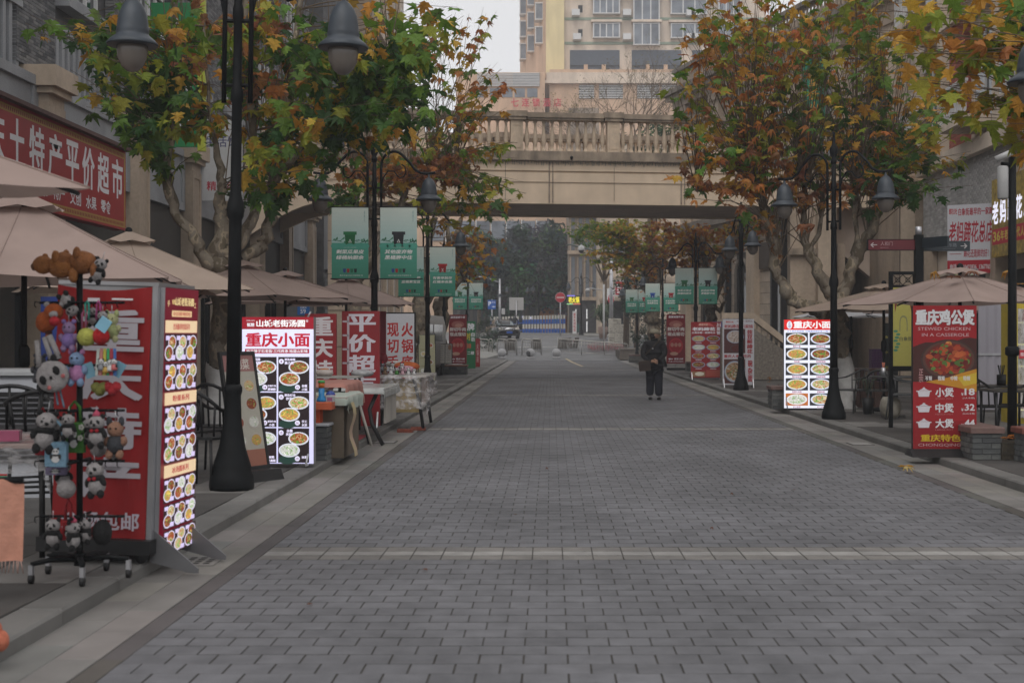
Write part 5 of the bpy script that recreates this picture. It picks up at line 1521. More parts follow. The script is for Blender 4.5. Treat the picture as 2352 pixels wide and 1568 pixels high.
# yellow street-name banner in a lattice frame
Yw = 22.5; x0, x1 = X_(2047, Yw), X_(2101, Yw); zt, zl, zb_ = Z_(619, Yw), Z_(650, Yw), Z_(836, Yw)
t = thing('lattice_banner', 'yellow banner with a Chinese street name under a black lattice panel', 'sign', (x0, Yw, .12))
w = x1 - x0
MB().box(-.03, .03, 0, .06, 0, zt - .12).box(w - .02, w + .04, 0, .06, 0, zt - .12).box(.03, w - .02, 0, .06, zt - .17, zt - .12).box(.03, w - .02, 0, .06, zl - .16, zl - .12).box(.03, w - .02, 0, .06, zb_ - .2, zb_ - .12).build('frame', M_POST, t)
lat = MB(); a0, b0 = zl - .12, zt - .17; n = 2; cw = (w - .05) / n
for i in range(n):
 cx_ = .03 + cw * (i + .5); cz = (a0 + b0) / 2; r_ = cw * .2
 for (p, q_) in (((-cw / 2, a0 - cz), (cw / 2, b0 - cz)), ((-cw / 2, b0 - cz), (cw / 2, a0 - cz))): lat.tube([(cx_ + p[0], .03, cz + p[1]), (cx_ + q_[0], .03, cz + q_[1])], .006, n=4)
 lat.tube([(cx_ + r_ * x_, .03, cz + r_ * z_) for x_, z_ in ((-1, -1), (1, -1), (1, 1), (-1, 1), (-1, -1))], .006, n=4)
lat.build('lattice', M_POST, t)
P = Print(.001); P.L = -10; hz0, hz1 = zb_ - .12, zl - .16
P.rect(.03, hz0, w - .02, hz1, (.42, .38, .09)); P.poly([(.05, hz1 - .05), (w - .04, hz1 - .05), (w - .05, hz1 - .12), (w / 2, hz1 - .1), (.06, hz1 - .12)], (.02, .08, .08)); P.poly([(.05, hz1 - .12), (.12, hz1 - .12), (.06, hz1 - .4)], (.2, .04, .03)); P.poly([(w - .04, hz1 - .12), (w - .11, hz1 - .12), (w - .05, hz1 - .4)], (.2, .04, .03))
P.text('白象街', w * .35, hz0 + .38, w * .9, hz0 + .48, (.12, .12, .06), .03); P.text('∩', w * .35, hz0 + .55, w * .7, hz0 + .8, (.22, .22, .1), .0, fit=True)
for k in range(7): P.ell(.07 + .02 * (k % 3), hz0 + .25 + k * .05, .035, .02, (.06, .22, .13)); P.L -= 1
P.L += 1; P.build('print', PRINT, t)
MB().box(.03, w - .02, .012, .03, hz0, hz1).build('panel', mat('panel_yellow', (.42, .38, .09), .6), t)
# fingerpost
Yw = 21.2
t = thing('fingerpost', 'black fingerpost with a red left arm and a dark right arm', 'signpost', (X_(2110, Yw), Yw, .12), 0)
MB().box(-.06, .06, -.06, .06, 0, Z_(535, Yw) - .12).build('post', M_POST, t)
MB().lathe([(.0, 0), (.05, .0), (.05, .12), (.0, .13)], c=(0, 0, Z_(535, Yw) - .12), n=14).build('lamp_cap', M_ALU, t)
zr = Z_(569, Yw) - .12; ll = (2104 - 1988) * Yw / FOC
arm = MB().box(-ll, -.06, -.02, .02, zr, zr + .145).build('left_arm', mat('arm_red', (.10, .012, .018), .5), t)
MB().box(-ll - .01, -.05, -.018, .018, zr - .012, zr).box(-ll - .01, -.05, -.018, .018, zr + .145, zr + .157).box(-ll - .02, -ll, -.018, .018, zr, zr + .145).build('rim', M_POST, arm)
P = Print(.001); P.L = 105; gcol = (.4, .38, .38)
P.poly([(-ll + .03, zr + .072), (-ll + .07, zr + .11), (-ll + .08, zr + .1), (-ll + .055, zr + .078), (-ll + .13, zr + .078), (-ll + .13, zr + .066), (-ll + .055, zr + .066), (-ll + .08, zr + .042), (-ll + .07, zr + .032)], gcol)
P.text('人和门', -ll + .18, zr + .06, -ll + .36, zr + .12, (.35, .25, .25), .0); P.text('RENHE GATE', -ll + .18, zr + .02, -ll + .30, zr + .04, (.3, .2, .2), .0); P.build('lettering', PRINT, arm)
rl = (2236 - 2122) * Yw / FOC
arm = MB().box(.06, rl + .02, -.02, .02, zr - .02, zr + .13).build('right_arm', mat('arm_dark', (.02, .028, .035), .5), t)
P = Print(.001); P.L = 105; ax_ = rl - .02
P.poly([(ax_, zr + .055), (ax_ - .04, zr + .095), (ax_ - .05, zr + .085), (ax_ - .025, zr + .06), (ax_ - .1, zr + .06), (ax_ - .1, zr + .05), (ax_ - .025, zr + .05), (ax_ - .05, zr + .025), (ax_ - .04, zr + .015)], gcol)
P.text('解放东路', ax_ - .42, zr + .04, ax_ - .15, zr + .1, (.16, .18, .2), .0); P.text('JIEFANG EAST ROAD', ax_ - .36, zr + .0, ax_ - .18, zr + .02, (.14, .15, .17), .0); P.build('lettering', PRINT, arm)
b = MB(); b.M = Matrix.Translation((0.02, -.05, zr)) @ Matrix.Rotation(R(-60), 4, 'Z'); b.box(.04, .55, -.02, .02, .02, .17); b.build('middle_arm', mat('arm_dark', (.02, .028, .035)), t)

# --- R: shop signs on the building
def chalk(P, w, h): pass
Yw = 35.6; a = W(2177, 626, Yw)
t = thing('wall_sign', 'white wall sign with red brush characters and two phone numbers on the right', 'sign', (X_(2176, 37.2), 37.2, Z_(626, 36.5)), math.atan2(-1.6, 1.25) * .62)
w, h = 1.42, Z_(466, 36.5) - Z_(626, 36.5)
MB().box(0, w, 0, .1, 0, h).build('board', M_ALU, t)
P = Print(.001); P.rect(0, 0, w, h, (.58, .58, .62)); P.rect(0, 0, w, h * .19, (.42, .015, .03))
P.text('蹄花公社', w * .03, h * .86, w * .18, h * .95, (.45, .03, .04), .05, fit=True); P.text('白象街最早的一家蹄花店', w * .2, h * .84, w * .97, h * .95, (.40, .02, .04), .035, fit=True)
P.text('老妈蹄花总店', w * .03, h * .44, w * .84, h * .76, (.42, .02, .04), .03, fit=True, shear=.15); P.vtext('川菜馆', w * .87, h * .42, w * .96, h * .8, (.35, .05, .07), .02)
P.text('蹄花还是鲜的好！', w * .3, h * .23, w * .75, h * .35, (.38, .02, .04), .03, fit=True); P.rect(w * .04, h * .28, w * .26, h * .29, (.4, .1, .1)); P.rect(w * .78, h * .3, w * .96, h * .31, (.4, .1, .1))
P.text('电话:15310422836  13677658749', w * .05, h * .05, w * .92, h * .14, (.65, .62, .64), .03, fit=True); P.build('lettering', PRINT, t)
t = thing('small_bowl_sign', 'small white sign with two bowl photos under the large wall sign', 'sign', (X_(2180, 36.6), 36.6, Z_(655, 36.5)), R(-20))
MB().box(0, .72, 0, .05, 0, .42).build('board', M_ALU, t)
P = Print(.001); P.rect(.02, .02, .7, .4, (.08, .08, .08)); P.bowl(.2, .24, .14, .1, seed=1, **FOODS[1]); P.bowl(.52, .24, .14, .1, seed=2, **FOODS[3]); P.build('print', PRINT, t)
M_GOLD = mat('gold_foil', (0.42, 0.31, 0.04), .35, metal=.45, var=.5, scale=6, bump=1.0, bscale=16)
t = thing('gold_sign', 'gold foil shop sign with glowing white characters and a red band at the right edge', 'sign', (NX - .25, 36.0, Z_(590, 35.5)), -PI / 2)
w, h = 9.0, Z_(405, 35) - Z_(590, 35.5)
MB().box(0, w, 0, .2, 0, h).build('board', M_GOLD, t)
P = Print(.004)
for i, ch in enumerate('老妈蹄花总店老妈蹄花总店'): P.text(ch, .05 + i * .6, h * .42, .53 + i * .6, h * .72, (.85, .85, 1.0), .05, fit=True)
P.build('glowing_letters', PRINT_LIT, t)
P = Print(.004); P.L = 3; P.rect(.05, h * .16, w - .1, h * .36, (.50, .02, .04))
for i, ch in enumerate('36年老店一代人的味道'): P.text(ch, .12 + i * .3, h * .2, .37 + i * .3, h * .33, (.7, .6, .1), .04, fit=True); P.L -= 1
P.build('band', PRINT, t)
t = thing('hanging_banner', 'green vertical banner with orange characters hanging behind the right plane tree', 'banner', (X_(1845, 52), 52, Z_(345, 52)))
MB().box(0, .8, 0, .03, 0, 3.3).build('cloth', mat('ban_green', (.02, .2, .12), .7), t)
P = Print(.003); P.vtext('重庆火锅', .2, .8, .6, 2.8, (.5, .25, .03)); P.build('lettering', PRINT, t)
MB().tube([(-.1, .02, 3.33), (2.4, .02, 3.33)], .03).build('bracket', M_DARKM, t)
# ================================================================ PLANE TREES
def bark_mat():
 m = mat('plane_bark', (0.15, 0.122, 0.092), 0.9, col2=(0.24, 0.205, 0.16), scale=6, bump=.6, bscale=18, detail=8)
 nt = m.node_tree; b = nt.nodes['Principled BSDF']
 old = b.inputs['Base Color'].links[0].from_socket
 tc = nt.nodes.new('ShaderNodeTexCoord'); nz = nt.nodes.new('ShaderNodeTexNoise'); nz.inputs['Scale'].default_value = 5; nz.inputs['Detail'].default_value = 3
 mp = nt.nodes.new('ShaderNodeMapping'); mp.inputs['Scale'].default_value = (1, 1, .6)
 nt.links.new(tc.outputs['Object'], mp.inputs[0]); nt.links.new(mp.outputs[0], nz.inputs['Vector'])
 r = nt.nodes.new('ShaderNodeValToRGB'); r.color_ramp.interpolation = 'CONSTANT'
 e = r.color_ramp.elements; e[0].position = 0; e[0].color = (.5, .46, .4, 1); e[1].position = .44; e[1].color = (1, 1, 1, 1)
 x = e.new(.56); x.color = (1.55, 1.5, 1.4, 1)
 x = e.new(.64); x.color = (.68, .66, .56, 1)
 nt.links.new(nz.outputs['Fac'], r.inputs[0])
 mx = nt.nodes.new('ShaderNodeMixRGB'); mx.blend_type = 'MULTIPLY'; mx.inputs[0].default_value = .9
 nt.links.new(old, mx.inputs[1]); nt.links.new(r.outputs[0], mx.inputs[2]); nt.links.new(mx.outputs[0], b.inputs['Base Color'])
 return m
M_BARK = bark_mat()
M_TWIG = mat('twig', (0.13, 0.095, 0.065), .9, var=.3, scale=5)
M_LIME = mat('limewash', (0.62, 0.61, 0.59), .9, col2=(.78, .77, .75), scale=9, bump=.5, bscale=20, stain=.25)
M_LEAF = mat('plane_leaf', (1, 1, 1), .55, attr=True, var=.22, scale=14, trans=.38, spec=.3)

LCOL = {'D': [(.045, .105, .025), (.06, .135, .03), (.035, .085, .024)],
  'G': [(.105, .20, .028), (.135, .24, .034), (.082, .165, .027)],
  'Y': [(.28, .30, .033), (.34, .32, .038), (.22, .28, .033)],
  'O': [(.52, .29, .04), (.58, .36, .05), (.46, .23, .034)],
  'R': [(.44, .18, .05), (.38, .14, .042), (.50, .22, .05)],
  'B': [(.30, .13, .06), (.24, .10, .05), (.36, .17, .075)]}
def leaf_shape(curl, fold, seed, simple=False):
 rg = random.Random(seed)
 half = [(.16, -.10), (.34, .03), (.58, .10), (.30, .24), (.45, .36), (.62, .58), (.38, .50), (.22, .52), (.24, .72), (.11, .76)]
 if simple: half = [(.33, .0), (.5, .3), (.25, .55)]
 half = [(x * rg.uniform(.88, 1.1), y + rg.uniform(-.03, .03)) for x, y in half]
 pts = [(0, 0)] + half + [(0, 1.02)] + [(-x * rg.uniform(.9, 1.1), y) for x, y in half[::-1]]
 def z(x, y): return -curl * (x * x * 1.6 + (y - .3) ** 2 * 1.1) + fold * abs(x) + .04 * math.sin(9 * x + 7 * y + seed)
 k = 1 - .22 * curl
 V = [(0, .34, z(0, .34))] + [(x * k, y * k, z(x, y)) for x, y in pts]
 F_ = [(0, i, i + 1) for i in range(1, len(pts))] + [(0, len(pts), 1)]
 return V, F_
LSH = [leaf_shape(.15, .12, 1), leaf_shape(.35, .2, 2), leaf_shape(.55, -.1, 3), leaf_shape(.05, .3, 4)]
LDEAD = [leaf_shape(1.3, .5, 5), leaf_shape(1.0, .9, 6), leaf_shape(1.6, .1, 7)]
LSIM = [leaf_shape(.4, .2, 8, True), leaf_shape(.9, .4, 9, True)]
_leafm = {}
def leaf_mesh(k, sh, ci, pal):
 key = (k, ci, pal)
 if key not in _leafm:
  V, F_ = sh; q = MB(); q.col = LCOL[pal][ci]
  for v in V: q.vert(v)
  for f in F_: q.face(f)
  _leafm[key] = q.mesh('leaf', M_LEAF)
 return _leafm[key]

def plane_tree(label, Y, trunk, limbs, blobs, pal='GGYO', size=.21, per=6, droop=.8, seed=1, limewash=None, dY=2.2, individuals=300, twigr=.010, group='plane trees lining the street', simple=False, heads=None, base_z=0.09, tr=None, name='plane_tree', shoots=0, slim=.84, thin=1.0):
 rg = random.Random(seed)
 bx = X_(trunk[0][0], Y)
 root = thing(name, label, 'tree', (bx, Y, base_z), 0, group)
 off = Vector((bx, Y, base_z))
 def P3(p):      # (x, y, dY)
  return W(p[0], p[1], Y + p[2]) - off
 def noisy(path, n=4):
  out = []
  for a, c in zip(path, path[1:]):
   for i in range(n):
    f = i / n
    r = a[3] + (c[3] - a[3]) * f
    p = a[0:3]; q_ = c[0:3]
    v = Vector(p) * (1 - f) + Vector(q_) * f
    j = r * .35
    out.append((v + Vector((rg.uniform(-j, j), rg.uniform(-j, j), rg.uniform(-j, j) * .5)), r * rg.uniform(.93, 1.08)))
  out.append((Vector(path[-1][0:3]), path[-1][3]))
  return out
 def tubed(pts, part, n=12):
  pts = [(p, r * slim) for p, r in pts]
  b = MB(); b.tube([p for p, r in pts], [r for p, r in pts], n=n)
  for i, v in enumerate(b.v):
   vv = Vector(v); nn = noise.noise_vector(vv * 3.5 + off) * .05 + noise.noise_vector(vv * 10) * .02
   b.v[i] = tuple(vv + nn)
  return b.build(part, M_BARK, root)
 tp = [(*P3(p[:3]), p[3]) for p in trunk]
 tp[0] = (tp[0][0], tp[0][1], -.05, tp[0][3])
 tpts = noisy(tp)
 tobj = tubed(tpts, 'trunk', 16)
 if limewash:
  zt = Z_(limewash, Y) - base_z
  lp = [(p + Vector((0, 0, 0)), r * 1.06 + .012) for p, r in tpts if p.z < zt]
  if len(lp) > 1:
   b = MB(); b.tube([p for p, r in lp] + [Vector((lp[-1][0].x, lp[-1][0].y, zt))], [r for p, r in lp] + [lp[-1][1]], n=16)
   for i, v in enumerate(b.v):
    vv = Vector(v); nn = noise.noise_vector(vv * 3.5 + off) * .03
    b.v[i] = tuple(vv + nn + (Vector((0, 0, rg.uniform(-.05, .05))) if vv.z > zt - .02 else Vector()))
   b.build('limewash', M_LIME, tobj)
 anchors = []
 for L in limbs:
  lp = noisy([(*P3(p[:3]), p[3]) for p in L])
  tubed(lp, 'limb')
  n = len(lp); anchors += [p for p, r in lp[n // 2:]]
 if heads: anchors = [P3(h) for h in heads] + anchors[::5]
 tw = MB(); tw.smooth = True
 leaves = []
 for bl in blobs:
  x, y, rx, ry, n = bl[:5]; pl = bl[5] if len(bl) > 5 else pal; pr = bl[6] if len(bl) > 6 else per
  for _ in range(int(n * thin + .5)):
   a = rg.uniform(0, 2 * PI); q = math.sqrt(rg.random())
   T = W(x + rx * q * math.cos(a), y + ry * q * math.sin(a), Y + rg.uniform(-dY, dY)) - off
   near = sorted(anchors, key=lambda p: (p - T).length + max(0, p.z - T.z) * 1.5)
   Bp = near[min(len(near) - 1, int(rg.expovariate(1 / 2.5)))]
   d = T - Bp
   mid = Bp + d * .5 + Vector((d.x * -.12, d.y * -.12, d.length * rg.uniform(-.02, .10)))
   def bez(t): return Bp * (1 - t) ** 2 + mid * 2 * t * (1 - t) + T * t * t
   K = 6; pts = [bez(i / K) + Vector((rg.uniform(-.03, .03), rg.uniform(-.03, .03), rg.uniform(-.03, .03))) * (0 < i < K) for i in range(K + 1)]
   r0 = twigr * (.5 + min(1.0, d.length / 2.2) * .8)
   tw.tube(pts, [r0 * (1 - .75 * i / K) for i in range(K + 1)], n=4, cap=False)
   base_c = rg.choice(pl)
   k0 = max(2, int(round(pr * rg.uniform(.7, 1.3))))
   L0 = max(.2, 1 - 1.5 / max(.5, d.length))
   for j in range(k0):
    t = L0 + (1 - L0) * (j + rg.random() * .8) / k0
    t = min(1.0, t)
    p = bez(t)
    c = base_c if rg.random() < .62 else rg.choice(pl)
    s = size * rg.uniform(.62, 1.22) * (.85 if t > .95 else 1)
    pet = Vector((rg.uniform(-1, 1), rg.uniform(-1, 1), rg.uniform(-.7, .35)))
    if pet.length < .1: pet = Vector((1, 0, 0))
    pet.normalize()
    q0 = p + pet * s * rg.uniform(.25, .55)
    az = math.atan2(pet.y, pet.x) - PI / 2
    tilt = -(droop + rg.gauss(0, .45))
    if c in 'B': tilt -= .4
    M_ = Matrix.Translation(q0) @ Matrix.Rotation(az + rg.uniform(-.6, .6), 4, 'Z') @ Matrix.Rotation(tilt, 4, 'X') @ Matrix.Rotation(rg.gauss(0, .45), 4, 'Y') @ Matrix.Scale(s, 4)
    leaves.append((M_, c, rg.randrange(3), rg.randrange(100), s, p, q0))
 for _ in range(shoots):      # thin upright water shoots
  Bp = rg.choice(anchors); h = rg.uniform(1.2, 3.2); q_ = Bp + Vector((rg.gauss(0, .35), rg.gauss(0, .3), h)); m_ = (Bp + q_) * .5 + Vector((rg.gauss(0, .12), 0, 0))
  tw.tube([Bp, m_, q_], [.011, .008, .003], n=4, cap=False)
 for L_ in leaves:
  if not simple and rg.random() < .5: tw.tube([L_[5], L_[6]], .0022, n=3, cap=False)
 tw.build('twigs', M_TWIG, root, kind='stuff')
 leaves.sort(key=lambda L_: -L_[4] / ((L_[0].translation + off) - Vector((0, 0, 1.55))).length)
 def shape_of(c, k):
  if simple: return ('s', k % 2, LSIM[k % 2])
  if c == 'B' or (c == 'R' and k % 3 == 0): return ('d', k % 3, LDEAD[k % 3])
  return ('l', k % 4, LSH[k % 4])
 for (M_, c, ci, k, s, _, _) in leaves[:individuals]:
  kind, idx, sh = shape_of(c, k)
  o = link('leaf', leaf_mesh((kind, idx), sh, ci, c), root)
  o.matrix_local = M_
 if len(leaves) > individuals:
  q = MB()
  for (M_, c, ci, k, s, _, _) in leaves[individuals:]:
   kind, idx, (V, F_) = shape_of(c, k)
   q.col = tuple(v * rg.uniform(.85, 1.15) for v in LCOL[c][ci]); base = len(q.v)
   for v in V:
    p = M_ @ Vector(v); q.v.append((p.x, p.y, p.z))
   for f in F_: q.face([base + i for i in f])
  q.build('foliage', M_LEAF, root, kind='stuff')
 return root

# the big plane on the left
plane_tree('large plane tree on the left with dark green leaves above the parasols', 22.5,
 [(500, 990, 0, .24), (501, 860, 0, .18), (503, 740, 0, .16), (502, 650, 0, .17), (500, 600, 0, .17)],
 [[(492, 620, 0, .15), (455, 560, -.2, .115), (412, 500, -.3, .105), (388, 450, -.3, .10), (383, 395, -.3, .085), (394, 300, -.3, .075), (400, 160, -.2, .065), (404, -60, 0, .05)],
     [(500, 590, 0, .2), (512, 520, .1, .13), (508, 460, .1, .11), (512, 415, .1, .10)],
     [(512, 430, .1, .1), (498, 340, .3, .055), (480, 240, .4, .045), (470, 60, .6, .03)],
     [(505, 600, 0, .17), (548, 560, .2, .13), (580, 500, .3, .12), (592, 420, .3, .10), (578, 300, .2, .075), (566, 150, .1, .06), (560, -40, 0, .045)],
     [(540, 600, .3, .12), (600, 565, .5, .13), (618, 520, .6, .13), (625, 430, .7, .10), (648, 300, .8, .075), (672, 150, 1.0, .055), (690, -20, 1.2, .04)],
     [(620, 440, .7, .07), (700, 330, .2, .045), (800, 250, -.4, .035), (900, 190, -.6, .025)]],
 [(110, 60, 60, 50, 11, 'DDGGO'), (220, 60, 80, 60, 20, 'DGGYO'), (220, 160, 70, 60, 20, 'DDGYO'), (250, 240, 60, 40, 12, 'DDG'), (330, 270, 70, 50, 22, 'DDDG'), (330, 330, 50, 22, 9, 'DGY'),
     (400, 180, 80, 80, 26, 'DDGYO'), (470, 60, 90, 70, 28, 'GGOYRB'), (480, 300, 40, 50, 10, 'OOYG'), (600, 50, 90, 60, 26, 'BORGY'), (600, 170, 90, 80, 26, 'BRDGO'), (620, 280, 60, 60, 15, 'OYDG'),
     (700, 120, 80, 90, 32, 'DGGOY'), (720, 250, 90, 80, 38, 'OYYGDO'), (690, 350, 80, 50, 18, 'ODGY'), (820, 70, 80, 70, 28, 'GDYO'), (840, 190, 100, 90, 42, 'DDGGY'), (860, 310, 80, 55, 24, 'ODGY'),
     (930, 110, 80, 90, 32, 'DGGY'), (950, 230, 60, 70, 22, 'DDG'), (1000, 30, 70, 40, 16, 'YGGO'), (750, 420, 60, 30, 9, 'DGO'), (640, 440, 26, 30, 6, 'DG'), (980, 300, 40, 40, 8, 'DDG')],
 size=.265, per=5.6, droop=.9, seed=3, limewash=835, individuals=300, shoots=40, thin=.8)
plane_tree('plane tree on the left with sparse shoots reaching into the pale sky', 33.5,
 [(818, 880, 0, .24), (816, 780, 0, .2), (815, 700, 0, .2), (822, 620, 0, .18)],
 [[(820, 640, 0, .16), (816, 540, .1, .13), (812, 430, .2, .10), (806, 390, .2, .09)], [(822, 640, 0, .15), (868, 570, 0, .12), (920, 480, -.1, .10), (938, 400, -.2, .085), (960, 370, -.3, .08), (1010, 372, -.3, .06)],
     [(840, 600, 0, .12), (848, 480, .3, .1), (852, 390, .4, .085)]],
 [(1110, 50, 50, 55, 10, 'GYOR', 5), (1140, 190, 40, 50, 7, 'OYRG', 5), (1050, 110, 50, 90, 9, 'GYR', 4), (1085, 270, 50, 60, 10, 'GORY', 5), (1170, 210, 20, 40, 4, 'ORG', 6), (1190, 340, 40, 26, 8, 'OYG', 6), (1195, 425, 24, 20, 4, 'YG', 5),
     (1130, 450, 90, 36, 18, 'OYGO'), (960, 410, 90, 50, 26, 'BBRO', 5), (880, 390, 90, 50, 22, 'BRGO', 5), (1040, 380, 70, 40, 26, 'BBBR', 6), (1060, 500, 80, 36, 18, 'OGYO'), (1140, 495, 40, 22, 7, 'GD'), (800, 370, 60, 50, 16, 'BBRG', 5), (760, 440, 30, 36, 8, 'DDG', 7), (1000, 330, 70, 50, 16, 'BGYR', 5)],
 size=.25, per=4.6, droop=.75, seed=5, shoots=60, heads=[(1010, 378, -.3), (1045, 385, -.4), (1050, 390, .2), (812, 400, 0), (935, 395, .1), (850, 390, .3)], individuals=300)
plane_tree('plane tree with thick mottled trunk behind the second green banner pair', 46,
 [(972, 880, 0, .36), (973, 800, 0, .33), (968, 740, 0, .32), (968, 680, 0, .30), (975, 600, 0, .2)],
 [[(972, 700, 0, .2), (1010, 640, 0, .14), (1040, 560, 0, .1), (1060, 500, 0, .08)], [(968, 640, 0, .18), (985, 560, 0, .12), (1000, 500, 0, .1)]],
 [(1090, 560, 70, 50, 22, 'BROO', 4), (1130, 640, 50, 36, 10, 'YGOR', 4), (1040, 600, 40, 60, 12, 'BRO', 4), (1165, 560, 26, 30, 5, 'RO', 3), (1060, 660, 40, 30, 8, 'OYG', 4)],
 size=.21, per=4, droop=.8, seed=7, individuals=120)
plane_tree('farther mottled plane tree just right of the thick one on the left', 55,
 [(1008, 860, 0, .42), (1010, 800, 0, .38), (1008, 740, 0, .36), (1012, 690, 0, .3)],
 [[(1012, 720, 0, .26), (1024, 650, 0, .16), (1030, 560, 0, .12), (1028, 480, 0, .09)], [(1012, 700, 0, .2), (1060, 640, 0, .1), (1090, 560, 0, .07)]],
 [(1060, 540, 70, 40, 14, 'BRO', 4), (1120, 600, 40, 40, 7, 'BOY', 4)], size=.21, per=4, seed=8, individuals=60)
# the big plane on the right
plane_tree('large plane tree on the right with orange and brown leaves behind the lit menu', 28.5,
 [(1940, 935, 0, .24), (1938, 870, 0, .20), (1930, 780, 0, .20), (1925, 720, 0, .22), (1925, 690, 0, .25)],
 [[(1915, 720, 0, .19), (1880, 712, -.1, .17), (1835, 696, -.2, .16), (1800, 665, -.2, .14), (1784, 625, -.2, .13), (1780, 570, -.2, .12), (1764, 520, -.1, .11), (1745, 450, 0, .09), (1718, 390, 0, .08)],
     [(1925, 700, 0, .2), (1905, 665, .1, .16), (1878, 625, .1, .13), (1856, 580, .1, .11), (1844, 530, .2, .09), (1848, 440, .2, .07)],
     [(1858, 585, .1, .07), (1880, 540, .2, .06), (1890, 470, .3, .05)],
     [(1930, 700, 0, .19), (1955, 630, .1, .15), (1970, 580, .1, .13), (1992, 545, .2, .12), (2020, 480, .3, .1), (2040, 420, .3, .08)],
     [(1965, 600, .1, .09), (1968, 520, .3, .07), (1965, 440, .4, .06)]],
 [(1640, -30, 80, 50, 22, 'YROG'), (1790, -30, 80, 50, 30, 'ORYG'), (1940, -30, 80, 50, 30, 'OYGR'), (2060, 0, 60, 50, 18, 'YGO'), (1580, 30, 40, 60, 12, 'YGRO'), (1555, 120, 36, 80, 9, 'YGOR', 6), (1556, 240, 46, 60, 11, 'ROYG'), (1640, 70, 60, 70, 20, 'RROYG'), (1640, 200, 70, 80, 26, 'ROYBG'), (1640, 330, 70, 60, 28, 'ROYGO'), (1600, 430, 50, 40, 16, 'ROBG'), (1560, 340, 30, 40, 7, 'ROB'),
     (1720, 50, 70, 60, 24, 'RORYG'), (1740, 170, 80, 80, 34, 'OGRYY'), (1740, 300, 80, 70, 36, 'RBYGO'), (1720, 430, 80, 40, 26, 'BBROG'), (1850, 50, 80, 60, 28, 'OYRGR'), (1850, 170, 80, 80, 36, 'GOYRD'), (1850, 290, 80, 70, 36, 'GYBRO'),
     (1840, 400, 80, 40, 26, 'BBRGO'), (1960, 50, 70, 60, 24, 'OYGRG'), (1960, 170, 80, 80, 36, 'DGOYG'), (1970, 300, 80, 70, 36, 'DDGRO'), (1980, 420, 70, 40, 22, 'BRGDO'), (2070, 120, 70, 80, 26, 'YOGD'), (2080, 240, 80, 80, 36, 'DGYGO'),
     (2090, 360, 80, 60, 32, 'DGGRB'), (2180, 210, 50, 60, 16, 'YOGO'), (2190, 330, 60, 60, 22, 'GYYO'), (2130, 440, 60, 26, 12, 'DDG'), (2235, 390, 36, 40, 8, 'DG'), (2040, 440, 60, 30, 12, 'DRG')],
 size=.245, per=5.2, droop=.45, seed=9, limewash=822, individuals=300, dY=2.4,
 shoots=130, thin=.6, heads=[(1718, 430, 0), (1720, 425, .5), (1725, 430, -.5), (1848, 435, .2), (1850, 420, -.3), (1890, 470, .3), (1965, 440, .4), (1968, 430, -.4), (2040, 420, .3), (2045, 425, -.5), (1600, 440, 0.2)])
plane_tree('near plane tree outside the right edge whose blurred branches hang in at the top right', 14.7,
 [(3000, 1100, .3, .2), (2980, 700, .2, .16), (2960, 400, .1, .15)],
 [[(2960, 450, .1, .11), (2800, 200, 0, .08), (2600, 60, 0, .05), (2450, -10, 0, .035)], [(2960, 400, .2, .08), (2700, 330, .2, .05), (2500, 280, .2, .03)], [(2960, 380, 0, .08), (2700, 150, -.3, .05), (2500, 130, -.3, .03)]],
 [(2020, 50, 60, 50, 6, 'YOOG'), (2110, 60, 70, 60, 12, 'OYOR'), (2200, 120, 70, 60, 13, 'OYGO'), (2300, 30, 60, 40, 9, 'GGDY'), (2180, 230, 60, 50, 10, 'YYOG'), (2290, 250, 60, 60, 11, 'YOO'), (2330, 330, 30, 40, 6, 'OOY'), (2060, 130, 50, 50, 5, 'OYR'), (2110, 190, 50, 40, 6, 'OYO')],
 size=.23, per=5, droop=.9, seed=12, dY=.8, individuals=300, twigr=.008)
plane_tree('plane tree behind the trotter signs with brown autumn leaves under the bridge', 54,
 [(1634, 860, 0, .26), (1632, 780, 0, .25), (1630, 720, 0, .25), (1628, 690, 0, .26)],
 [[(1632, 700, 0, .2), (1660, 640, 0, .15), (1680, 580, 0, .13), (1705, 500, 0, .1)], [(1626, 700, 0, .18), (1620, 620, 0, .15), (1612, 540, 0, .1)], [(1640, 700, 0, .12), (1652, 715, -.1, .09), (1668, 690, -.2, .05)]],
 [(1600, 540, 70, 40, 50, 'RROB', 6), (1690, 530, 70, 40, 46, 'RROY', 6), (1760, 520, 60, 30, 30, 'OYGR', 6), (1560, 590, 60, 40, 36, 'RBO', 5), (1650, 590, 50, 34, 12, 'BR', 5), (1530, 530, 50, 40, 18, 'RRBO', 6)],
 size=.20, per=6, droop=.7, seed=14, individuals=200)
plane_tree('plane tree with whitewashed foot directly behind the man with the cap', 74,
 [(1503, 830, 0, .44), (1502, 790, 0, .40), (1500, 740, 0, .42), (1496, 700, 0, .44), (1496, 680, 0, .4)],
 [[(1496, 700, 0, .28), (1480, 620, 0, .18), (1450, 560, 0, .12), (1420, 520, 0, .09)], [(1500, 700, 0, .26), (1520, 600, 0, .18), (1535, 520, 0, .12)], [(1498, 690, 0, .2), (1496, 600, 0, .14), (1490, 500, 0, .1)]],
 [(1330, 525, 50, 24, 30, 'GGYY', 7), (1390, 535, 60, 34, 60, 'GYYO', 7), (1455, 530, 60, 36, 60, 'OYYO', 7), (1520, 540, 60, 40, 56, 'ROYB', 7), (1375, 590, 46, 30, 36, 'YOGY', 7), (1435, 600, 60, 40, 56, 'OYOY', 7), (1500, 610, 56, 40, 48, 'ROOB', 7), (1460, 650, 50, 22, 14, 'OYR', 6), (1560, 560, 50, 40, 20, 'RBO', 6)],
 size=.235, per=7, droop=.5, seed=15, limewash=795, individuals=200)

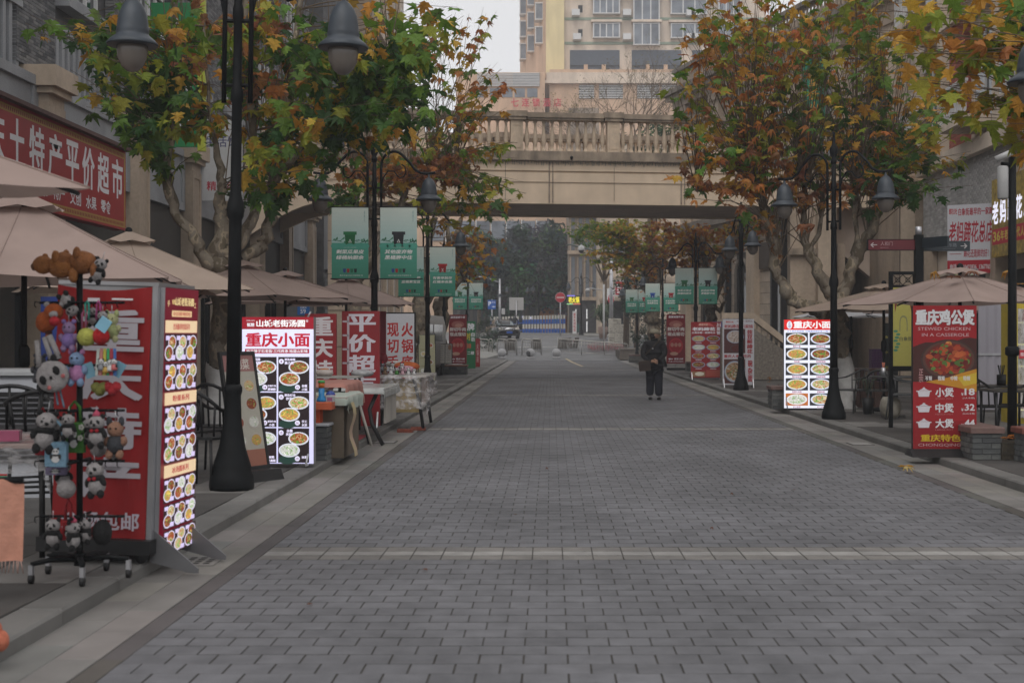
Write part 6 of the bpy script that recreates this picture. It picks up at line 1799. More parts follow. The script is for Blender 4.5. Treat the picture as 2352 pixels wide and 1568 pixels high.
# bare tree above the bridge
def bare_tree(label, Y, x, ytop, seed, spread=1.0, H0=0.0):
 rg = random.Random(seed)
 base = Vector((X_(x, Y), Y, zground(Y)))
 root = thing('bare_tree', label, 'tree', base)
 top = Z_(ytop, Y) - base.z
 tr = MB(); tr.tube([(0, 0, -.1), (.1, 0, top * .3), (0, .1, top * .52)], [.22, .17, .13], n=8); tr.build('trunk', M_TWIG, root)
 b = MB(); b.smooth = True; lv = []
 def grow(p, d, L, r, dep):
  q = p + d * L
  m_ = p + d * L * .5 + Vector((rg.uniform(-.1, .1), rg.uniform(-.1, .1), 0)) * L * .3
  b.tube([p, m_, q], [r, r * .82, r * .62], n=4 if dep > 1 else 6, cap=False)
  if dep >= 5: lv.append(q); return
  for k in range(3 if dep < 4 else 2):
   nd = d + Vector((rg.uniform(-.75, .75) * spread, rg.uniform(-.6, .6) * spread, rg.uniform(-.25, .35)))
   nd.normalize(); grow(q, nd, L * rg.uniform(.58, .85), r * .6, dep + 1)
 for k in range(5):
  d = Vector((rg.uniform(-.9, .9), rg.uniform(-.4, .4), rg.uniform(.4, 1.1))).normalized()
  grow(Vector((0, .05, top * (.42 + .02 * k))), d, top * .155, .085, 0)
 b.build('branches', M_TWIG, root, kind='stuff')
 q = MB()
 for p in lv:
  if rg.random() < .35:
   for _ in range(3):
    q.col = rg.choice([(.2, .15, .05), (.15, .14, .04), (.12, .08, .04)]); o = p + Vector((rg.gauss(0, .12), rg.gauss(0, .12), rg.gauss(0, .12))); s = rg.uniform(.05, .1)
    q.poly([o, o + Vector((s, 0, s * .5)), o + Vector((0, s * .3, s))])
 q.build('last_leaves', M_LEAF, root, kind='stuff')
bare_tree('bare tree with fine dark branches rising above the bridge balustrade', 100, 1438, 95, 21)

# evergreens: crown of leafy clumps, uneven, see-through at the rim
M_EVER = mat('evergreen_leaf', (1, 1, 1), .7, attr=True, var=.3, scale=.8, trans=.15)
def evergreen(label, x, y, Y, rx, rz, seed, cols=((.016, .035, .02), (.022, .046, .024), (.012, .028, .017)), n=2600, s=.32, trunk=True, group=None, name='broadleaf_tree', cat='tree', ry=None, clumps=26, zb=None):
 rg = random.Random(seed)
 c = W(x, y, Y); zb = zground(Y) if zb is None else zb
 root = thing(name, label, cat, (c.x, Y, zb), 0, group)
 cz = c.z - zb
 if trunk:
  b = MB(); b.tube([(0, 0, -.1), (.05, 0, cz * .5), (0, 0, cz)], [.2, .16, .08], n=8)
  for k in range(5):
   a = rg.uniform(0, 6.28); b.tube([(0, 0, cz * .55), (rx * .5 * math.cos(a), rx * .4 * math.sin(a), cz + rz * rg.uniform(-.2, .5))], [.09, .03], n=5)
  b.build('trunk', M_TWIG, root)
 q = MB(); cl = []
 for k in range(clumps):
  while True:
   p = Vector((rg.uniform(-1, 1), rg.uniform(-1, 1), rg.uniform(-1, 1)))
   if p.length < 1: break
  p = p * (.75 / max(.45, p.length) if rg.random() < .6 else 1)
  cl.append((Vector((p.x * rx * .8, p.y * (ry or rx) * .8, cz + p.z * rz * .8)), rg.uniform(.2, .42) * min(rx, rz), tuple(k_ * rg.uniform(.55, 1.6) for k_ in rg.choice(cols))))
 for _ in range(n):
  p0, r, c0 = cl[rg.randrange(len(cl))]
  d = Vector((rg.gauss(0, 1), rg.gauss(0, 1), rg.gauss(0, 1))).normalized() * r * (rg.random() ** .4)
  p = p0 + d; v = rg.uniform(.75, 1.3); q.col = tuple(k * v for k in c0)
  L = s * rg.uniform(.5, 1.2)
  u = Vector((rg.gauss(0, 1), rg.gauss(0, 1), rg.gauss(0, .7))).normalized() * L; w_ = Vector((rg.gauss(0, 1), rg.gauss(0, 1), rg.gauss(0, .7))).normalized() * L * .5
  q.poly([p - u * .5, p + w_ * .5, p + u * .5, p - w_ * .45])
 q.build('crown', M_EVER, root, kind='stuff')
 return root
for k, (x, y, Y, rx, rz, lab) in enumerate(((1150, 650, 136, 2.7, 4.8, 'hazy dark evergreen at the left of the far tree mass under the bridge'), (1210, 620, 140, 3.4, 5.6, 'tall hazy evergreen in the middle of the gap under the bridge'),
  (1275, 620, 138, 3.0, 5.4, 'hazy evergreen just left of the corner building'), (1100, 620, 134, 2.8, 4.6, 'dark evergreen behind the autumn branches on the far left'), (1245, 580, 146, 3.6, 4.0, 'paler hazy evergreen crown in front of the orange building'))):
 evergreen(lab, x, y, Y, rx * 1.15, rz * 1.05, 30 + k, n=5000, s=.6, group='hazy evergreens beyond the crossing', clumps=46, cols=((.045, .07, .056), (.06, .092, .066), (.03, .052, .044)))  # leaf colours paler and bluer, putting part of the haze into the crowns
t = thing('shade_backdrop', 'dark backdrop added for shade, with a few small lights under the hazy evergreens', 'building')
MB().box(X_(1040, 150), X_(1306, 150), 150, 156, zground(150), 11.5).build('wall', mat('backdrop_shade', (.018, .019, .02), .8, var=.4, scale=.4), t)  # near-black box added as backdrop for the shade below the crowns
for k in range(9):
 xx = X_(1050 + 30 * k, 150); MB().box(xx, xx + .3, 149.6, 149.95, zground(150), 6).build('column', mat('backdrop_col', (.05, .045, .04), .8), t)  # uprights belong to the added backdrop
for (x, y, c) in ((1212, 729, (.7, .65, 1)), (1219, 730, (.7, .7, 1)), (1201, 728, (.6, .6, .9)), (1150, 731, (.8, .7, .9)), (1132, 729, (.5, .5, .8)), (1178, 694, (.8, .85, .8))):
 p = W(x, y, 149.5); b = MB(); b.col = c; b.box(p.x - .08, p.x + .12, 149.4, 149.5, p.z - .1, p.z + .12); b.build('small_lamp', PRINT_LIT, t)
evergreen('dark green tree hiding the tan shop on the right beyond the crossing', 1462, 660, 99, 2.0, 3.0, 41, n=2600, s=.32)
evergreen('small green tree left of the white pole beyond the right pavement', 1388, 548, 112, 3.6, 1.5, 42, cols=((.04, .075, .02), (.06, .09, .02)), n=1800, s=.3)
evergreen('green tree crown showing above the bridge balustrade', 1500, 330, 92, 2.1, 3.0, 43, cols=((.05, .085, .03), (.07, .1, .03), (.035, .065, .025)), n=2400, s=.26)
evergreen('yellow green tree crown at the right behind the balustrade', 1575, 330, 90, 1.7, 2.6, 44, cols=((.09, .1, .02), (.05, .08, .025), (.14, .13, .02)), n=1800, s=.24)
evergreen('round clipped dark shrub in front of the black car', 1122, 758, 98, 1.25, 1.1, 45, cols=((.018, .04, .022), (.03, .055, .03)), n=1800, s=.16, trunk=False, name='clipped_shrub', cat='shrub')
evergreen('low dark hedge below the round shrub on the left', 1110, 785, 96, 1.5, .6, 46, cols=((.018, .04, .015),), n=900, s=.14, trunk=False, name='low_hedge', cat='hedge')
evergreen('dark leafy shrub in the stone planter behind the walking man', 1478, 780, 80, .9, .8, 47, n=1100, s=.15, trunk=False, name='planter_shrub', cat='shrub')
evergreen('shrub behind the red roll up beef sign on the right', 1545, 770, 76, 1.2, 1.6, 48, n=1300, s=.17, trunk=False, name='planter_shrub', cat='shrub')
evergreen('tall dark shrub beside the grey camera pole', 1466, 738, 104, 1.3, 1.8, 49, n=1300, s=.2, trunk=False, name='planter_shrub', cat='shrub')
# ================================================================ PEOPLE
M_SKIN = mat('skin', (.42, .24, .16), .6, var=.06)
M_COAT = mat('coat_black', (.010, .010, .012), .8, var=.25, scale=5, bump=.4, bscale=6)
M_TROU = mat('trousers_navy', (.016, .017, .026), .85, var=.2, scale=6, bump=.3, bscale=8)
M_SHOE = mat('shoe', (.012, .01, .01), .45)
mx, my = X_(1503, 34.2), 34.2
t = thing('person', 'man in a black coat and khaki cap walking away with hands behind his back', 'person', (mx, my, 0), R(-12))
# body (skin) : head looking right, neck, hands clasped behind
hd = MB()
hd.ball((0, 0, 0), .1, sx=.80, sy=1.0, sz=1.18, n=20, m=14)
for i, v in enumerate(hd.v):
 x, y, z = v
 if y < -.02 and z < .02: y *= .96; x *= .93
 if z < -.07: x *= .85
 hd.v[i] = (x, y, z)
face = MB()
head = hd.build('head', M_SKIN, t, (.015, .0, 1.565), (R(4), 0, R(112)))
def onhead(b, nm, m): return b.build(nm, m, head)
onhead(MB().tube([(0, -.09, .03), (0, -.122, -.012), (0, -.10, -.03)], [.009, .017, .011], n=8), 'nose', M_SKIN)
onhead(MB().ball((0, -.095, -.058), .026, sy=.35, sz=.3), 'mouth', mat('lip', (.25, .09, .07), .5))
for s in (-1, 1):
 onhead(MB().ball((s * .033, -.088, .018), .013, sy=.5, sz=.7), 'eye', mat('eye_dark', (.03, .02, .02), .3))
 onhead(MB().ball((s * .083, .008, -.005), .032, sx=.35, sz=1.15), 'ear', M_SKIN)
hr = MB(); hr.ball((0, .02, .02), .104, sx=.84, sy=.95, sz=1.05, n=18, m=12)
hr.f = [f for f in hr.f]; 
onhead(MB().ball((0, .03, .0), .102, sx=.84, sy=.86, sz=1.0, n=18, m=12), 'hair', mat('hair_grey', (.03, .028, .027), .9, var=.3, scale=30))
cp = MB(); cp.lathe([(.0, .085), (.05, .08), (.09, .055), (.108, .01), (.11, -.035), (.104, -.036)], c=(0, .01, .055), n=20, sx=.9, sy=1.05)
cap = onhead(cp, 'cap', mat('cap_khaki', (.24, .215, .16), .8, var=.15, scale=20))
b = MB(); b.prism([(.07 * math.cos(a) * 1.1, -.085 - .085 * math.sin(a)) for a in [PI * k / 10 for k in range(11)]], .022, .032, plane='xy'); b.build('cap_peak', mat('cap_khaki', (.24, .215, .16)), head, fix=True)
skin('neck_and_hands', [(0, .0, 1.38, .055), (.005, -.005, 1.47, .05), (.01, -.005, 1.54, .05)], [(0, 1), (1, 2)], M_SKIN, t, 1)
# hands: palm and five fingers, clasped at the small of the back (camera side is -y)
def hand(px, py, pz, s, name):
 J = [(0, 0, 0, .028, .018), (s * .045, 0, -.01, .038, .017), (s * .085, 0, -.02, .036, .014)]
 E_ = [(0, 1), (1, 2)]
 for k in range(4):
  zz = -.045 + k * .021; L = (.062, .07, .066, .052)[k]
  a = len(J); J += [(s * .10, -.002, zz - .0, .0095, .009), (s * (.10 + L * .55), -.012, zz - .006, .0088, .0085), (s * (.10 + L * .8), .01, zz - .012, .0075, .0075)]
  E_ += [(2, a), (a, a + 1), (a + 1, a + 2)]
 a = len(J); J += [(s * .05, -.008, .028, .012, .011), (s * .085, -.02, .045, .0095, .0095)]; E_ += [(1, a), (a, a + 1)]
 return skin(name, J, E_, M_SKIN, t, 1, loc=(px, py, pz), root=0)
hand(-.05, -.20, .93, 1, 'hand'); hand(.10, -.175, .95, -1, 'hand')
skin('coat', [(0, 0, .98, .185, .15), (0, 0, 1.12, .185, .14), (0, .0, 1.27, .19, .13), (0, .005, 1.37, .13, .09), (0, .0, 1.43, .07, .06),
              (-.17, .0, 1.35, .085, .085), (-.225, -.02, 1.21, .075, .075), (-.235, -.09, 1.09, .066, .066), (-.15, -.17, .98, .056, .056), (-.08, -.19, .93, .044, .04),
              (.17, .0, 1.35, .085, .085), (.225, -.02, 1.21, .075, .075), (.235, -.09, 1.10, .066, .066), (.15, -.16, .99, .056, .056), (.11, -.17, .95, .042, .04),
              (0, 0, .82, .205, .165), (0, 0, .66, .215, .17)],
     [(0, 1), (1, 2), (2, 3), (3, 4), (3, 5), (5, 6), (6, 7), (7, 8), (8, 9), (3, 10), (10, 11), (11, 12), (12, 13), (13, 14), (0, 15), (15, 16)], M_COAT, t, 2)
MB().lathe([(.07, 0), (.085, .03), (.07, .06), (.05, .06)], c=(0, 0, 1.42), n=16, sy=.85).build('collar', M_COAT, t)
skin('trousers', [(0, 0, .80, .16, .12), (-.085, 0, .70, .12, .12), (-.09, .01, .42, .086, .095), (-.10, .015, .09, .076, .09), (.085, 0, .70, .12, .12), (.095, -.03, .42, .086, .095), (.105, -.05, .08, .076, .09)],
     [(0, 1), (1, 2), (2, 3), (0, 4), (4, 5), (5, 6)], M_TROU, t, 2)
for (x, y) in ((-.095, .03), (.10, -.04)):
 b = MB(); b.ball((0, .03, .035), .05, sx=.95, sy=2.4, sz=.85, n=14, m=8)
 for i, v in enumerate(b.v): b.v[i] = (v[0], v[1], max(.0, v[2]))
 b.build('shoe', M_SHOE, t, (x, y, 0))
bag = MB(); bag.cbox(-.125, .125, -.05, .05, 0, .26, .04)
bo = bag.build('shoulder_bag', mat('bag_leather', (.035, .02, .014), .45, var=.2, scale=9), t, (-.17, -.20, .70), (0, R(-6), R(12)))
MB().box(-.12, .12, -.062, -.051, .12, .24).build('flap', mat('bag_leather', (.035, .02, .014)), bo)
MB().tube([(-.22, -.16, .98), (-.16, -.15, 1.1), (-.03, -.14, 1.25), (.1, -.1, 1.40), (.13, 0, 1.435), (.1, .12, 1.36), (-.1, .16, 1.15), (-.24, .03, 1.0)], .016, n=6).build('strap', mat('strap', (.03, .018, .012), .5), t)
MB().box(-.03, -.0, -.16, -.145, 1.22, 1.25).build('buckle', M_ALU, t)

t.scale = (1.12, 1.12, 1.0)
def far_person(label, x, y, Y, top, legs, h=1.65, rz=0, stride=.1, zb=None, hair=(.02, .018, .016)):
 zb = zground(Y) + .13 if zb is None else zb
 t = thing('person', label, 'person', (X_(x, Y), Y, zb), rz, 'people walking far beyond the crossing')
 s = h / 1.7
 o = skin('body', [(0, 0, .95, .14, .1), (0, 0, 1.2, .15, .1), (0, 0, 1.38, .12, .085), (0, 0, 1.48, .05, .05), (0, 0, 1.6, .085, .095), (-.2, 0, 1.34, .06, .06), (-.26, .05, 1.08, .05, .05), (-.24, -.06, .85, .04, .04), (.2, 0, 1.34, .06, .06), (.26, -.05, 1.08, .05, .05), (.24, .06, .85, .04, .04)],
         [(0, 1), (1, 2), (2, 3), (3, 4), (2, 5), (5, 6), (6, 7), (2, 8), (8, 9), (9, 10)], mat('top_' + top[0], top[1], .8), t, 1)
 skin('trousers', [(0, 0, .92, .13, .1), (-.08, 0, .8, .08, .08), (-.09, stride, .45, .065, .065), (-.1, stride * .5, .06, .05, .06), (.08, 0, .8, .08, .08), (.09, -stride, .45, .065, .065), (.1, -stride * 1.6, .06, .05, .06)], [(0, 1), (1, 2), (2, 3), (0, 4), (4, 5), (5, 6)], mat('legs_' + legs[0], legs[1], .8), t, 1)
 MB().ball((0, .01, 1.63), .1, sx=.85, sz=1.1, n=10, m=8).build('hair', mat('hair_dark', hair, .8), t)
 for q in (-.1, .1): MB().ball((q, -.03, .03), .05, sx=.9, sy=1.9, sz=.6, n=8, m=6).build('shoe', mat('trainer', (.5, .5, .5), .6), t)
 t.scale = (s, s, s)
 return t
far_person('walker in a green vest over white sleeves behind the blue and white fence', 1278, 0, 134, ('green', (.03, .13, .08)), ('grey', (.06, .06, .07)))
far_person('dark clothed walker with teal trousers beside the corner building', 1326, 0, 126.5, ('navy', (.02, .022, .03)), ('teal', (.03, .13, .11)))
far_person('dark clothed walker right behind the black car', 1183, 0, 121, ('black', (.018, .018, .022)), ('dark', (.02, .02, .025)), 1.75, rz=R(30), zb=zground(121))
far_person('second walker with light brown hair behind the black car', 1173, 0, 124, ('charcoal', (.03, .03, .032)), ('dark', (.02, .02, .025)), 1.7, hair=(.12, .08, .05), zb=zground(124))

# ================================================================ CAR AND VAN
def wheel(parent, x, y, r=.33, w=.2):
 wo = MB().lathe([(r * .62, -w / 2), (r * .93, -w / 2), (r, -w * .35), (r, w * .35), (r * .93, w / 2), (r * .62, w / 2)], c=(x, y, r), axis='x', n=24).build('wheel', mat('tyre', (.015, .015, .016), .9), parent)
 MB().lathe([(0, -w * .42), (r * .6, -w * .4), (r * .62, -w / 2), (r * .62, w / 2), (r * .6, w * .4), (0, w * .42)], c=(x, y, r), axis='x', n=20).build('rim', M_ALU, wo)
CARY = 108.0
t = thing('parked_car', 'black saloon car with chrome waterfall grille facing the camera beyond the railings', 'car', (X_(1155, CARY), CARY, zground(CARY)), R(14))
M_CARP = mat('car_paint', (.010, .010, .012), .12, spec=.8, var=.05)
def loft(sections, m, name, parent):
 """sections: list of (y, [(x,z)...]) closed outlines with equal counts"""
 b = MB(); b.smooth = True; rings = [[b.vert((x, y, z)) for x, z in pts] for y, pts in sections]
 n = len(rings[0])
 for A, B_ in zip(rings, rings[1:]):
  for j in range(n): b.face((A[j], A[(j + 1) % n], B_[(j + 1) % n], B_[j]))
 b.smooth = False; b.face(rings[0]); b.face(rings[-1][::-1])
 return b.build(name, m, parent, fix=True)
def sec(w, z0, z1, zs=None):
 zs = zs or z1 - .12
 return [(-w * .92, z0), (w * .92, z0), (w, z0 + .12), (w * .99, zs), (w * .88, z1 - .02), (w * .5, z1 + .015), (-w * .5, z1 + .015), (-w * .88, z1 - .02), (-w * .99, zs), (-w, z0 + .12)]
loft([(-2.3, sec(.74, .3, .62)), (-2.2, sec(.86, .22, .72)), (-1.6, sec(.91, .2, .86)), (-.9, sec(.92, .2, .96)), (0, sec(.92, .2, 1.0)), (1.4, sec(.92, .2, 1.02)), (2.2, sec(.87, .25, 1.0)), (2.4, sec(.78, .35, .9))], M_CARP, 'body', t)
loft([(-1.05, sec(.74, .9, .97)), (-.35, sec(.66, .9, 1.36, 1.2)), (.4, sec(.62, .9, 1.46, 1.3)), (1.2, sec(.6, .9, 1.42, 1.3)), (1.95, sec(.64, .9, 1.02))], M_CARP, 'cabin', t)
b = MB(); b.poly([(-.68, -1.03, 1.0), (.68, -1.03, 1.0), (.56, -.36, 1.35), (-.56, -.36, 1.35)]); b.build('windscreen', mat('car_glass', (.10, .13, .14), .08, spec=.8), t)
b = MB(); b.lathe([(.0, 0), (.33, .0), (.36, .03), (.36, .05)], c=(0, -2.33, .66), axis='y', n=24, sy=.42); g = b.build('grille', mat('chrome', (.55, .55, .56), .2, metal=.9), t)
for k in range(15): MB().box(-.28 + k * .04, -.262 + k * .04, -2.345, -2.33, .58, .74).build('grille_bar', mat('grille_black', (.03, .03, .03), .4), g)
for s in (-1, 1):
 b = MB(); b.ball((s * .62, -2.2, .72), .16, sx=1.15, sy=.5, sz=.62, n=14, m=8); b.build('headlight', mat('headlight', (.5, .46, .42), .1, spec=.8), t)
 MB().ball((s * 1.0, -.75, 1.02), .11, sx=.9, sy=.6, sz=.7).build('wing_mirror', M_CARP, t)
MB().box(-.22, .22, -2.42, -2.36, .40, .52).build('number_plate', mat('plate_blue2', (.02, .08, .35), .4), t)
MB().box(-.6, .6, -2.36, -2.3, .28, .38).build('lower_intake', M_BLACK, t)
for (x, y) in ((-.82, -1.45), (.82, -1.45), (-.82, 1.4), (.82, 1.4)): wheel(t, x, y)
VX = X_(985, 49)
t = thing('parked_van', 'white van parked behind the plane tree trunk on the left pavement', 'van', (VX - .8, 50.5, .09), R(-6))
M_VAN = mat('van_white', (.42, .42, .42), .35, var=.05)
loft([(-2.3, sec(.8, .35, 1.0)), (-2.0, sec(.88, .3, 1.5, 1.3)), (-1.5, sec(.88, .3, 2.0, 1.7)), (-1.0, sec(.88, .3, 2.16, 1.8)), (2.3, sec(.88, .3, 2.18, 1.8)), (2.4, sec(.84, .4, 2.1, 1.8))], M_VAN, 'body', t)
MB().box(.872, .89, -1.2, -.3, 1.25, 1.85).build('side_window', M_GLASS, t); MB().box(.872, .89, -.1, 1.6, 1.25, 1.85).build('side_window', M_GLASS, t)
b = MB(); b.poly([(-.74, -2.03, 1.42), (.74, -2.03, 1.42), (.7, -1.6, 1.9), (-.7, -1.6, 1.9)]); b.build('windscreen', M_GLASS, t)
for (x, y) in ((-.8, -1.5), (.8, -1.5), (-.8, 1.6), (.8, 1.6)): wheel(t, x, y)
# ================================================================ PLANTERS AND BENCHES
M_PLB = mat('planter_brick', (1, 1, 1), .9, attr=True, var=.22, scale=9, bump=.4, bscale=30, detail=7)
M_PLC = mat('planter_cap', (.13, .075, .065), .6, col2=(.19, .12, .105), scale=8, bump=.15)
M_SOIL = mat('soil', (.05, .042, .03), .95, var=.4, scale=20, bump=.6, bscale=20)
PT = ((.10, .105, .105), (.13, .135, .13), (.08, .083, .085), (.155, .155, .15))
def brick_block(root, x0, x1, y0, y1, h, cap=None, bw=.22, bh=.065, faces='fl', capm=None, capo=.03):
 """grey brick bench or planter side: a core plus bricks on the faces in view"""
 MB().box(x0 + .012, x1 - .012, y0 + .012, y1 - .012, 0, h).build('core', M_MORTAR, root)
 cache = {}
 def one(w, hh, c, ax):
  k = (round(w, 2), round(hh, 3), c, ax)
  if k not in cache:
   q = MB(); q.col = c
   q.box(-w / 2 + .005, w / 2 - .005, 0, .03, -hh / 2 + .005, hh / 2 - .005) if ax == 'f' else q.box(0, .03, -w / 2 + .005, w / 2 - .005, -hh / 2 + .005, hh / 2 - .005)
   cache[k] = q.mesh('brick', M_PLB)
  return cache[k]
 for side in faces:
  a0, a1 = (x0, x1) if side in 'fk' else (y0, y1)
  z = 0; r = 0
  while z < h - .02:
   a = a0 - (bw / 2 if r % 2 else 0); zz = min(z + bh, h)
   while a < a1 - .01:
    p, q_ = max(a, a0), min(a + bw, a1)
    if q_ - p > .03:
     c = random.choice(PT); m_ = (p + q_) / 2; zc = (z + zz) / 2
     if side == 'f': link('brick', one(q_ - p, zz - z, c, 'f'), root, (m_, y0 - uni(0, .004), zc))
     elif side == 'l': link('brick', one(q_ - p, zz - z, c, 'l'), root, (x0 - uni(0, .004), m_, zc))
     elif side == 'r': link('brick', one(q_ - p, zz - z, c, 'l'), root, (x1 - .028 + uni(0, .004), m_, zc))
    a += bw
   z += bh; r += 1
 if cap: MB().cbox(x0 - capo, x1 + capo, y0 - capo, y1 + capo, h + .002, h + cap, .012).build('cap', capm or M_PLC, root)
t = thing('brick_planter', 'low grey brick planter bench with a worn brown cap at the right front', 'planter', (4.95, 16.7, .09))
brick_block(t, 0, .34, 0, 1.25, .31, .075, faces='flr')
t = thing('brick_planter', 'grey brick planter wall with a reddish brown cap at the far right edge', 'planter', (5.42, 16.3, .09))
brick_block(t, 0, 1.6, 0, .36, .33, .07, faces='fl', capm=mat('cap_red', (.18, .06, .045), .6, var=.2, scale=9))
MB().box(-.14, 1.6, .36, 1.5, 0, .2).build('soil', M_SOIL, t)
t = thing('brick_planter', 'short grey brick bench left of the lit ten dish menu board', 'planter', (X_(1778, 28), 28.2, .09))
brick_block(t, 0, .9, 0, .6, .38, .07, faces='fl')
t = thing('brick_planter', 'grey brick planter block behind the lit noodle menu on the left', 'planter', (-3.30, 16.6, .09))
brick_block(t, 0, .68, 0, 1.4, .40, .03, faces='fr', capm=M_GGRAN)
t = thing('bench', 'brown topped brick bench around the left lamp post with a menu on it', 'bench', (X_(1030, 52.5) - .6, 52.6, .09))
brick_block(t, 0, 1.25, 0, .9, .30, .07, faces='fr', capm=mat('bench_wood', (.22, .09, .05), .6, var=.2), bw=.3, bh=.1)
t = thing('bench', 'brown topped brick bench beside the red beef sign on the right', 'bench', (X_(1578, 58), 58, .09))
brick_block(t, 0, 1.1, 0, .7, .32, .07, faces='fl', bw=.3, bh=.1)
t = thing('bench', 'brown topped brick bench behind the walking man on the right kerb', 'bench', (X_(1446, 76), 76, .09))
brick_block(t, 0, 1.3, 0, .7, .36, .08, faces='fl', bw=.3, bh=.12)
t = thing('stone_planter', 'brown stone planter wall at the end of the right railing', 'planter', (X_(1424, 88), 88, .05))
MB().box(0, 4.6, 0, .4, 0, .62).build('wall', mat('planter_stone', (.22, .19, .165), .9, var=.2, scale=2, stain=.3), t)
MB().box(-.06, 4.7, -.06, .5, .62, .72).build('coping', mat('coping', (.27, .24, .215), .9), t)
MB().box(0, 4.6, .4, 6, 0, .55).build('soil', M_SOIL, t)

# ================================================================ STALL TABLES ON THE LEFT
M_PLAST = bpy.data.materials.new('plastic_wrap'); M_PLAST.use_nodes = True
_b = M_PLAST.node_tree.nodes['Principled BSDF']
_b.inputs['Base Color'].default_value = (.62, .6, .6, 1); _b.inputs['Roughness'].default_value = .18; _b.inputs['Alpha'].default_value = .5; _b.inputs['Specular IOR Level'].default_value = .8
_n = M_PLAST.node_tree.nodes.new('ShaderNodeTexNoise'); _n.inputs['Scale'].default_value = 9; _n.inputs['Detail'].default_value = 5
_bp = M_PLAST.node_tree.nodes.new('ShaderNodeBump'); _bp.inputs['Strength'].default_value = 1.0; _bp.inputs['Distance'].default_value = .05
M_PLAST.node_tree.links.new(_n.outputs['Fac'], _bp.inputs['Height']); M_PLAST.node_tree.links.new(_bp.outputs[0], _b.inputs['Normal'])
_r = M_PLAST.node_tree.nodes.new('ShaderNodeMapRange'); _r.inputs[1].default_value = .4; _r.inputs[2].default_value = .65; _r.inputs[3].default_value = .12; _r.inputs[4].default_value = .75
M_PLAST.node_tree.links.new(_n.outputs['Fac'], _r.inputs[0]); M_PLAST.node_tree.links.new(_r.outputs[0], _b.inputs['Alpha'])
M_CARD = mat('cardboard', (.30, .25, .2), .85, var=.15, scale=4)
M_CREAMB = mat('cream_board', (.40, .37, .33), .7, var=.1, scale=3, stain=.2)
def drape(x0, x1, y0, y1, z, drops, seed, wav=.03, res=.07, rough=.02):
 """cloth lying on a table top and falling down its sides; drops = dict side->length"""
 rg = random.Random(seed); b = MB(); b.smooth = True
 L, Rr, Fr, K = drops.get('l', 0), drops.get('r', 0), drops.get('f', 0), drops.get('k', 0)
 U = [i * res for i in range(int((L + (x1 - x0) + Rr) / res) + 2)]; V = [i * res for i in range(int((Fr + (y1 - y0) + K) / res) + 2)]
 g = []
 for u in U:
  row = []
  for v in V:
   uu, vv = u - L, v - Fr
   x = min(max(uu, 0), x1 - x0); y = min(max(vv, 0), y1 - y0)
   du = max(0, -uu, uu - (x1 - x0)); dv = max(0, -vv, vv - (y1 - y0))
   dz = max(du, dv) if not (du and dv) else (du + dv) * .8
   ox = (-1 if uu < 0 else 1) * (du > 0) * (.012 + wav * math.sin(v * 14 + seed) * min(1, du * 4)); oy = (-1 if vv < 0 else 1) * (dv > 0) * (.012 + wav * math.sin(u * 15 + seed * 2) * min(1, dv * 4))
   n = noise.noise(Vector((u * 5, v * 5, seed)))
   row.append(b.vert((x0 + x + ox, y0 + y + oy, z + .006 - dz + n * rough * (.3 if dz == 0 else .6) * (1 if dz == 0 else 0) )))
  g.append(row)
 for i in range(len(U) - 1):
  for j in range(len(V) - 1): b.face((g[i][j], g[i + 1][j], g[i + 1][j + 1], g[i][j + 1]))
 return b
def table(name, label, x0, x1, y0, y1, h, topm, legm=None, z0=.09, legs=True, th=.03, cat='table'):
 cx, cy = (x0 + x1) / 2, (y0 + y1) / 2
 t = thing(name, label, cat, (cx, cy, z0)); hx, hy = (x1 - x0) / 2, (y1 - y0) / 2
 MB().cbox(-hx, hx, -hy, hy, h - z0 - th, h - z0, .006).build('top', topm, t)
 if legs:
  for sx in (-1, 1):
   for sy in (-1, 1): MB().tube([(sx * (hx - .05), sy * (hy - .06), h - z0 - th), (sx * (hx - .05), sy * (hy - .06), 0)], .02, n=8).build('leg', legm or M_BLACK, t)
 return t, hx, hy
# A plastic wrapped toy table on bricks
t, hx, hy = table('stall_table', 'toy table wrapped in clear plastic at the left kerb with brick packed legs', -2.80, -2.02, 23.0, 24.7, .90, M_CREAMB, z0=.0, legs=False)
for (x, y) in ((-.3, -.75), (.28, -.8), (-.3, .7), (.28, .7)): MB().tube([(x - .1, y, .86), (x, y - .02, .45), (x + .06 * (1 if x > 0 else -1), y - .05, .05 if x > 0 else .09)], .028, n=8).build('leg', M_BLACK, t)
MB().box(-.30, .30, -.7, -.68, .30, .85).build('front_card', mat('card_yellow', (.36, .27, .12), .8, var=.25, scale=3), t)
MB().box(.28, .3, -.7, .6, .42, .85).build('side_card', mat('card_peach', (.38, .28, .23), .8, var=.15, scale=3), t)
drape(-hx - .02, hx + .02, -hy - .02, hy, .905, {'f': .55, 'r': .34, 'l': .3}, 4, wav=.035).build('plastic_cover', M_PLAST, t)
for (x, y, rz, lab) in ((-2.17, 23.2, .1, 'red brick packed under the front leg of the toy table'), (-2.33, 22.7, -.15, 'single red brick lying before the toy table leg')):
 o = MB().cbox(-.12, .12, -.06, .06, 0, .055, .006).build('loose_brick', mat('brick_red', (.20, .055, .035), .9, var=.2, scale=20), loc=(x, y, 0.004), rot=(0, 0, rz)); tag(o, lab, 'brick')
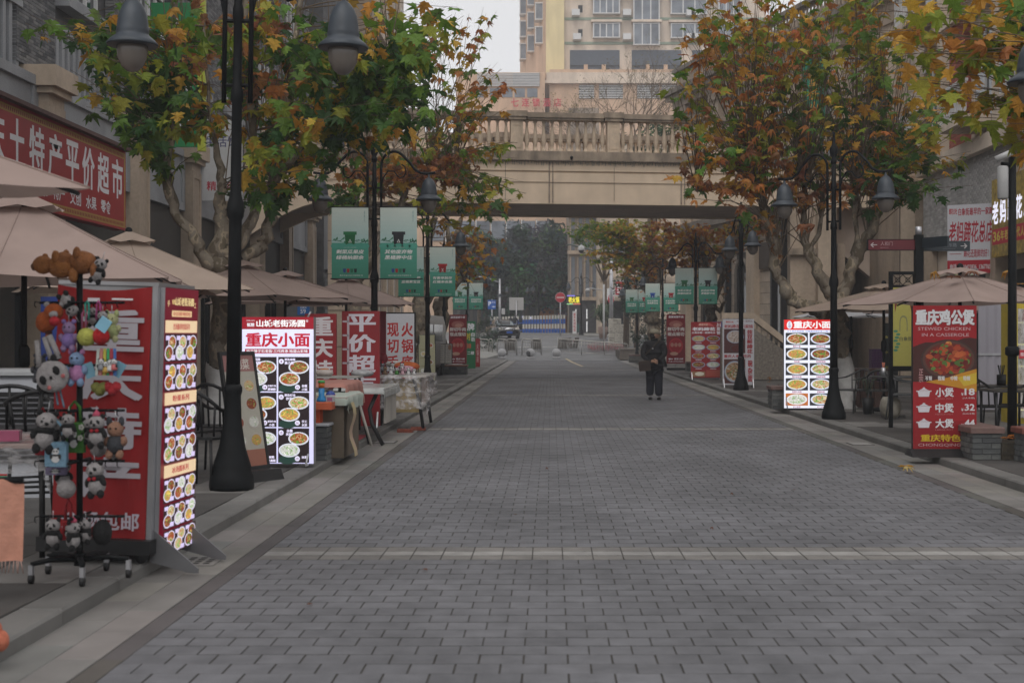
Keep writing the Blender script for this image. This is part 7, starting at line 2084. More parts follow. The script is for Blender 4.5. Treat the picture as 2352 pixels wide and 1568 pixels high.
# toys on the table
M_WPL = mat('toy_white', (.5, .5, .5), .6); M_BPL = mat('toy_black', (.015, .015, .017), .6); M_GPL = mat('toy_grey', (.2, .21, .23), .5)
def figurine(label, x, y, z, s, body, head, hat=None):
 t = thing('panda_figurine', label, 'toy', (x, y, z), uni(-.3, .3), 'small panda figurines on the toy table')
 b = MB(); b.lathe([(.0, 0), (.032, 0), (.034, .02), (.026, .05), (.014, .062)], n=10); b.build('body', body, t)
 h = MB().ball((0, 0, .08), .03, sz=.9, n=10, m=7).build('head', head, t)
 for q in (-1, 1):
  MB().ball((q * .022, 0, .103), .010, n=7, m=5).build('ear', M_BPL, h); MB().ball((q * .011, -.026, .083), .007, sy=.4, n=6, m=4).build('eye', M_BPL, h)
  MB().ball((q * .03, -.01, .04), .011, sz=1.5, n=6, m=4).build('arm', M_BPL, t)
 if hat: MB().lathe([(.024, 0), (.0, .035)], c=(0, 0, .1), n=8).build('hat', hat, h)
 t.scale = (s, s, s)
 return t
lab_ = ['grey robot like figurine at the left end of the toy row', 'brown hooded panda figurine second in the toy row', 'panda figurine with a red bow third in the toy row', 'panda figurine in a green shirt in the middle of the toy row', 'pale pink panda figurine right of the green shirted one', 'white panda figurine near the right end of the toy row', 'smallest panda figurine at the right end of the toy row']
for k in range(7): figurine(lab_[k], -2.80 + k * .095, 23.15 + .03 * (k % 2), .912, 1.25 - .05 * k, (M_GPL, mat('toy_brown', (.2, .12, .07)), M_WPL, mat('toy_green', (.06, .2, .05)), mat('toy_pink', (.45, .28, .32)), M_WPL, M_WPL)[k], (M_GPL, mat('toy_brown', (.2, .12, .07)), M_WPL, M_WPL, mat('toy_pink', (.45, .28, .32)), M_WPL, M_WPL)[k], None if k % 3 else mat('hat_red', (.4, .02, .03)))
for k in range(3): figurine(['grey figurine stacked at the back left of the toy row', 'red hatted panda figurine in the back row of toys', 'second back row panda figurine with a red hat'][k], -2.78 + k * .16, 23.45, .97, 1.2, (M_GPL, M_WPL, M_WPL)[k], (M_GPL, M_WPL, M_WPL)[k], mat('hat_red', (.4, .02, .03)))
M_PLUSH = lambda n, c, c2=None: mat('plush_' + n, c, .95, col2=c2, var=.2, scale=22, bump=.8, bscale=90)
t = thing('plush_pile', 'orange and white plush heap lying behind the panda figurines', 'plush toy', (-2.45, 23.75, .93))
MB().ball((0, 0, .10), .2, sx=1.3, sz=.45).build('body', M_PLUSH('orange', (.42, .10, .025)), t); MB().ball((-.14, 0, .14), .12, sx=1.5, sz=.5).build('white_patch', M_PLUSH('white', (.5, .48, .46)), t); MB().ball((.02, -.14, .06), .13, sx=1.3, sz=.5).build('pink_patch', M_PLUSH('pink', (.5, .3, .36)), t)
# B grey table with plastic top and a cream side board
t, hx, hy = table('stall_table', 'grey plastic covered table with a curved black leg beside the toy table', -3.05, -2.34, 19.9, 21.9, .80, mat('table_grey', (.26, .26, .26), .4, var=.1), legs=False)
for x in (-.2, .3): MB().tube([(x - .05, -hy + .15, .68), (x - .16, -hy + .1, .42), (x - .12, -hy + .06, .22), (x + .04, -hy, -.07)], .03, n=8).build('leg', M_BLACK, t)
MB().box(.30, .33, -.55, .8, .2, .68).build('side_board', M_CREAMB, t)
MB().tube([(-.28, .8, .68), (-.28, .8, 0)], .025).build('leg', M_BLACK, t)
drape(-hx, hx, -hy, hy, .715, {'f': .08, 'r': .07}, 9, wav=.02).build('plastic_cover', mat('cover_grey', (.33, .34, .33), .25, var=.2, scale=5, bump=.6, bscale=12), t)
# C pink cloth table
t, hx, hy = table('stall_table', 'table under a dusty pink cloth behind the orange toy cart', -3.30, -2.62, 17.9, 19.4, .93, M_CREAMB)
drape(-hx - .03, hx + .03, -hy - .03, hy + .03, .85, {'f': .05, 'r': .26}, 12, wav=.05).build('tablecloth', mat('cloth_pink', (.34, .155, .125), .85, var=.12, scale=3), t)
# D pale corner table with cardboard body and a yellow paper hanging
t, hx, hy = table('stall_table', 'cardboard sided table with pale green cover and a hanging yellow paper', -2.95, -2.42, 16.9, 18.3, .82, M_CREAMB, legs=False)
MB().box(-hx + .02, hx - .05, -hy + .05, hy - .05, .0, .70).build('cardboard_side', mat('card_dark', (.12, .095, .07), .9, var=.2, scale=3), t)
drape(-hx, hx, -hy, hy, .74, {'f': .12, 'r': .13}, 15, wav=.03).build('pale_cover', mat('cover_pale', (.36, .41, .36), .5, var=.12, scale=4), t)
b = MB(); b.smooth = True
vid = [[b.vert((hx + .035 + .03 * math.sin(j * .9) + .02 * (j / 9), -hy + .02 + .26 * i / 4, .66 - .64 * j / 9)) for i in range(5)] for j in range(10)]
for j in range(9):
 for i in range(4): b.face((vid[j][i], vid[j][i + 1], vid[j + 1][i + 1], vid[j + 1][i]))
b.build('hanging_paper', mat('paper_yellow', (.42, .37, .17), .8, col2=(.45, .30, .26), scale=2.5), t)
t = thing('folding_stand', 'small taped stand leaning beside the cardboard table', 'stand', (-2.50, 18.9, .09)); MB().tube([(-.05, 0, .55), (.12, -.05, 0)], .02).build('leg', M_CREAMB, t); MB().tube([(-.05, .1, .55), (.04, .3, 0)], .02).build('leg', M_BLACK, t)
o = MB().box(-.35, .28, -.5, .5, 0, .006).build('red_mat', mat('mat_red', (.35, .05, .06), .8, var=.15), loc=(-2.95, 20.3, .094)); tag(o, 'red plastic sheet on the pavement under the grey stall table', 'mat')
# E back table with wrapped bowls
t, hx, hy = table('stall_table', 'long back table with two wrapped bundles in front of the red word boards', -4.1, -2.92, 21.5, 22.1, .93, mat('table_stone', (.28, .27, .25), .7, var=.15))
for k, x in enumerate((X_(698, 21.6), X_(744, 21.6))):
 q = thing('wrapped_bowl', ['left cloth wrapped bowl on the back table', 'right cloth wrapped bowl with orange top on the back table'][k], 'bowl', (x, 21.65, .932))
 MB().lathe([(.0, 0), (.10, 0), (.14, .04), (.12, .08), (.07, .10)], n=14).build('wrapping', mat('wrap', (.42, .37, .34), .8, var=.15, scale=15), q); MB().lathe([(.08, .09), (.06, .115), (0, .12)], n=12).build('filling', mat('filling', (.42, .16, .06), .7), q)
t = thing('plastic_bag', 'crumpled clear plastic bag heap at the end of the back table', 'plastic bag', (X_(828, 22), 22.2, .8))
MB().ball((0, 0, .16), .13, sx=1.4, sz=.5, n=14, m=10).build('bag', mat('bag_plastic', (.35, .35, .36), .2, var=.3, scale=9, bump=1.5, bscale=12), t)
# orange toy cart
t = thing('toy_cart', 'orange toy cart with a flat tray standing on the grey brick planter', 'cart', (-2.84, 16.75, .52))
M_OR = mat('cart_orange', (.50, .075, .025), .5, var=.08, scale=4)
MB().box(-.32, .12, -.02, .5, 0, .16).build('body', M_OR, t); MB().cbox(-.38, .27, -.10, .6, .16, .25, .01).build('tray', mat('tray_orange', (.55, .12, .05), .5), t)
def toy_bottle():
 q = thing('bubble_toy', 'blue bubble toy with orange neck and green cap on the orange tray', 'toy', (-2.70, 16.72, .772))
 MB().lathe([(.06, 0), (.055, .03), (.035, .07), (.035, .16)], n=14).build('bottle', mat('toy_blue', (.02, .22, .5), .3), q); MB().lathe([(.036, .16), (.036, .22)], n=14).build('neck', mat('toy_orange', (.55, .14, .02), .4), q); MB().lathe([(.04, .22), (.04, .245), (.0, .25)], n=14).build('cap', mat('toy_greenc', (.05, .35, .08), .4), q)
toy_bottle()
q = thing('toy_ball', 'yellow soft toy ball at the left of the orange tray', 'toy', (-2.92, 16.8, .772)); MB().ball((0, 0, .05), .06, sx=1.2, sz=.8).build('ball', mat('toy_yellow', (.6, .42, .05), .5), q)
q = thing('toy_ball', 'dark blue and red toy ball at the right of the orange tray', 'toy', (-2.63, 16.95, .772)); MB().ball((0, 0, .06), .06).build('ball', mat('toy_navy', (.02, .05, .25), .3), q); MB().lathe([(.061, -.01), (.061, .01)], c=(0, 0, .06), n=16).build('band', mat('hat_red', (.4, .02, .03)), q)
for k in range(4):
 q = thing('toy_box', ['clear boxed toy at the front of the orange tray', 'white lidded toy box behind the bubble toy', 'small boxed toy at the tray corner', 'low white toy packet on the orange tray'][k], 'toy box', ((-2.60, -2.76, -2.62, -2.86)[k], (16.74, 16.95, 16.84, 16.72)[k], .772), k * .4)
 MB().cbox(-.045, .045, -.04, .04, 0, .07, .005).build('box', mat('toybox_%d' % (k % 2), ((.42, .42, .44), (.5, .45, .3))[k % 2], .3), q); MB().box(-.03, .03, -.045, -.041, .01, .05).build('label', mat('tb_label', (.3, .1, .2)), q)
# near left plastic table with red and pink top
t, hx, hy = table('stall_table', 'plastic covered table with pink top cut by the left edge of the view', -4.55, -3.30, 9.3, 10.3, .84, mat('top_pink', (.36, .16, .15), .5, col2=(.5, .4, .36), scale=6))
drape(-hx, hx, -hy, hy, .755, {'f': .2, 'r': .22}, 21, wav=.04).build('plastic_cover', M_PLAST, t)
q = thing('gift_box', 'small pink box on the table at the left edge', 'box', (-3.62, 9.45, .85), .2); MB().cbox(-.09, .09, -.06, .06, 0, .07, .006).build('box', mat('box_pink', (.5, .12, .22), .5), q); MB().box(-.092, .092, -.01, .01, .002, .072).build('ribbon', mat('ribbon', (.5, .4, .4)), q)
t = thing('scarf_rail', 'peach fringed scarf hanging on a rail at the left edge', 'scarf', (-2.88, 7.75, .09))
b = MB(); b.smooth = True
vid = [[b.vert((-.30 + .30 * i / 6, .03 * math.sin(i * 1.4 + j * .1), .63 - .40 * j / 10 + (.05 if j == 0 else 0) - (.0 if i < 5 else .03 * (10 - j) / 10))) for i in range(7)] for j in range(11)]
for j in range(10):
 for i in range(6): b.face((vid[j][i], vid[j][i + 1], vid[j + 1][i + 1], vid[j + 1][i]))
b.build('cloth', mat('scarf_peach', (.50, .24, .17), .95, var=.15, scale=9, bump=.3), t)
b = MB()
for k in range(18): b.tube([(-.30 + k * .0175, .02 * math.sin(k), .235), (-.30 + k * .0175 + uni(-.01, .01), 0, .165)], .003, n=3)
b.build('fringe', mat('fringe', (.4, .26, .22), .95), t, kind='stuff')
MB().tube([(-1.0, .01, .67), (0.0, .01, .67)], .012).tube([(-.9, .01, .67), (-.9, .01, 0)], .015).tube([(-.32, .05, .67), (-.32, .05, 0)], .015).build('rail', M_POST, t)
t = thing('plush_toy', 'orange pink plush toy poking in at the bottom left corner', 'plush toy', (-2.60, 6.55, .09), .4); t.scale = (.55, .55, .55)
MB().ball((0, 0, .16), .13, sz=1.2).build('body', M_PLUSH('coral', (.55, .17, .10)), t)
for q_ in (-1, 1): MB().ball((q_ * .11, -.04, .1), .07, sz=1.3).build('paw', M_PLUSH('coral', (.55, .17, .10)), t)
MB().ball((0, -.02, .34), .1).build('head', M_PLUSH('coral', (.55, .17, .10)), t)

# ================================================================ CHAIRS
def armchair(name, label, loc, rz, m, seat=.45, back=.85, s=1.0, group=None, bar=False):
 t = thing(name, label, 'chair', loc, rz, group)
 MB().cbox(-.23, .23, -.22, .22, seat - .03, seat, .01).build('seat', m, t)
 b = MB(); b.smooth = True
 bk = [(.26 * math.cos(a), .02 + .26 * math.sin(a)) for a in [PI * k / 12 for k in range(13)]]
 b.tube([(x, y, seat + .22 + (back - seat - .22) * max(0, math.sin(PI * k / 12)) ** 1.5) for k, (x, y) in enumerate(bk)], .018, n=6)
 b.build('back_rail', m, t)
 for k in range(2, 11, 2):
  x, y = bk[k]; zt = seat + .22 + (back - seat - .22) * math.sin(PI * k / 12) ** 1.5
  MB().tube([(x * .85, y * .8, seat), (x, y, zt)], .012, n=5).build('spindle', m, t)
 for (x, y) in ((-.21, -.2), (.21, -.2), (-.21, .2), (.21, .2)):
  MB().tube([(x, y, seat - .02), (x * 1.2, y * 1.25, 0)], .014, n=6).build('leg', m, t)
 for x in (-.25, .25): MB().tube([(x, -.2, seat - .02), (x, -.18, seat + .2), (x, .02, seat + .22)], .014, n=6).build('arm', m, t)
 if bar:
  for y in (-.22, .22): MB().tube([(-.23, y, .28), (.23, y, .28)], .011, n=5).build('stretcher', m, t)
 t.scale = (s, s, s)
 return t
for (px, Yc, rz, lab) in ((442, 14.6, 150, 'black arched back chair just left of the leaning lamp post'), (500, 15.2, 170, 'second black arched back chair beside the lime washed trunk'), (468, 13.7, 160, 'black chair nearest the red menu column')):
 armchair('plastic_chair', lab, (X_(px, Yc), Yc, .09), R(rz), M_BLACK, .5, .95, group='black plastic chairs under the left parasols')
for (px, Yc, rz, lab, st) in ((95, 10.9, 200, 'high black bar stool behind the toy rack', .72), (35, 11.6, 30, 'black bar stool beside the air cooler', .72)):
 armchair('bar_stool', lab, (X_(px, Yc), Yc, .09), R(rz), M_BLACK, st, st + .32, bar=True, group='black bar stools behind the toy rack')
M_RAT = mat('rattan_dark', (.045, .047, .048), .5, var=.3, scale=30)
for (px, py, rz, lab) in ((1962, 948, -60, 'dark metal armchair right beside the right lamp post base'), (2025, 950, 160, 'dark metal armchair in the middle of the group of three'), (2072, 962, 70, 'dark metal armchair nearest the red casserole sign')):
 x, y = G(px, py, .09); armchair('metal_armchair', lab, (x, y, .09), R(rz), M_RAT, .45, .82, group='dark metal armchairs outside the right restaurant')
x, y = X_(2052, 25.6), 25.6
t = thing('round_table', 'dark round table among the metal armchairs', 'table', (x, y, .09))
MB().lathe([(.0, .70), (.42, .70), (.43, .71), (.42, .73), (0, .73)], n=28).build('top', M_RAT, t); MB().tube([(0, 0, 0), (0, 0, .7)], .03).build('column', M_RAT, t); MB().lathe([(.22, 0), (.2, .03), (0, .04)], n=16).build('foot', M_RAT, t)
q = thing('chopstick_holder', 'steel chopstick holder with red tipped sticks on the round table', 'holder', (x - .18, y, .822))
MB().lathe([(.045, 0), (.045, .15)], n=12).build('cup', M_ALU, q)
for k in range(8): MB().tube([(0, 0, .05), (.025 * math.cos(k * .8), .025 * math.sin(k * .8), .24)], .005, n=4).build('chopstick', mat('stick', (.45, .15, .1)), q)
t = thing('drum_stool', 'pale ceramic drum stool under the round table', 'stool', (X_(2045, 25.0), 25.0, .09))
MB().lathe([(.12, 0), (.17, .1), (.19, .2), (.17, .31), (.13, .38), (0, .38)], n=20).build('drum', mat('ceramic', (.25, .23, .19), .4, var=.3, scale=8), t)
t = thing('potted_plant', 'small leafy pot plant on the wooden stall table', 'plant', (X_(1993, 26.4), 26.4, .09))
MB().lathe([(.08, 0), (.12, .3), (0, .3)], n=12).build('pot', M_BLACK, t)
for k in range(9):
 a = k * 2.4; l = uni(.2, .32); b = MB(); b.smooth = True
 c_ = Vector((math.cos(a), math.sin(a), 0)); s_ = Vector((-math.sin(a), math.cos(a), 0)); o_ = Vector((0, 0, .35))
 b.tube([(0, 0, .3), o_ + c_ * l * .4 + Vector((0, 0, .28))], .006, n=4)
 P0 = o_ + c_ * l * .4 + Vector((0, 0, .28)); q_ = [P0, P0 + c_ * .1 + s_ * .06 + Vector((0, 0, .02)), P0 + c_ * .22, P0 + c_ * .1 - s_ * .06 + Vector((0, 0, .02))]
 b.poly(q_); b.build('leaf', mat('pot_leaf', (.03, .06, .03), .5, var=.3), t)
x0, x1 = X_(1943, 29), X_(2043, 29)
t = thing('wooden_stall', 'carved brown wooden counter under the pale parasol on the right', 'counter', (x0, 29, .09))
M_WOOD = mat('stall_wood', (.10, .05, .035), .6, var=.25, scale=5, stretch=(1, 1, 6))
MB().box(-.04, x1 - x0 + .04, -.05, .6, .72, .78).build('top', M_WOOD, t); MB().box(.02, x1 - x0 - .02, .02, .55, .0, .50).build('body', M_WOOD, t)
for k in range(4): MB().box(.02 + k * .28, .07 + k * .28, -.02, .02, 0, .72).build('post', M_WOOD, t)
for k in range(11): MB().box(.05 + k * .08, .07 + k * .08, 0, .02, .5, .72).build('spindle', M_WOOD, t)
for k in range(4):
 t = thing('crate', ['bottom purple crate of the stack right of the wooden counter', 'second lowest purple crate of the stack', 'third purple crate of the stack', 'topmost purple crate of the stack'][k], 'crate', (X_(2003, 31.5), 31.5, .09 + .86 + k * .265) if False else (X_(2003, 31.5), 31.5, .09 + k * .29), 0, 'purple crates stacked by the wall')
 M_PUR = mat('crate_purple', (.085, .03, .10), .5, var=.15)
 MB().box(0, .30, 0, .3, 0, .27).build('box', M_PUR, t); MB().box(-.01, .31, -.01, .31, .27, .288).build('rim', M_PUR, t)
 for j in range(4): MB().box(.03 + j * .07, .045 + j * .07, -.012, 0, .02, .26).build('rib', M_PUR, t)
t = thing('menu_blackboard', 'tall blackboard menu with faint yellow writing beside the yellow banner', 'sign board', (X_(2030, 30), 30, .09))
MB().box(0, .30, 0, .04, 0, 1.72).build('board', mat('chalkboard', (.014, .018, .018), .6), t)
P = Print(.001)
for k, s_ in enumerate(('鱼香香鲜', '小煲18元', '中煲32元', '大煲44元')): P.text(s_, .03, 1.38 - k * .32, .27, 1.47 - k * .32, (.35, .30, .06), .03)
P.build('lettering', PRINT, t)
# curtain, fridge, dark tables behind the red sign
t = thing('curtain_panel', 'pale lilac plastic curtain wall behind the near right parasol', 'curtain', (X_(2247, 27), 27, .09))
w = X_(2332, 27) - X_(2247, 27); b = MB(); b.smooth = True; nn = 24
vid = [[b.vert((w * i / nn, .012 * math.sin(i * 1.1), z)) for i in range(nn + 1)] for z in (0.05, 1.1, 2.35)]
for j in range(2):
 for i in range(nn): b.face((vid[j][i], vid[j][i + 1], vid[j + 1][i + 1], vid[j + 1][i]))
b.build('sheet', mat('curtain', (.36, .345, .39), .5, var=.08, scale=1.2, trans=.2), t); MB().box(0, w, -.02, .02, 2.35, 2.42).box(0, w, -.02, .02, 1.08, 1.12).build('rail', M_ALU, t)
t = thing('drinks_fridge', 'yellow lit glass drinks fridge at the right edge', 'fridge', (X_(2330, 23.5), 23.5, .09))
MB().box(0, .8, .06, .7, 0, 2.05).build('cabinet', mat('fridge_yellow', (.50, .38, .03), .5), t); MB().box(.03, .77, .03, .06, .1, 1.9).build('interior', mat('fridge_inner', (.12, .10, .03), .5, emit=.5), t)
for r in range(5):
 sh = MB().box(.03, .77, -.0, .03, .22 + r * .36, .24 + r * .36).build('shelf', mat('shelf_lit', (.8, .75, .3), .4, emit=.7), t)
 for k in range(7):
  c = ((.45, .05, .03), (.5, .4, .05), (.1, .3, .05), (.5, .45, .4))[(r + k // 2) % 4]
  MB().lathe([(.03, 0), (.034, .02), (.034, .14), (.014, .19), (.014, .22)], c=(.07 + k * .1, .012, .245 + r * .36), n=8).build('bottle', mat('bottle%d' % ((r + k // 2) % 4), c, .2, emit=.12), sh)  # shelves and bottles glow by themselves, standing in for the fridge's lamp light
MB().box(.03, .77, -.045, -.04, .1, 1.9).build('glass_door', M_PLAST, t); MB().box(-.0, .035, -.06, .06, 0, 2.05).build('door_frame', mat('fridge_yellow', (.5, .38, .03)), t)
P = Print(.001); P.L = 300; P.rect(.06, 1.08, .16, 1.22, (.5, .03, .05)); P.text('拉', .08, 1.1, .14, 1.2, (.8, .8, .8), .03); P.build('sticker', PRINT, t)
for (px, Yc, lab) in ((2290, 21.5, 'dark square table behind the red casserole sign'), (2345, 19.8, 'dark table at the right edge behind the planter')):
 t, hx, hy = table('dining_table', lab, X_(px, Yc) - .5, X_(px, Yc) + .5, Yc - .4, Yc + .4, .80, mat('table_dark', (.03, .026, .022), .4))
q = thing('chopstick_holder', 'black chopstick holder on the dark table behind the red sign', 'holder', (X_(2300, 21.4), 21.4, .802)); MB().lathe([(.07, 0), (.07, .16)], n=12).build('cup', M_BLACK, q)
for k in range(10): MB().tube([(0, 0, .05), (.05 * math.cos(k * .7), .05 * math.sin(k * .7), .3)], .006, n=4).build('chopstick', M_BLACK, q)
for (px, Yc, rz, lab) in ((2275, 20.6, 100, 'dark chair in the shade behind the casserole sign'), (2330, 20.9, 250, 'dark chair at the right edge by the fridge')): armchair('dining_chair', lab, (X_(px, Yc), Yc, .09), R(rz), M_BLACK, .45, .85)
# CCTV pole on the right
t = thing('camera_pole', 'black pole with white security cameras rising from the right planter', 'camera pole', (X_(2325, 17.2), 17.2, .1))
MB().tube([(0, 0, 0), (0, 0, Z_(353, 17.2) - .1)], [.06, .045], n=14).build('pole', M_POST, t)
MB().lathe([(.06, 1.2), (.085, 1.22), (.085, 1.3), (.06, 1.32)], n=14).build('collar', M_POST, t)
MB().lathe([(.055, 0), (.065, .02), (.065, .38), (.05, .4)], c=(-.12, -.02, Z_(458, 17.2) - .1), n=14).build('speaker', mat('cam_white', (.42, .42, .42), .5), t)
zc = Z_(378, 17.2) - .1
MB().tube([(0, 0, zc), (-.14, -.02, zc + .01)], .02).build('bracket', M_POST, t)
MB().tube([(-.22, -.05, zc + .05), (-.02, -.08, zc + .14)], .04, n=12).build('camera', mat('cam_white', (.42, .42, .42)), t)
MB().ball((.12, -.02, zc + .18), .06).build('dome_camera', mat('cam_white', (.42, .42, .42)), t); MB().tube([(0, 0, zc), (.12, 0, zc + .05), (.12, -.02, zc + .15)], .015).build('bracket', M_POST, t)
MB().tube([(0, 0, zc + .1), (0, 0, zc + 1.0)], .006).build('antenna', M_POST, t)

# ================================================================ THE CROSSING: bollards, railings, signs
M_BOLL = mat('bollard_granite', (.36, .36, .37), .7, var=.12, scale=30, bump=.2)
for k, px in enumerate((1153, 1219, 1278)):
 Yb = 91.5
 t = thing('bollard', ['left round granite bollard of the three across the street end', 'middle round granite bollard of the three, with a dark stain', 'right round granite bollard of the three across the street end'][k], 'bollard', (X_(px, Yb), Yb, zground(Yb) - .01), 0, 'stone ball bollards at the street end')
 MB().ball((0, 0, .36), .285, n=24, m=16).build('ball', M_BOLL, t); MB().lathe([(.29, 0), (.29, .07), (.2, .11), (.16, .14)], n=24).build('base', M_BOLL, t)
 if k == 1: MB().ball((-.06, -.06, .34), .235, sx=1.0).build('stain_patch', mat('stain', (.05, .05, .055), .8), t)
M_INOX = mat('stainless', (.36, .345, .32), .35, metal=.8, var=.06)
def railing(label, xa, xb, Yf, posts, n, group='stainless railings across the street end', ya=None, yb=None):
 za = zground(Yf); x0, x1 = X_(xa, Yf), X_(xb, Yf); w = x1 - x0
 t = thing('railing', label, 'railing', (x0, Yf, za), 0, group)
 dz = (lambda x: -.018 * x)
 MB().tube([(0, 0, 0), (0, 0, .98), (.07, 0, 1.06), (w - .07, 0, 1.06 + dz(w) * 4), (w, 0, .98 + dz(w) * 4), (w, 0, 0)], .035, n=8).build('frame', M_INOX, t)
 for z in (.26, .86): MB().tube([(0, 0, z), (w, 0, z + dz(w) * 4)], .025, n=6).build('rail', M_INOX, t)
 for k in range(1, posts): MB().tube([(w * k / posts, 0, 0), (w * k / posts, 0, 1.04 + dz(w) * 4 * k / posts)], .028, n=6).build('post', M_INOX, t)
 for k in range(1, n): MB().tube([(w * k / n, 0, .26), (w * k / n, 0, .86)], .012, n=5).build('bar', M_INOX, t)
railing('long stainless railing at the right of the bollards', 1282, 1442, 94, 3, 24)
railing('short stainless railing left of the middle gap, left half', 1142, 1164, 94, 1, 4)
railing('short stainless railing left of the middle gap, right half', 1165, 1187, 94, 1, 4)
railing('short stainless railing behind the middle bollard, left half', 1199, 1221, 94, 1, 4)
railing('short stainless railing behind the middle bollard, right half', 1222, 1243, 94, 1, 4)
railing('leftmost short stainless railing near the small red board', 1100, 1122, 94, 1, 4)
railing('short stainless railing between the red board and the first gap', 1123, 1131, 94, 1, 2)
for k, (px, lab) in enumerate(((1175, 'folding no parking board behind the left railings'), (1170, 'second folding board seen edge on behind the left railings'), (1234, 'folding no parking board behind the middle railings'), (1293, 'folding board behind the left end of the long railing'), (1316, 'tilted folding board behind the long railing'))):
 Yb = 97 + k * .4
 t = thing('folding_board', lab, 'sign board', (X_(px, Yb), Yb, zground(Yb)), R((5, 60, -5, 20, 50)[k]), 'grey folding no parking boards')
 for s_ in (-1, 1):
  b = MB(); b.M = Matrix.Rotation(R(14 * s_), 4, 'X') @ Matrix.Translation((0, 0, 0)); b.box(-.24, .24, s_ * -.15 - .01, s_ * -.15 + .01, .1, .85); b.build('leaf_board', mat('board_grey', (.13, .12, .11), .6), t)
  b = MB(); b.M = Matrix.Rotation(R(14 * s_), 4, 'X'); b.tube([(-.25, s_ * -.15, 0), (-.25, s_ * -.15, .88), (.25, s_ * -.15, .88), (.25, s_ * -.15, 0)], .015, n=5); b.build('frame', M_INOX, t)
 P = Print(.003); P.ell(0, .52, .15, .15, (.35, .03, .03)); P.ell(0, .52, .115, .115, (.25, .24, .22)); P.text('P', -.05, .45, .06, .6, (.3, .03, .03), .03)
 for i, v in enumerate(P.b.v): P.b.v[i] = tuple(Matrix.Rotation(R(-14), 4, 'X') @ Vector((v[0], v[1] - .165 + .01, v[2])) ) if False else (v[0], v[1] - .30 + .24 * (v[2] / .85), v[2])
 P.build('print', PRINT, t)
# blue and white fence beyond
t = thing('picket_fence', 'blue and white painted picket fence along the far kerb', 'fence', (0, 0, 0))
M_BLUE = mat('fence_blue', (.015, .08, .33), .5, var=.1); M_FW = mat('fence_white', (.48, .46, .42), .5, var=.08)
for k in range(26):
 f = k / 25; px = 1129 + (1296 - 1129) * f; Yf = 131 - 3.5 * f; x = X_(px, Yf); z0 = zground(Yf) + .12
 h = 1.45 + .18 * f
 if rnd() < .06: continue
 MB().box(x - .09, x + .09, Yf, Yf + .06, z0, z0 + h).build('picket', M_FW, t)
 for (a, c) in ((.0, .24), (.52, .78)): MB().box(x - .10, x + .10, Yf - .02, Yf + .08, z0 + h * a, z0 + h * c).build('blue_band', M_BLUE, t)
for z in (.35, 1.0): MB().tube([(X_(1129, 131), 131.03, zground(131) + z), (X_(1296, 127.5), 127.53, zground(127.5) + z)], .04, n=5).build('rail', M_BLUE, t)
# no entry sign, blank sign back, parking sign
Ys = 116
t = thing('no_entry_sign', 'round red no entry sign on a thin pole beyond the railings', 'road sign', (X_(1287, Ys), Ys, zground(Ys)))
MB().tube([(0, .05, 0), (0, .05, Z_(672, Ys) - zground(Ys))], .045, n=8).build('pole', M_ALU, t)
zc = Z_(683, Ys) - zground(Ys)
MB().lathe([(0, -.02), (.42, -.02), (.42, .01), (0, .01)], c=(0, 0, zc), axis='y', n=28).build('disc', mat('sign_rim', (.5, .4, .4), .5), t)
P = Print(.004); P.L = 35; P.ell(0, zc, .39, .39, (.42, .02, .035), n=28); P.rect(-.30, zc - .05, .30, zc + .04, (.6, .55, .55)); P.build('face', PRINT, t)
Ys = 122
t = thing('blank_sign', 'grey back of a rectangular road sign on a pole behind the fence', 'road sign', (X_(1186, Ys), Ys, zground(Ys)))
MB().tube([(0, .0, 0), (0, 0, Z_(690, Ys) - zground(Ys))], .05).build('pole', M_ALU, t); MB().box(-.62, .62, .06, .1, Z_(712, Ys) - zground(Ys), Z_(683, Ys) - zground(Ys)).build('panel', mat('sign_back', (.36, .35, .34), .5, var=.05), t)
Ys = 118
t = thing('parking_sign', 'blue parking sign with a white P and arrow on the left', 'road sign', (X_(1130, Ys), Ys, zground(Ys)))
MB().tube([(0, .06, 0), (0, .06, 3)], .04).build('pole', M_ALU, t); z1 = Z_(689, Ys) - zground(Ys); z0 = Z_(710, Ys) - zground(Ys); MB().box(-.35, .32, 0, .04, z0, z1).build('panel', mat('sign_blue', (.02, .10, .38), .5), t)
P = Print(.004); P.text('P', -.3, z0 + .25, -.06, z1 - .08, (.7, .7, .75), .05); P.text('停车', 0, z1 - .3, .28, z1 - .08, (.6, .6, .7), .02); P.rect(0, z0 + .18, .28, z0 + .24, (.7, .7, .75)); P.build('lettering', PRINT, t)
# poles with lamps and cameras beyond
Ys = 115
t = thing('signal_pole', 'grey pole with a side arm and globe lanterns left of the blank sign', 'pole', (X_(1148, Ys), Ys, zground(Ys)))
zt = Z_(640, Ys) - zground(Ys); MB().tube([(0, 0, 0), (0, 0, zt)], [.11, .08]).build('pole', M_ALU, t); MB().tube([(0, 0, zt - .3), (-1.2, 0, zt + .1), (-2.6, 0, zt + .25)], .05).build('arm', M_ALU, t)
MB().lathe([(.25, 0), (.2, .08), (.08, .2), (.08, .4)], c=(0, 0, Z_(680, Ys) - zground(Ys)), n=12).build('lantern', M_SHADE, t); MB().box(.15, .42, -.1, .1, Z_(722, Ys) - zground(Ys), Z_(708, Ys) - zground(Ys)).build('control_box', mat('cam_white', (.42, .42, .42)), t)
Ys = 104
t = thing('camera_mast', 'tall grey mast with a long arm carrying a white dome camera', 'camera pole', (X_(1404, Ys), Ys, zground(Ys) if False else .9))
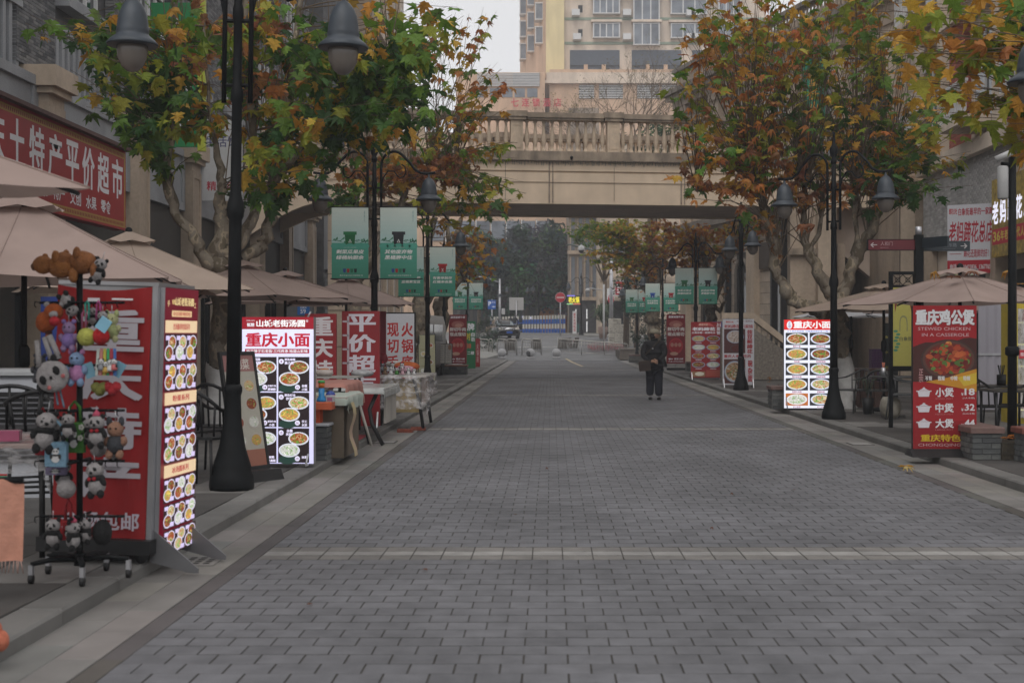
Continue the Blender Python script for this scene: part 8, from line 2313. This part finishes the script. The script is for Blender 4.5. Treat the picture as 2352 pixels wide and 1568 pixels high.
zt = Z_(560, Ys) - .9; MB().tube([(0, 0, 0), (0, 0, zt)], [.15, .12], n=12).build('mast', M_ALU, t); MB().tube([(0, 0, zt - .9), (-1.8, 0, zt - .35), (-3.0, 0, zt - .05), (-3.3, 0, zt - .1)], .06).build('arm', mat('arm_green', (.1, .12, .11), .6), t)
dz = Z_(572, Ys) - .9
MB().lathe([(.05, .3), (.22, .2), (.25, 0), (.25, -.1)], c=(X_(1332, Ys) - X_(1404, Ys) + .1, 0, dz), n=16).build('camera_housing', mat('cam_white', (.42, .42, .42)), t); MB().ball((X_(1332, Ys) - X_(1404, Ys) + .1, 0, dz - .12), .2).build('dome', M_BLACK, t)
Ys = 97
t = thing('camera_mast', 'thin white pole with a short arm and camera left of the green tree', 'camera pole', (X_(1387, Ys), Ys, .4)); zt = Z_(653, Ys) - .4
MB().tube([(0, 0, 0), (0, 0, zt)], .07).build('mast', mat('cam_white', (.42, .42, .42)), t); MB().tube([(0, 0, zt - .4), (-1.0, 0, zt - .25)], .03).build('arm', mat('cam_white', (.42, .42, .42)), t); MB().ball((-1.1, 0, zt - .4), .17, sz=.8).build('camera', mat('cam_white', (.42, .42, .42)), t)
# orange heart sculpture
Ys = 140
t = thing('sculpture', 'large orange rounded heart shaped display behind the green vested walker', 'sculpture', (X_(1284, Ys), Ys, zground(Ys) + .13))
for (x, r, c) in ((-.95, 1.0, (.42, .15, .04)), (.65, 1.25, (.40, .10, .035))): MB().ball((x, 0, 1.6 if x < 0 else 1.75), r, sy=.35, sz=.95, n=24, m=16).build('lobe', mat('sculpt%d' % (x > 0), c, .5), t)
MB().box(-1.9, 1.9, -.3, .3, 0, .7).build('base', mat('sculpt_base', (.45, .2, .04), .6), t)
# white stacked block sculpture and plants
Ys = 101; zb = .5
t = thing('block_stack', 'stack of white carved foam blocks on the right beyond the railing', 'sculpture', (X_(1398, Ys), Ys, zb))
rg = random.Random(4); z = 0
for L_, (w_, h_) in enumerate(((1.75, .62), (1.7, .62), (1.55, .62), (.9, .4))):
 for k in range(4 if L_ < 3 else 1):
  ww = w_ / (4 if L_ < 3 else 1); bl = MB().cbox(k * ww + .01, (k + 1) * ww - .01, rg.uniform(0, .1), .8, z, z + h_ - .02, .03).build('block', mat('foam_white', (.52, .49, .43), .8, var=.1, scale=6, bump=1.2, bscale=6), t)
  for j in range(3): MB().box(k * ww + rg.uniform(.03, ww - .15), k * ww + rg.uniform(.1, ww - .03), -.02, .0, z + .08 + j * .16, z + .13 + j * .16).build('groove', mat('foam_dark', (.25, .23, .2), .9), bl)
 z += h_
q = MB(); rg = random.Random(8)
for _ in range(2600):
 x = rg.uniform(X_(1350, 97), X_(1432, 97)); y = rg.uniform(95.5, 100); zz = .45 + rg.uniform(0, .35) + (y - 95.5) * .06; q.col = rg.choice([(.42, .03, .06), (.35, .02, .05), (.5, .06, .1), (.03, .09, .03), (.02, .06, .02)])
 s = rg.uniform(.04, .09); q.poly([(x, y, zz), (x + s, y + s * .3, zz + s * .4), (x + s * .2, y + s, zz + s * .2)])
tag(q.build('flower_bed', M_LEAF, kind='stuff'), 'bed of red flowers behind the long railing on the right', 'flowers')
t = thing('potted_palm', 'potted palm like plant in front of the tan corner shop', 'plant', (X_(1385, 106), 106, zground(106) + .13))
MB().lathe([(.25, 0), (.35, .5), (.38, .9), (0, .85)], n=12).build('pot', mat('pot_stone', (.25, .18, .15), .8), t); rg = random.Random(3); b = MB()
for k in range(70):
 a = rg.uniform(0, 6.28); l = rg.uniform(.7, 1.5); up = rg.uniform(.3, 1.6); c_ = Vector((math.cos(a), math.sin(a), 0)); b.col = rg.choice([(.06, .1, .05), (.09, .12, .05), (.04, .07, .04)]); sd = Vector((-math.sin(a), math.cos(a), 0)) * .05
 p0 = Vector((0, 0, 1.1)); p1 = p0 + c_ * l * .5 + Vector((0, 0, up)); p2 = p0 + c_ * l + Vector((0, 0, up * .55)); b.poly([p0, p1 + sd, p2, p1 - sd])
b.build('fronds', M_EVER, t, kind='stuff')
t = thing('vertical_notice', 'white vertical notice with red characters in front of the dark corner building', 'sign', (X_(1315, 120), 120, zground(120) + .13)); MB().box(0, .35, 0, .05, 0, 1.9).build('board', M_WHITEF, t); P = Print(.003); P.vtext('服务热线电话', .08, .2, .27, 1.75, (.5, .05, .05), .03); P.build('lettering', PRINT, t)
t = thing('fire_box', 'dark red cylindrical post box between the red boards and the white hotpot board', 'post', (X_(880, 29), 29, .09))
MB().lathe([(.10, 0), (.10, .1), (.07, .2), (.07, .9), (.10, .95), (.10, 1.0), (.06, 1.1), (0, 1.12)], n=16).build('body', mat('fire_red', (.22, .015, .025), .5), t); MB().box(-.06, .06, -.05, .03, 1.05, 1.95).build('upper_panel', mat('fire_red', (.22, .015, .025)), t)
t = thing('wall_lantern', 'small black wall lantern on the tan pier under the parasols', 'lantern', (X_(857, 42), 42, Z_(710, 42))); MB().lathe([(.0, -.1), (.08, 0), (.1, .25), (.13, .27), (.03, .38), (0, .42)], n=6, smooth=False).build('body', M_POST, t); MB().lathe([(.07, .02), (.085, .22)], n=6).build('glass', M_GLOBE, t)
t = thing('stone_pier', 'tan stone pier with a lantern behind the left parasols', 'pier', (X_(753, 43), 43, 0)); MB().box(0, 1.25, 0, .8, 0, 5.2).build('pier', M_BEIGE2, t)
for z in (1.2, 2.3, 3.4, 4.4): MB().box(-.004, 1.254, -.012, -.001, z, z + .02).build('stone_joint', M_STREAK2, t)
# fallen leaves, lots
def fallen(label, x, y, z, s, col, k, group='fallen leaves scattered on the ground'):
 V, F_ = LSH[k % 4] if k % 3 else LDEAD[k % 3]
 q = MB(); q.col = col; a = uni(0, 6.28)
 for v in V: q.vert((s * (v[0] * math.cos(a) - v[1] * math.sin(a)), s * (v[0] * math.sin(a) + v[1] * math.cos(a)), s * v[2]))
 for f in F_: q.face(f)
 mn = min(v[2] for v in q.v)
 q.v = [(v[0], v[1], v[2] - mn) for v in q.v]
 o = q.build('fallen_leaf', M_LEAF, loc=(x, y, z)); return tag(o, label, 'leaf', group)
x, y = G(2085, 1076, 0); fallen('larger yellow leaf of the pair lying on the pavers at the right', x, y, .004, .17, (.5, .27, .03), 1, 'pair of yellow leaves on the pavers')
x, y = G(2077, 1086, 0); fallen('paler yellow leaf just in front of the larger one on the right pavers', x, y, .004, .15, (.55, .42, .16), 2, 'pair of yellow leaves on the pavers')
fallen('curled brown leaf on the right kerb edge before the brick bench', 4.76, 29.6, .094, .2, (.22, .09, .03), 3)
for k in range(26):
 yy = uni(30, 48); xx = uni(5.2, 8.2); fallen('dry brown plane leaf on the right hand pavement', xx, yy, .094, uni(.12, .2), random.choice([(.2, .08, .03), (.26, .12, .04), (.13, .06, .03)]), k)
for k in range(9): fallen('yellow or orange leaf lying in the right hand planter', uni(5.35, 6.3), uni(16.75, 17.6), .31, uni(.13, .2), random.choice([(.5, .22, .03), (.42, .14, .02)]), k, 'orange leaves in the right planter')
for k in range(5): fallen('dry leaf lying on the near right parasol', X_(2205, 20.5) + (-.55, -.25, .05, .45, .8)[k], 20.5 + (-.5, -.65, -.55, -.6, -.3)[k], 2.36 - (.06, .02, .0, .05, .09)[k], .2, random.choice([(.45, .24, .05), (.2, .08, .04)]), k, 'dry leaves on the near right parasol')
for k in range(14): fallen('tiny leaf fragment on the grey pavers', uni(-1.8, 3.8), uni(7, 40), .003, uni(.025, .045), (.16, .06, .03), k)
# ================================================================ PLUSH TOY RACK
RX, RY = X_(183, 8.55), 8.55
RZ = .09
def rz_(y): return Z_(y, RY) - RZ
def rx_(x): return X_(x, RY) - RX
t = thing('toy_rack', 'wheeled black display rack hung with plush pandas and key rings at the left front', 'display rack', (RX, RY, RZ))
MB().tube([(0, 0, .10), (0, 0, rz_(628))], .019, n=12).build('pole', M_POST, t)
MB().tube([(0, 0, .08), (0, 0, .16)], .035).build('hub', M_POST, t)
for k in range(5):
 a = k * 2 * PI / 5 - 1.2
 x, y = .29 * math.cos(a), .29 * math.sin(a)
 f = MB().tube([(0, 0, .12), (x * .6, y * .6, .13), (x, y, .115)], [.02, .018, .014], n=6).build('foot', M_POST, t)
 MB().lathe([(.0, -.011), (.03, -.011), (.03, .011), (0, .011)], c=(x, y, .03), axis='x', n=14).build('castor', M_BLACK, f)
 MB().box(x - .012, x + .012, y - .018, y + .018, .05, .11).build('castor_fork', M_ALU, f)
for z in (rz_(695), rz_(838), rz_(942), rz_(1058), rz_(1185)):
 tr = MB().tube([(-.24, 0, z), (.27, 0, z)], .009, n=6).tube([(0, -.2, z), (0, .2, z)], .009, n=6).build('tier_bar', M_POST, t)
 for k in range(8):
  x = -.24 + k * .07; MB().tube([(x, -.0, z), (x, -.08, z + .005), (x, -.085, z - .02), (x, -.06, z - .03)], .0035, n=4).build('hook', M_POST, tr)
MB().tube([(-.13, 0, rz_(640)), (-.13, 0, rz_(592)), (.10, 0, rz_(590)), (.10, 0, rz_(640))], .006, n=5).build('top_loop', M_POST, t)
def PL(n, c, c2=None): return mat('plush_' + n, c, .95, col2=c2, var=.18, scale=30, bump=.9, bscale=120)
PW_, PB_, PBR = PL('pwhite', (.33, .31, .31)), PL('pblack', (.014, .014, .015)), PL('pbrown', (.26, .10, .035))
def at(x, y, dy=-.1): p = W(x, y, RY + dy); return p
GR = 'plush pandas hanging on the toy rack'
def panda(label, x, y, s=1.0, rz=0.0, ry=0.0, dy=-.1, bow=None, hat=None, group=GR):
 """hanging plush panda about 0.2 m tall; x, y = centre"""
 p = at(x, y, dy); t = thing('plush_panda', label, 'plush toy', p, rz, group); t.rotation_euler = (0, ry, rz)
 MB().ball((0, 0, -.055), .055, sz=1.15, n=12, m=9).build('body', PW_, t)
 MB().lathe([(.05, 0), (.056, .02), (.04, .04)], c=(0, 0, -.025), n=12).build('chest', PB_, t)
 h = MB().ball((0, -.005, .045), .052, sx=1.12, sz=.95, n=12, m=9).build('head', PW_, t)
 for q in (-1, 1):
  MB().ball((q * .042, 0, .088), .018, n=8, m=6).build('ear', PB_, h)
  MB().ball((q * .02, -.046, .05), .014, sy=.5, sz=1.25, n=7, m=5, rot=Matrix.Rotation(-q * .5, 4, 'Y')).build('eye_patch', PB_, h)
  MB().ball((q * .055, -.015, -.03), .02, sz=1.7, n=8, m=6, rot=Matrix.Rotation(q * -.4, 4, 'Y')).build('arm', PB_, t)
  MB().ball((q * .035, -.025, -.11), .024, sz=1.2, n=8, m=6).build('foot', PB_, t)
 MB().ball((0, -.057, .032), .009, sx=1.3, n=6, m=4).build('nose', PB_, h)
 if bow: 
  for q in (-1, 1): MB().ball((q * .018, -.055, -.008), .016, sy=.5, sz=.8, n=6, m=4).build('bow', bow, t)
 if hat: MB().lathe([(.028, 0), (.026, .02), (.0, .05)], c=(0, 0, .088), n=9).build('hat', hat, h)
 MB().tube([(0, 0, .09), (0, 0, .16)], .003, n=4).build('cord', M_ALU, t)
 t.scale = (s * .68,) * 3; return t
MRED = PL('red', (.4, .02, .03)); MPINK = PL('pinkhat', (.5, .08, .14))
# on top: three toys lying on the loop
def lying_bear(label, x, y, m, flip):
 p = at(x, y, 0); t = thing('plush_bear', label, 'plush toy', p, 0)
 MB().ball((0, 0, 0), .07, sx=1.25, n=12, m=9).build('body', m, t); h = MB().ball((flip * .11, -.01, .01), .055, sx=1.1, n=12, m=9).build('head', m, t)
 MB().ball((flip * .155, -.02, -.0), .025, n=8, m=6).build('muzzle', PL('muzzle', (.14, .06, .03)), h); MB().ball((flip * .10, 0, .06), .018).build('ear', m, h)
 for (q, w_) in ((-1, .02), (1, .04)): MB().ball((-flip * .08, q * .03, -.05), .03, sz=1.7, n=8, m=6).build('leg', m, t)
 MB().ball((flip * .02, -.05, .055), .024, sz=1.6, n=8, m=6).build('arm', m, t)
 return t
lying_bear('brown plush bear draped over the left of the rack top', 142, 612, PL('bearbrown', (.33, .13, .04)), -1)
lying_bear('darker brown plush bear lying on the middle of the rack top', 190, 603, PBR, -1)
panda('panda plush sitting at the right of the rack top', 228, 618, 1.0, 0, R(18), -.02)
# tier 1
t = thing('red_panda_plush', 'orange red panda plush with striped tail hanging at the upper left of the rack', 'plush toy', at(113, 728)); mo = PL('redpanda', (.33, .075, .018))
h = MB().ball((.03, -.01, .03), .05, sx=1.15).build('head', mo, t); MB().ball((-.02, 0, -.03), .06, sz=1.1).build('body', mo, t)
for q in (-1, 1): MB().ball((.03 + q * .045, 0, .075), .017).build('ear', PW_, h)
MB().ball((.045, -.055, .015), .02, sx=1.3).build('muzzle', PW_, h)
for k in range(4): MB().ball((.0, -.01, -.09 - k * .024), .022 - k * .002).build('tail_ring', mo if k % 2 else PL('tail', (.07, .02, .01)), t)
o = MB().ball((0, 0, 0), .03).build('plush_strawberry', MRED, loc=at(125, 738, -.18)); tag(o, 'small round red plush below the red panda', 'plush toy')
panda('black and white panda hanging upside down at the upper left beside the pole', 160, 703, 1.0, 0, R(150), -.08)
def furry(label, x, y, m, m2, s=1.0, ear=True, name='plush_bear', group=None, dy=-.1):
 t = thing(name, label, 'plush toy', at(x, y, dy), 0, group)
 MB().ball((0, 0, -.05), .05, sz=1.15).build('body', m, t); h = MB().ball((0, 0, .035), .045, sx=1.05).build('head', m2, t)
 for q in (-1, 1):
  if ear: MB().ball((q * .035, 0, .08), .017, sz=1.6 if ear == 2 else 1).build('ear', m, h)
  MB().ball((q * .05, -.01, -.03), .02, sz=1.4).build('arm', m2, t); MB().ball((q * .03, -.02, -.105), .022, sz=1.2).build('leg', m2, t); MB().ball((q * .016, -.042, .042), .005).build('eye', PB_, h)
 MB().tube([(0, 0, .08), (0, 0, .14)], .003, n=4).build('cord', M_ALU, t)
 t.scale = (s * .78,) * 3; return t
LIL, LBLU, LPNK = PL('lilac', (.25, .17, .42)), PL('skyblue', (.22, .32, .5)), PL('candy', (.48, .22, .42))
furry('lilac plush bear hanging under the upside down panda', 158, 765, LIL, PL('lilac2', (.3, .2, .36)), 1.1)
def fruit(name, label, x, y, r, m, dy=-.14, heart=False):
 t = thing(name, label, 'plush toy', at(x, y, dy))
 if heart:
  for q in (-1, 1): MB().ball((q * r * .45, 0, r * .2), r * .62).build('lobe', m, t)
  MB().ball((0, 0, -r * .25), r * .6).build('tip', m, t)
 else: MB().ball((0, 0, 0), r, sz=.98, n=16, m=12).build('fruit', m, t); MB().tube([(0, 0, r * .8), (.005, 0, r * 1.25)], .004).build('stalk', PL('stalk', (.08, .05, .03)), t)
 return t
fruit('plush_apple', 'pale green plush apple on the second tier right of the pole', 199, 774, .055, PL('apple', (.45, .46, .10)))
fruit('plush_apple', 'red plush apple right of the green one', 232, 772, .05, PL('redapple', (.48, .02, .025)))
panda('small panda with a blue gift tag above the red apple', 236, 735, .8, dy=-.12); panda('small panda beside the aqua strap near the pole', 214, 725, .75, dy=-.02)
furry('pale yellow green plush rabbit at the right end of the upper tier', 257, 745, PL('lime', (.36, .40, .18)), PL('lime2', (.42, .42, .22)), 1.05, ear=2, name='plush_rabbit')
for (x, y, c, lab) in ((200, 712, (.05, .35, .28), 'aqua wrist strap hanging beside the pole'), (226, 712, (.45, .08, .25), 'pink wrist strap on the upper tier'), (193, 735, (.4, .12, .22), 'rose strap near the pole')):
 tag(MB().tube([at(x - 4, y + 22), at(x - 4, y - 14), at(x, y - 22), at(x + 4, y - 14), at(x + 4, y + 22)], .006, n=6).build('wrist_strap', PL('strap' + lab[:4], c)), lab, 'strap')
tag(MB().cbox(-.035, .035, -.004, .004, -.04, .04, .003).build('gift_tag', mat('tag_blue', (.2, .42, .55), .5), loc=at(238, 745, -.2), rot=(0, R(35), 0)), 'pale blue card tag hanging over the small panda', 'tag')
# tier 2
t = thing('panda_bag', 'large white panda face plush bag with long straps on the left of the rack', 'bag', at(119, 860, -.16)); t.rotation_euler = (0, R(-22), 0)
MB().ball((0, 0, -.01), .095, sx=1.05, sy=.4, sz=1.0, n=18, m=12).build('face', PW_, t); MB().ball((.05, -.0, .085), .035, sx=1.3, sy=.5, sz=.7).build('ear', PB_, t)
MB().ball((-.09, .02, -.05), .03, sy=.5, sz=1.3).build('ear', PB_, t)
for (x, z) in ((.045, .01), (-.05, -.015)): MB().ball((x, -.036, z), .024, sx=.85, sy=.3, sz=1.1).build('eye_patch', PB_, t)
MB().ball((0, -.04, -.02), .009).build('nose', PB_, t)
for (x, z) in ((.07, -.035), (-.03, -.07)): MB().ball((x, -.036, z), .012, sy=.3).build('cheek', PL('cheek', (.5, .15, .15)), t)
for (a, c) in ((-.05, -.03), (.03, .02), (.075, .05)): MB().tube([(a, 0, .07), (c + .02, .01, .22)], .017, n=8).build('strap', PW_, t)
furry('rainbow plush bear in pink and blue on the second tier', 176, 838, LPNK, LBLU, 1.25)
furry('grey plush bear half hidden behind the panda face bag', 92, 840, PL('grey', (.07, .075, .09)), PL('grey2', (.09, .09, .10)), 1.0, dy=.02)
for k, (c, lab) in enumerate((((.42, .45, .42), 'white patterned key strap at the left of the strap bunch'), ((.45, .18, .16), 'salmon key strap in the bunch'), ((.45, .42, .06), 'yellow key strap in the bunch'), ((.03, .3, .12), 'green key strap in the bunch'), ((.3, .03, .05), 'dark red key strap in the bunch'), ((.04, .12, .35), 'blue and white key strap at the right of the bunch'))):
 x = 226 + k * 7.5; tag(MB().box(-.008, .008, -.002, .002, -.16, 0).build('key_strap', mat('kstrap%d' % k, c, .5), loc=at(x, 800, -.12), rot=(0, R(4 - k), 0)), lab, 'strap', 'coloured key straps in one bunch')
figs = [(232, 850, 'grey pendant figure under the strap bunch', M_GPL), (243, 856, 'gold pendant figure under the strap bunch', mat('gold_pend', (.4, .25, .05), .4)), (253, 852, 'white pendant figure under the strap bunch', M_WPL), (262, 850, 'red and white pendant figure at the right of the bunch', mat('red_pend', (.42, .1, .1), .4))]
for (x, y, lab, m) in figs: figurine(lab, *at(x, y, -.13), .62, m, M_WPL if m != M_WPL else m)
fruit('plush_heart', 'olive green plush heart on the second tier', 229, 893, .05, PL('olive', (.2, .2, .05)), -.05, True); fruit('plush_heart', 'red plush heart at the right of the second tier', 258, 892, .05, PL('heart', (.42, .03, .04)), -.05, True)
for (x, y, lab) in ((205, 850, 'blue card tag left of the strap bunch'), (272, 848, 'teal card tag right of the strap bunch')): tag(MB().cbox(-.03, .03, -.003, .003, -.045, .045, .003).build('gift_tag', mat('tag_teal', (.12, .26, .34), .5), loc=at(x, y, -.1), rot=(0, R(-20 if x < 230 else 30), R(10))), lab, 'tag')
tag(MB().tube([at(133, 930, -.12), at(127, 880, -.05), at(134, 880, -.05), at(147, 935, -.12)], .007, n=6).build('bag_strap', PL('bluestrap', (.16, .27, .36))), 'long light blue bag strap hanging below the panda face bag', 'strap')
# tier 3
panda('fat panda plush hugging sideways at the left of the third tier', 105, 985, 1.55, R(20), R(8), -.14); panda('second large panda next to the fat one', 132, 990, 1.2, R(-20), R(-6), -.08)
def tote(label, x0, x1, y0, y1, m, hm, dy=-.12, flowers=False):
 a = at(x0, y1, dy); c = at(x1, y0, dy); t = thing('tote_bag', label, 'bag', a); w, h = c.x - a.x, c.z - a.z
 MB().cbox(0, w, 0, .04, 0, h, .008).build('body', m, t); MB().tube([(w * .2, .02, h), (w * .25, .02, h + .09), (w * .5, .02, h + .125), (w * .75, .02, h + .09), (w * .8, .02, h)], .009, n=6).build('handle', hm, t)
 P = Print(.001); P.L = 15
 P.ell(w * .5, h * .35, w * .2, h * .18, (.45, .45, .45)); P.ell(w * .5, h * .62, w * .17, h * .13, (.45, .45, .45))
 for q in (-1, 1): P.ell(w * (.5 + q * .13), h * .74, w * .06, h * .05, (.02, .02, .02)); P.ell(w * (.5 + q * .07), h * .63, w * .04, h * .035, (.02, .02, .02)); P.ell(w * (.5 + q * .2), h * .42, w * .07, h * .1, (.02, .02, .02))
 P.ell(w * .5, h * .47, w * .2, h * .04, (.02, .02, .02))
 if flowers:
  for (fx, fz) in ((.85, .5), (.9, .85), (.12, .1)):
   for k in range(5): P.ell(w * fx + .011 * math.cos(k * 1.257), h * fz + .011 * math.sin(k * 1.257), .008, .008, (.5, .5, .45), n=8); P.L -= 1
   P.L += 1
 P.build('print', PRINT, t); return t
tote('green felt tote bag with a panda and white flowers', 146, 192, 970, 1040, PL('greenbag', (.05, .16, .03)), PL('greenbag', (.05, .16, .03)), -.06, True)
tote('light blue tote bag with two pandas printed on it', 103, 152, 1015, 1072, PL('bluebag', (.16, .28, .38)), PL('bluebag', (.16, .28, .38)), -.16)
tote('red felt bag mostly hidden behind the fat panda', 80, 112, 985, 1045, PL('redbag', (.22, .01, .015)), PL('redbag', (.22, .01, .015)), -.02)
tote('lilac bag below the light blue tote', 104, 150, 1072, 1090, PL('lilbag', (.2, .17, .27)), PL('lilbag', (.2, .17, .27)), -.06)
panda('panda face plush clipped on the green tote bag', 158, 975, 1.0, R(-10), 0, -.18)
panda('panda with a pink hat and red bow on the third tier', 222, 985, 1.25, 0, 0, -.15, MRED, MPINK); panda('panda half hidden behind the pink hatted one', 204, 985, 1.0, R(30), 0, -.02)
furry('dark grey furry plush with a tan face at the right of the third tier', 265, 1000, PL('dgrey', (.045, .048, .055)), PL('tanface', (.28, .15, .1)), 1.35, ear=2, name='plush_monster')
panda('small panda hanging under the dark grey furry plush', 262, 1035, .7, 0, 0, -.04); 
tag(MB().ball((0, 0, 0), .05).build('pom_pom', PW_, loc=at(226, 1030, -.02)), 'white fluffy ball behind the pink hatted panda', 'plush toy')
# tier 4 and 5
panda('panda with a red checked bow alone on the fourth tier', 221, 1095, 1.35, R(-15), R(-6), -.12, MRED)
tag(MB().ball((0, 0, 0), .058).build('pom_pom', PW_, loc=at(152, 1122, -.04)), 'white fluffy ball hanging left of the pole', 'plush toy'); panda('dark panda above the white fluffy ball', 145, 1085, 1.1, R(40), 0, .02)
panda('panda with black scarf at the left of the lowest tier', 122, 1220, 1.15, 0, 0, -.12); panda('panda with a pink hat seen from the side on the lowest tier', 168, 1225, 1.1, R(60), 0, -.12, None, MPINK); panda('panda right of the pole on the lowest tier', 197, 1215, .95, R(-20), 0, -.05)
tote('small red pouch between the pandas on the lowest tier', 143, 165, 1195, 1240, PL('redpouch', (.3, .02, .025)), PL('redpouch', (.3, .02, .025)), -.04)
tag(MB().ball((0, 0, 0), .06, sz=1.3).build('black_pouch', PB_, loc=at(235, 1222, .0)), 'black plush pouch at the right of the lowest tier', 'bag')
# ================================================================ HAZE
hz = MB(); hz.box(-60, 60, -6, 230, -1.03, 56)
hm = bpy.data.materials.new('haze'); hm.use_nodes = True
nt = hm.node_tree; nt.nodes.clear()
o_ = nt.nodes.new('ShaderNodeOutputMaterial'); v_ = nt.nodes.new('ShaderNodeVolumePrincipled')
v_.inputs['Color'].default_value = (0.93, 0.95, 1.0, 1); v_.inputs['Density'].default_value = 0.0010
nt.links.new(v_.outputs[0], o_.inputs['Volume'])
tag(hz.build('haze', hm), kind='stuff')
# woolly outline for the plush toys
for me in {o.data for o in scene.objects if o.type == 'MESH' and o.data.materials and o.data.materials[0] and o.data.materials[0].name.startswith('plush_')}:
 for v in me.vertices: v.co += Vector((uni(-1, 1), uni(-1, 1), uni(-1, 1))) * .0022
# everything that stood at the nominal pavement height rests on the pavement surface
for o in scene.objects:
 if o.parent is None and abs(o.location.z - 0.12) < 1e-4: o.location.z = 0.09
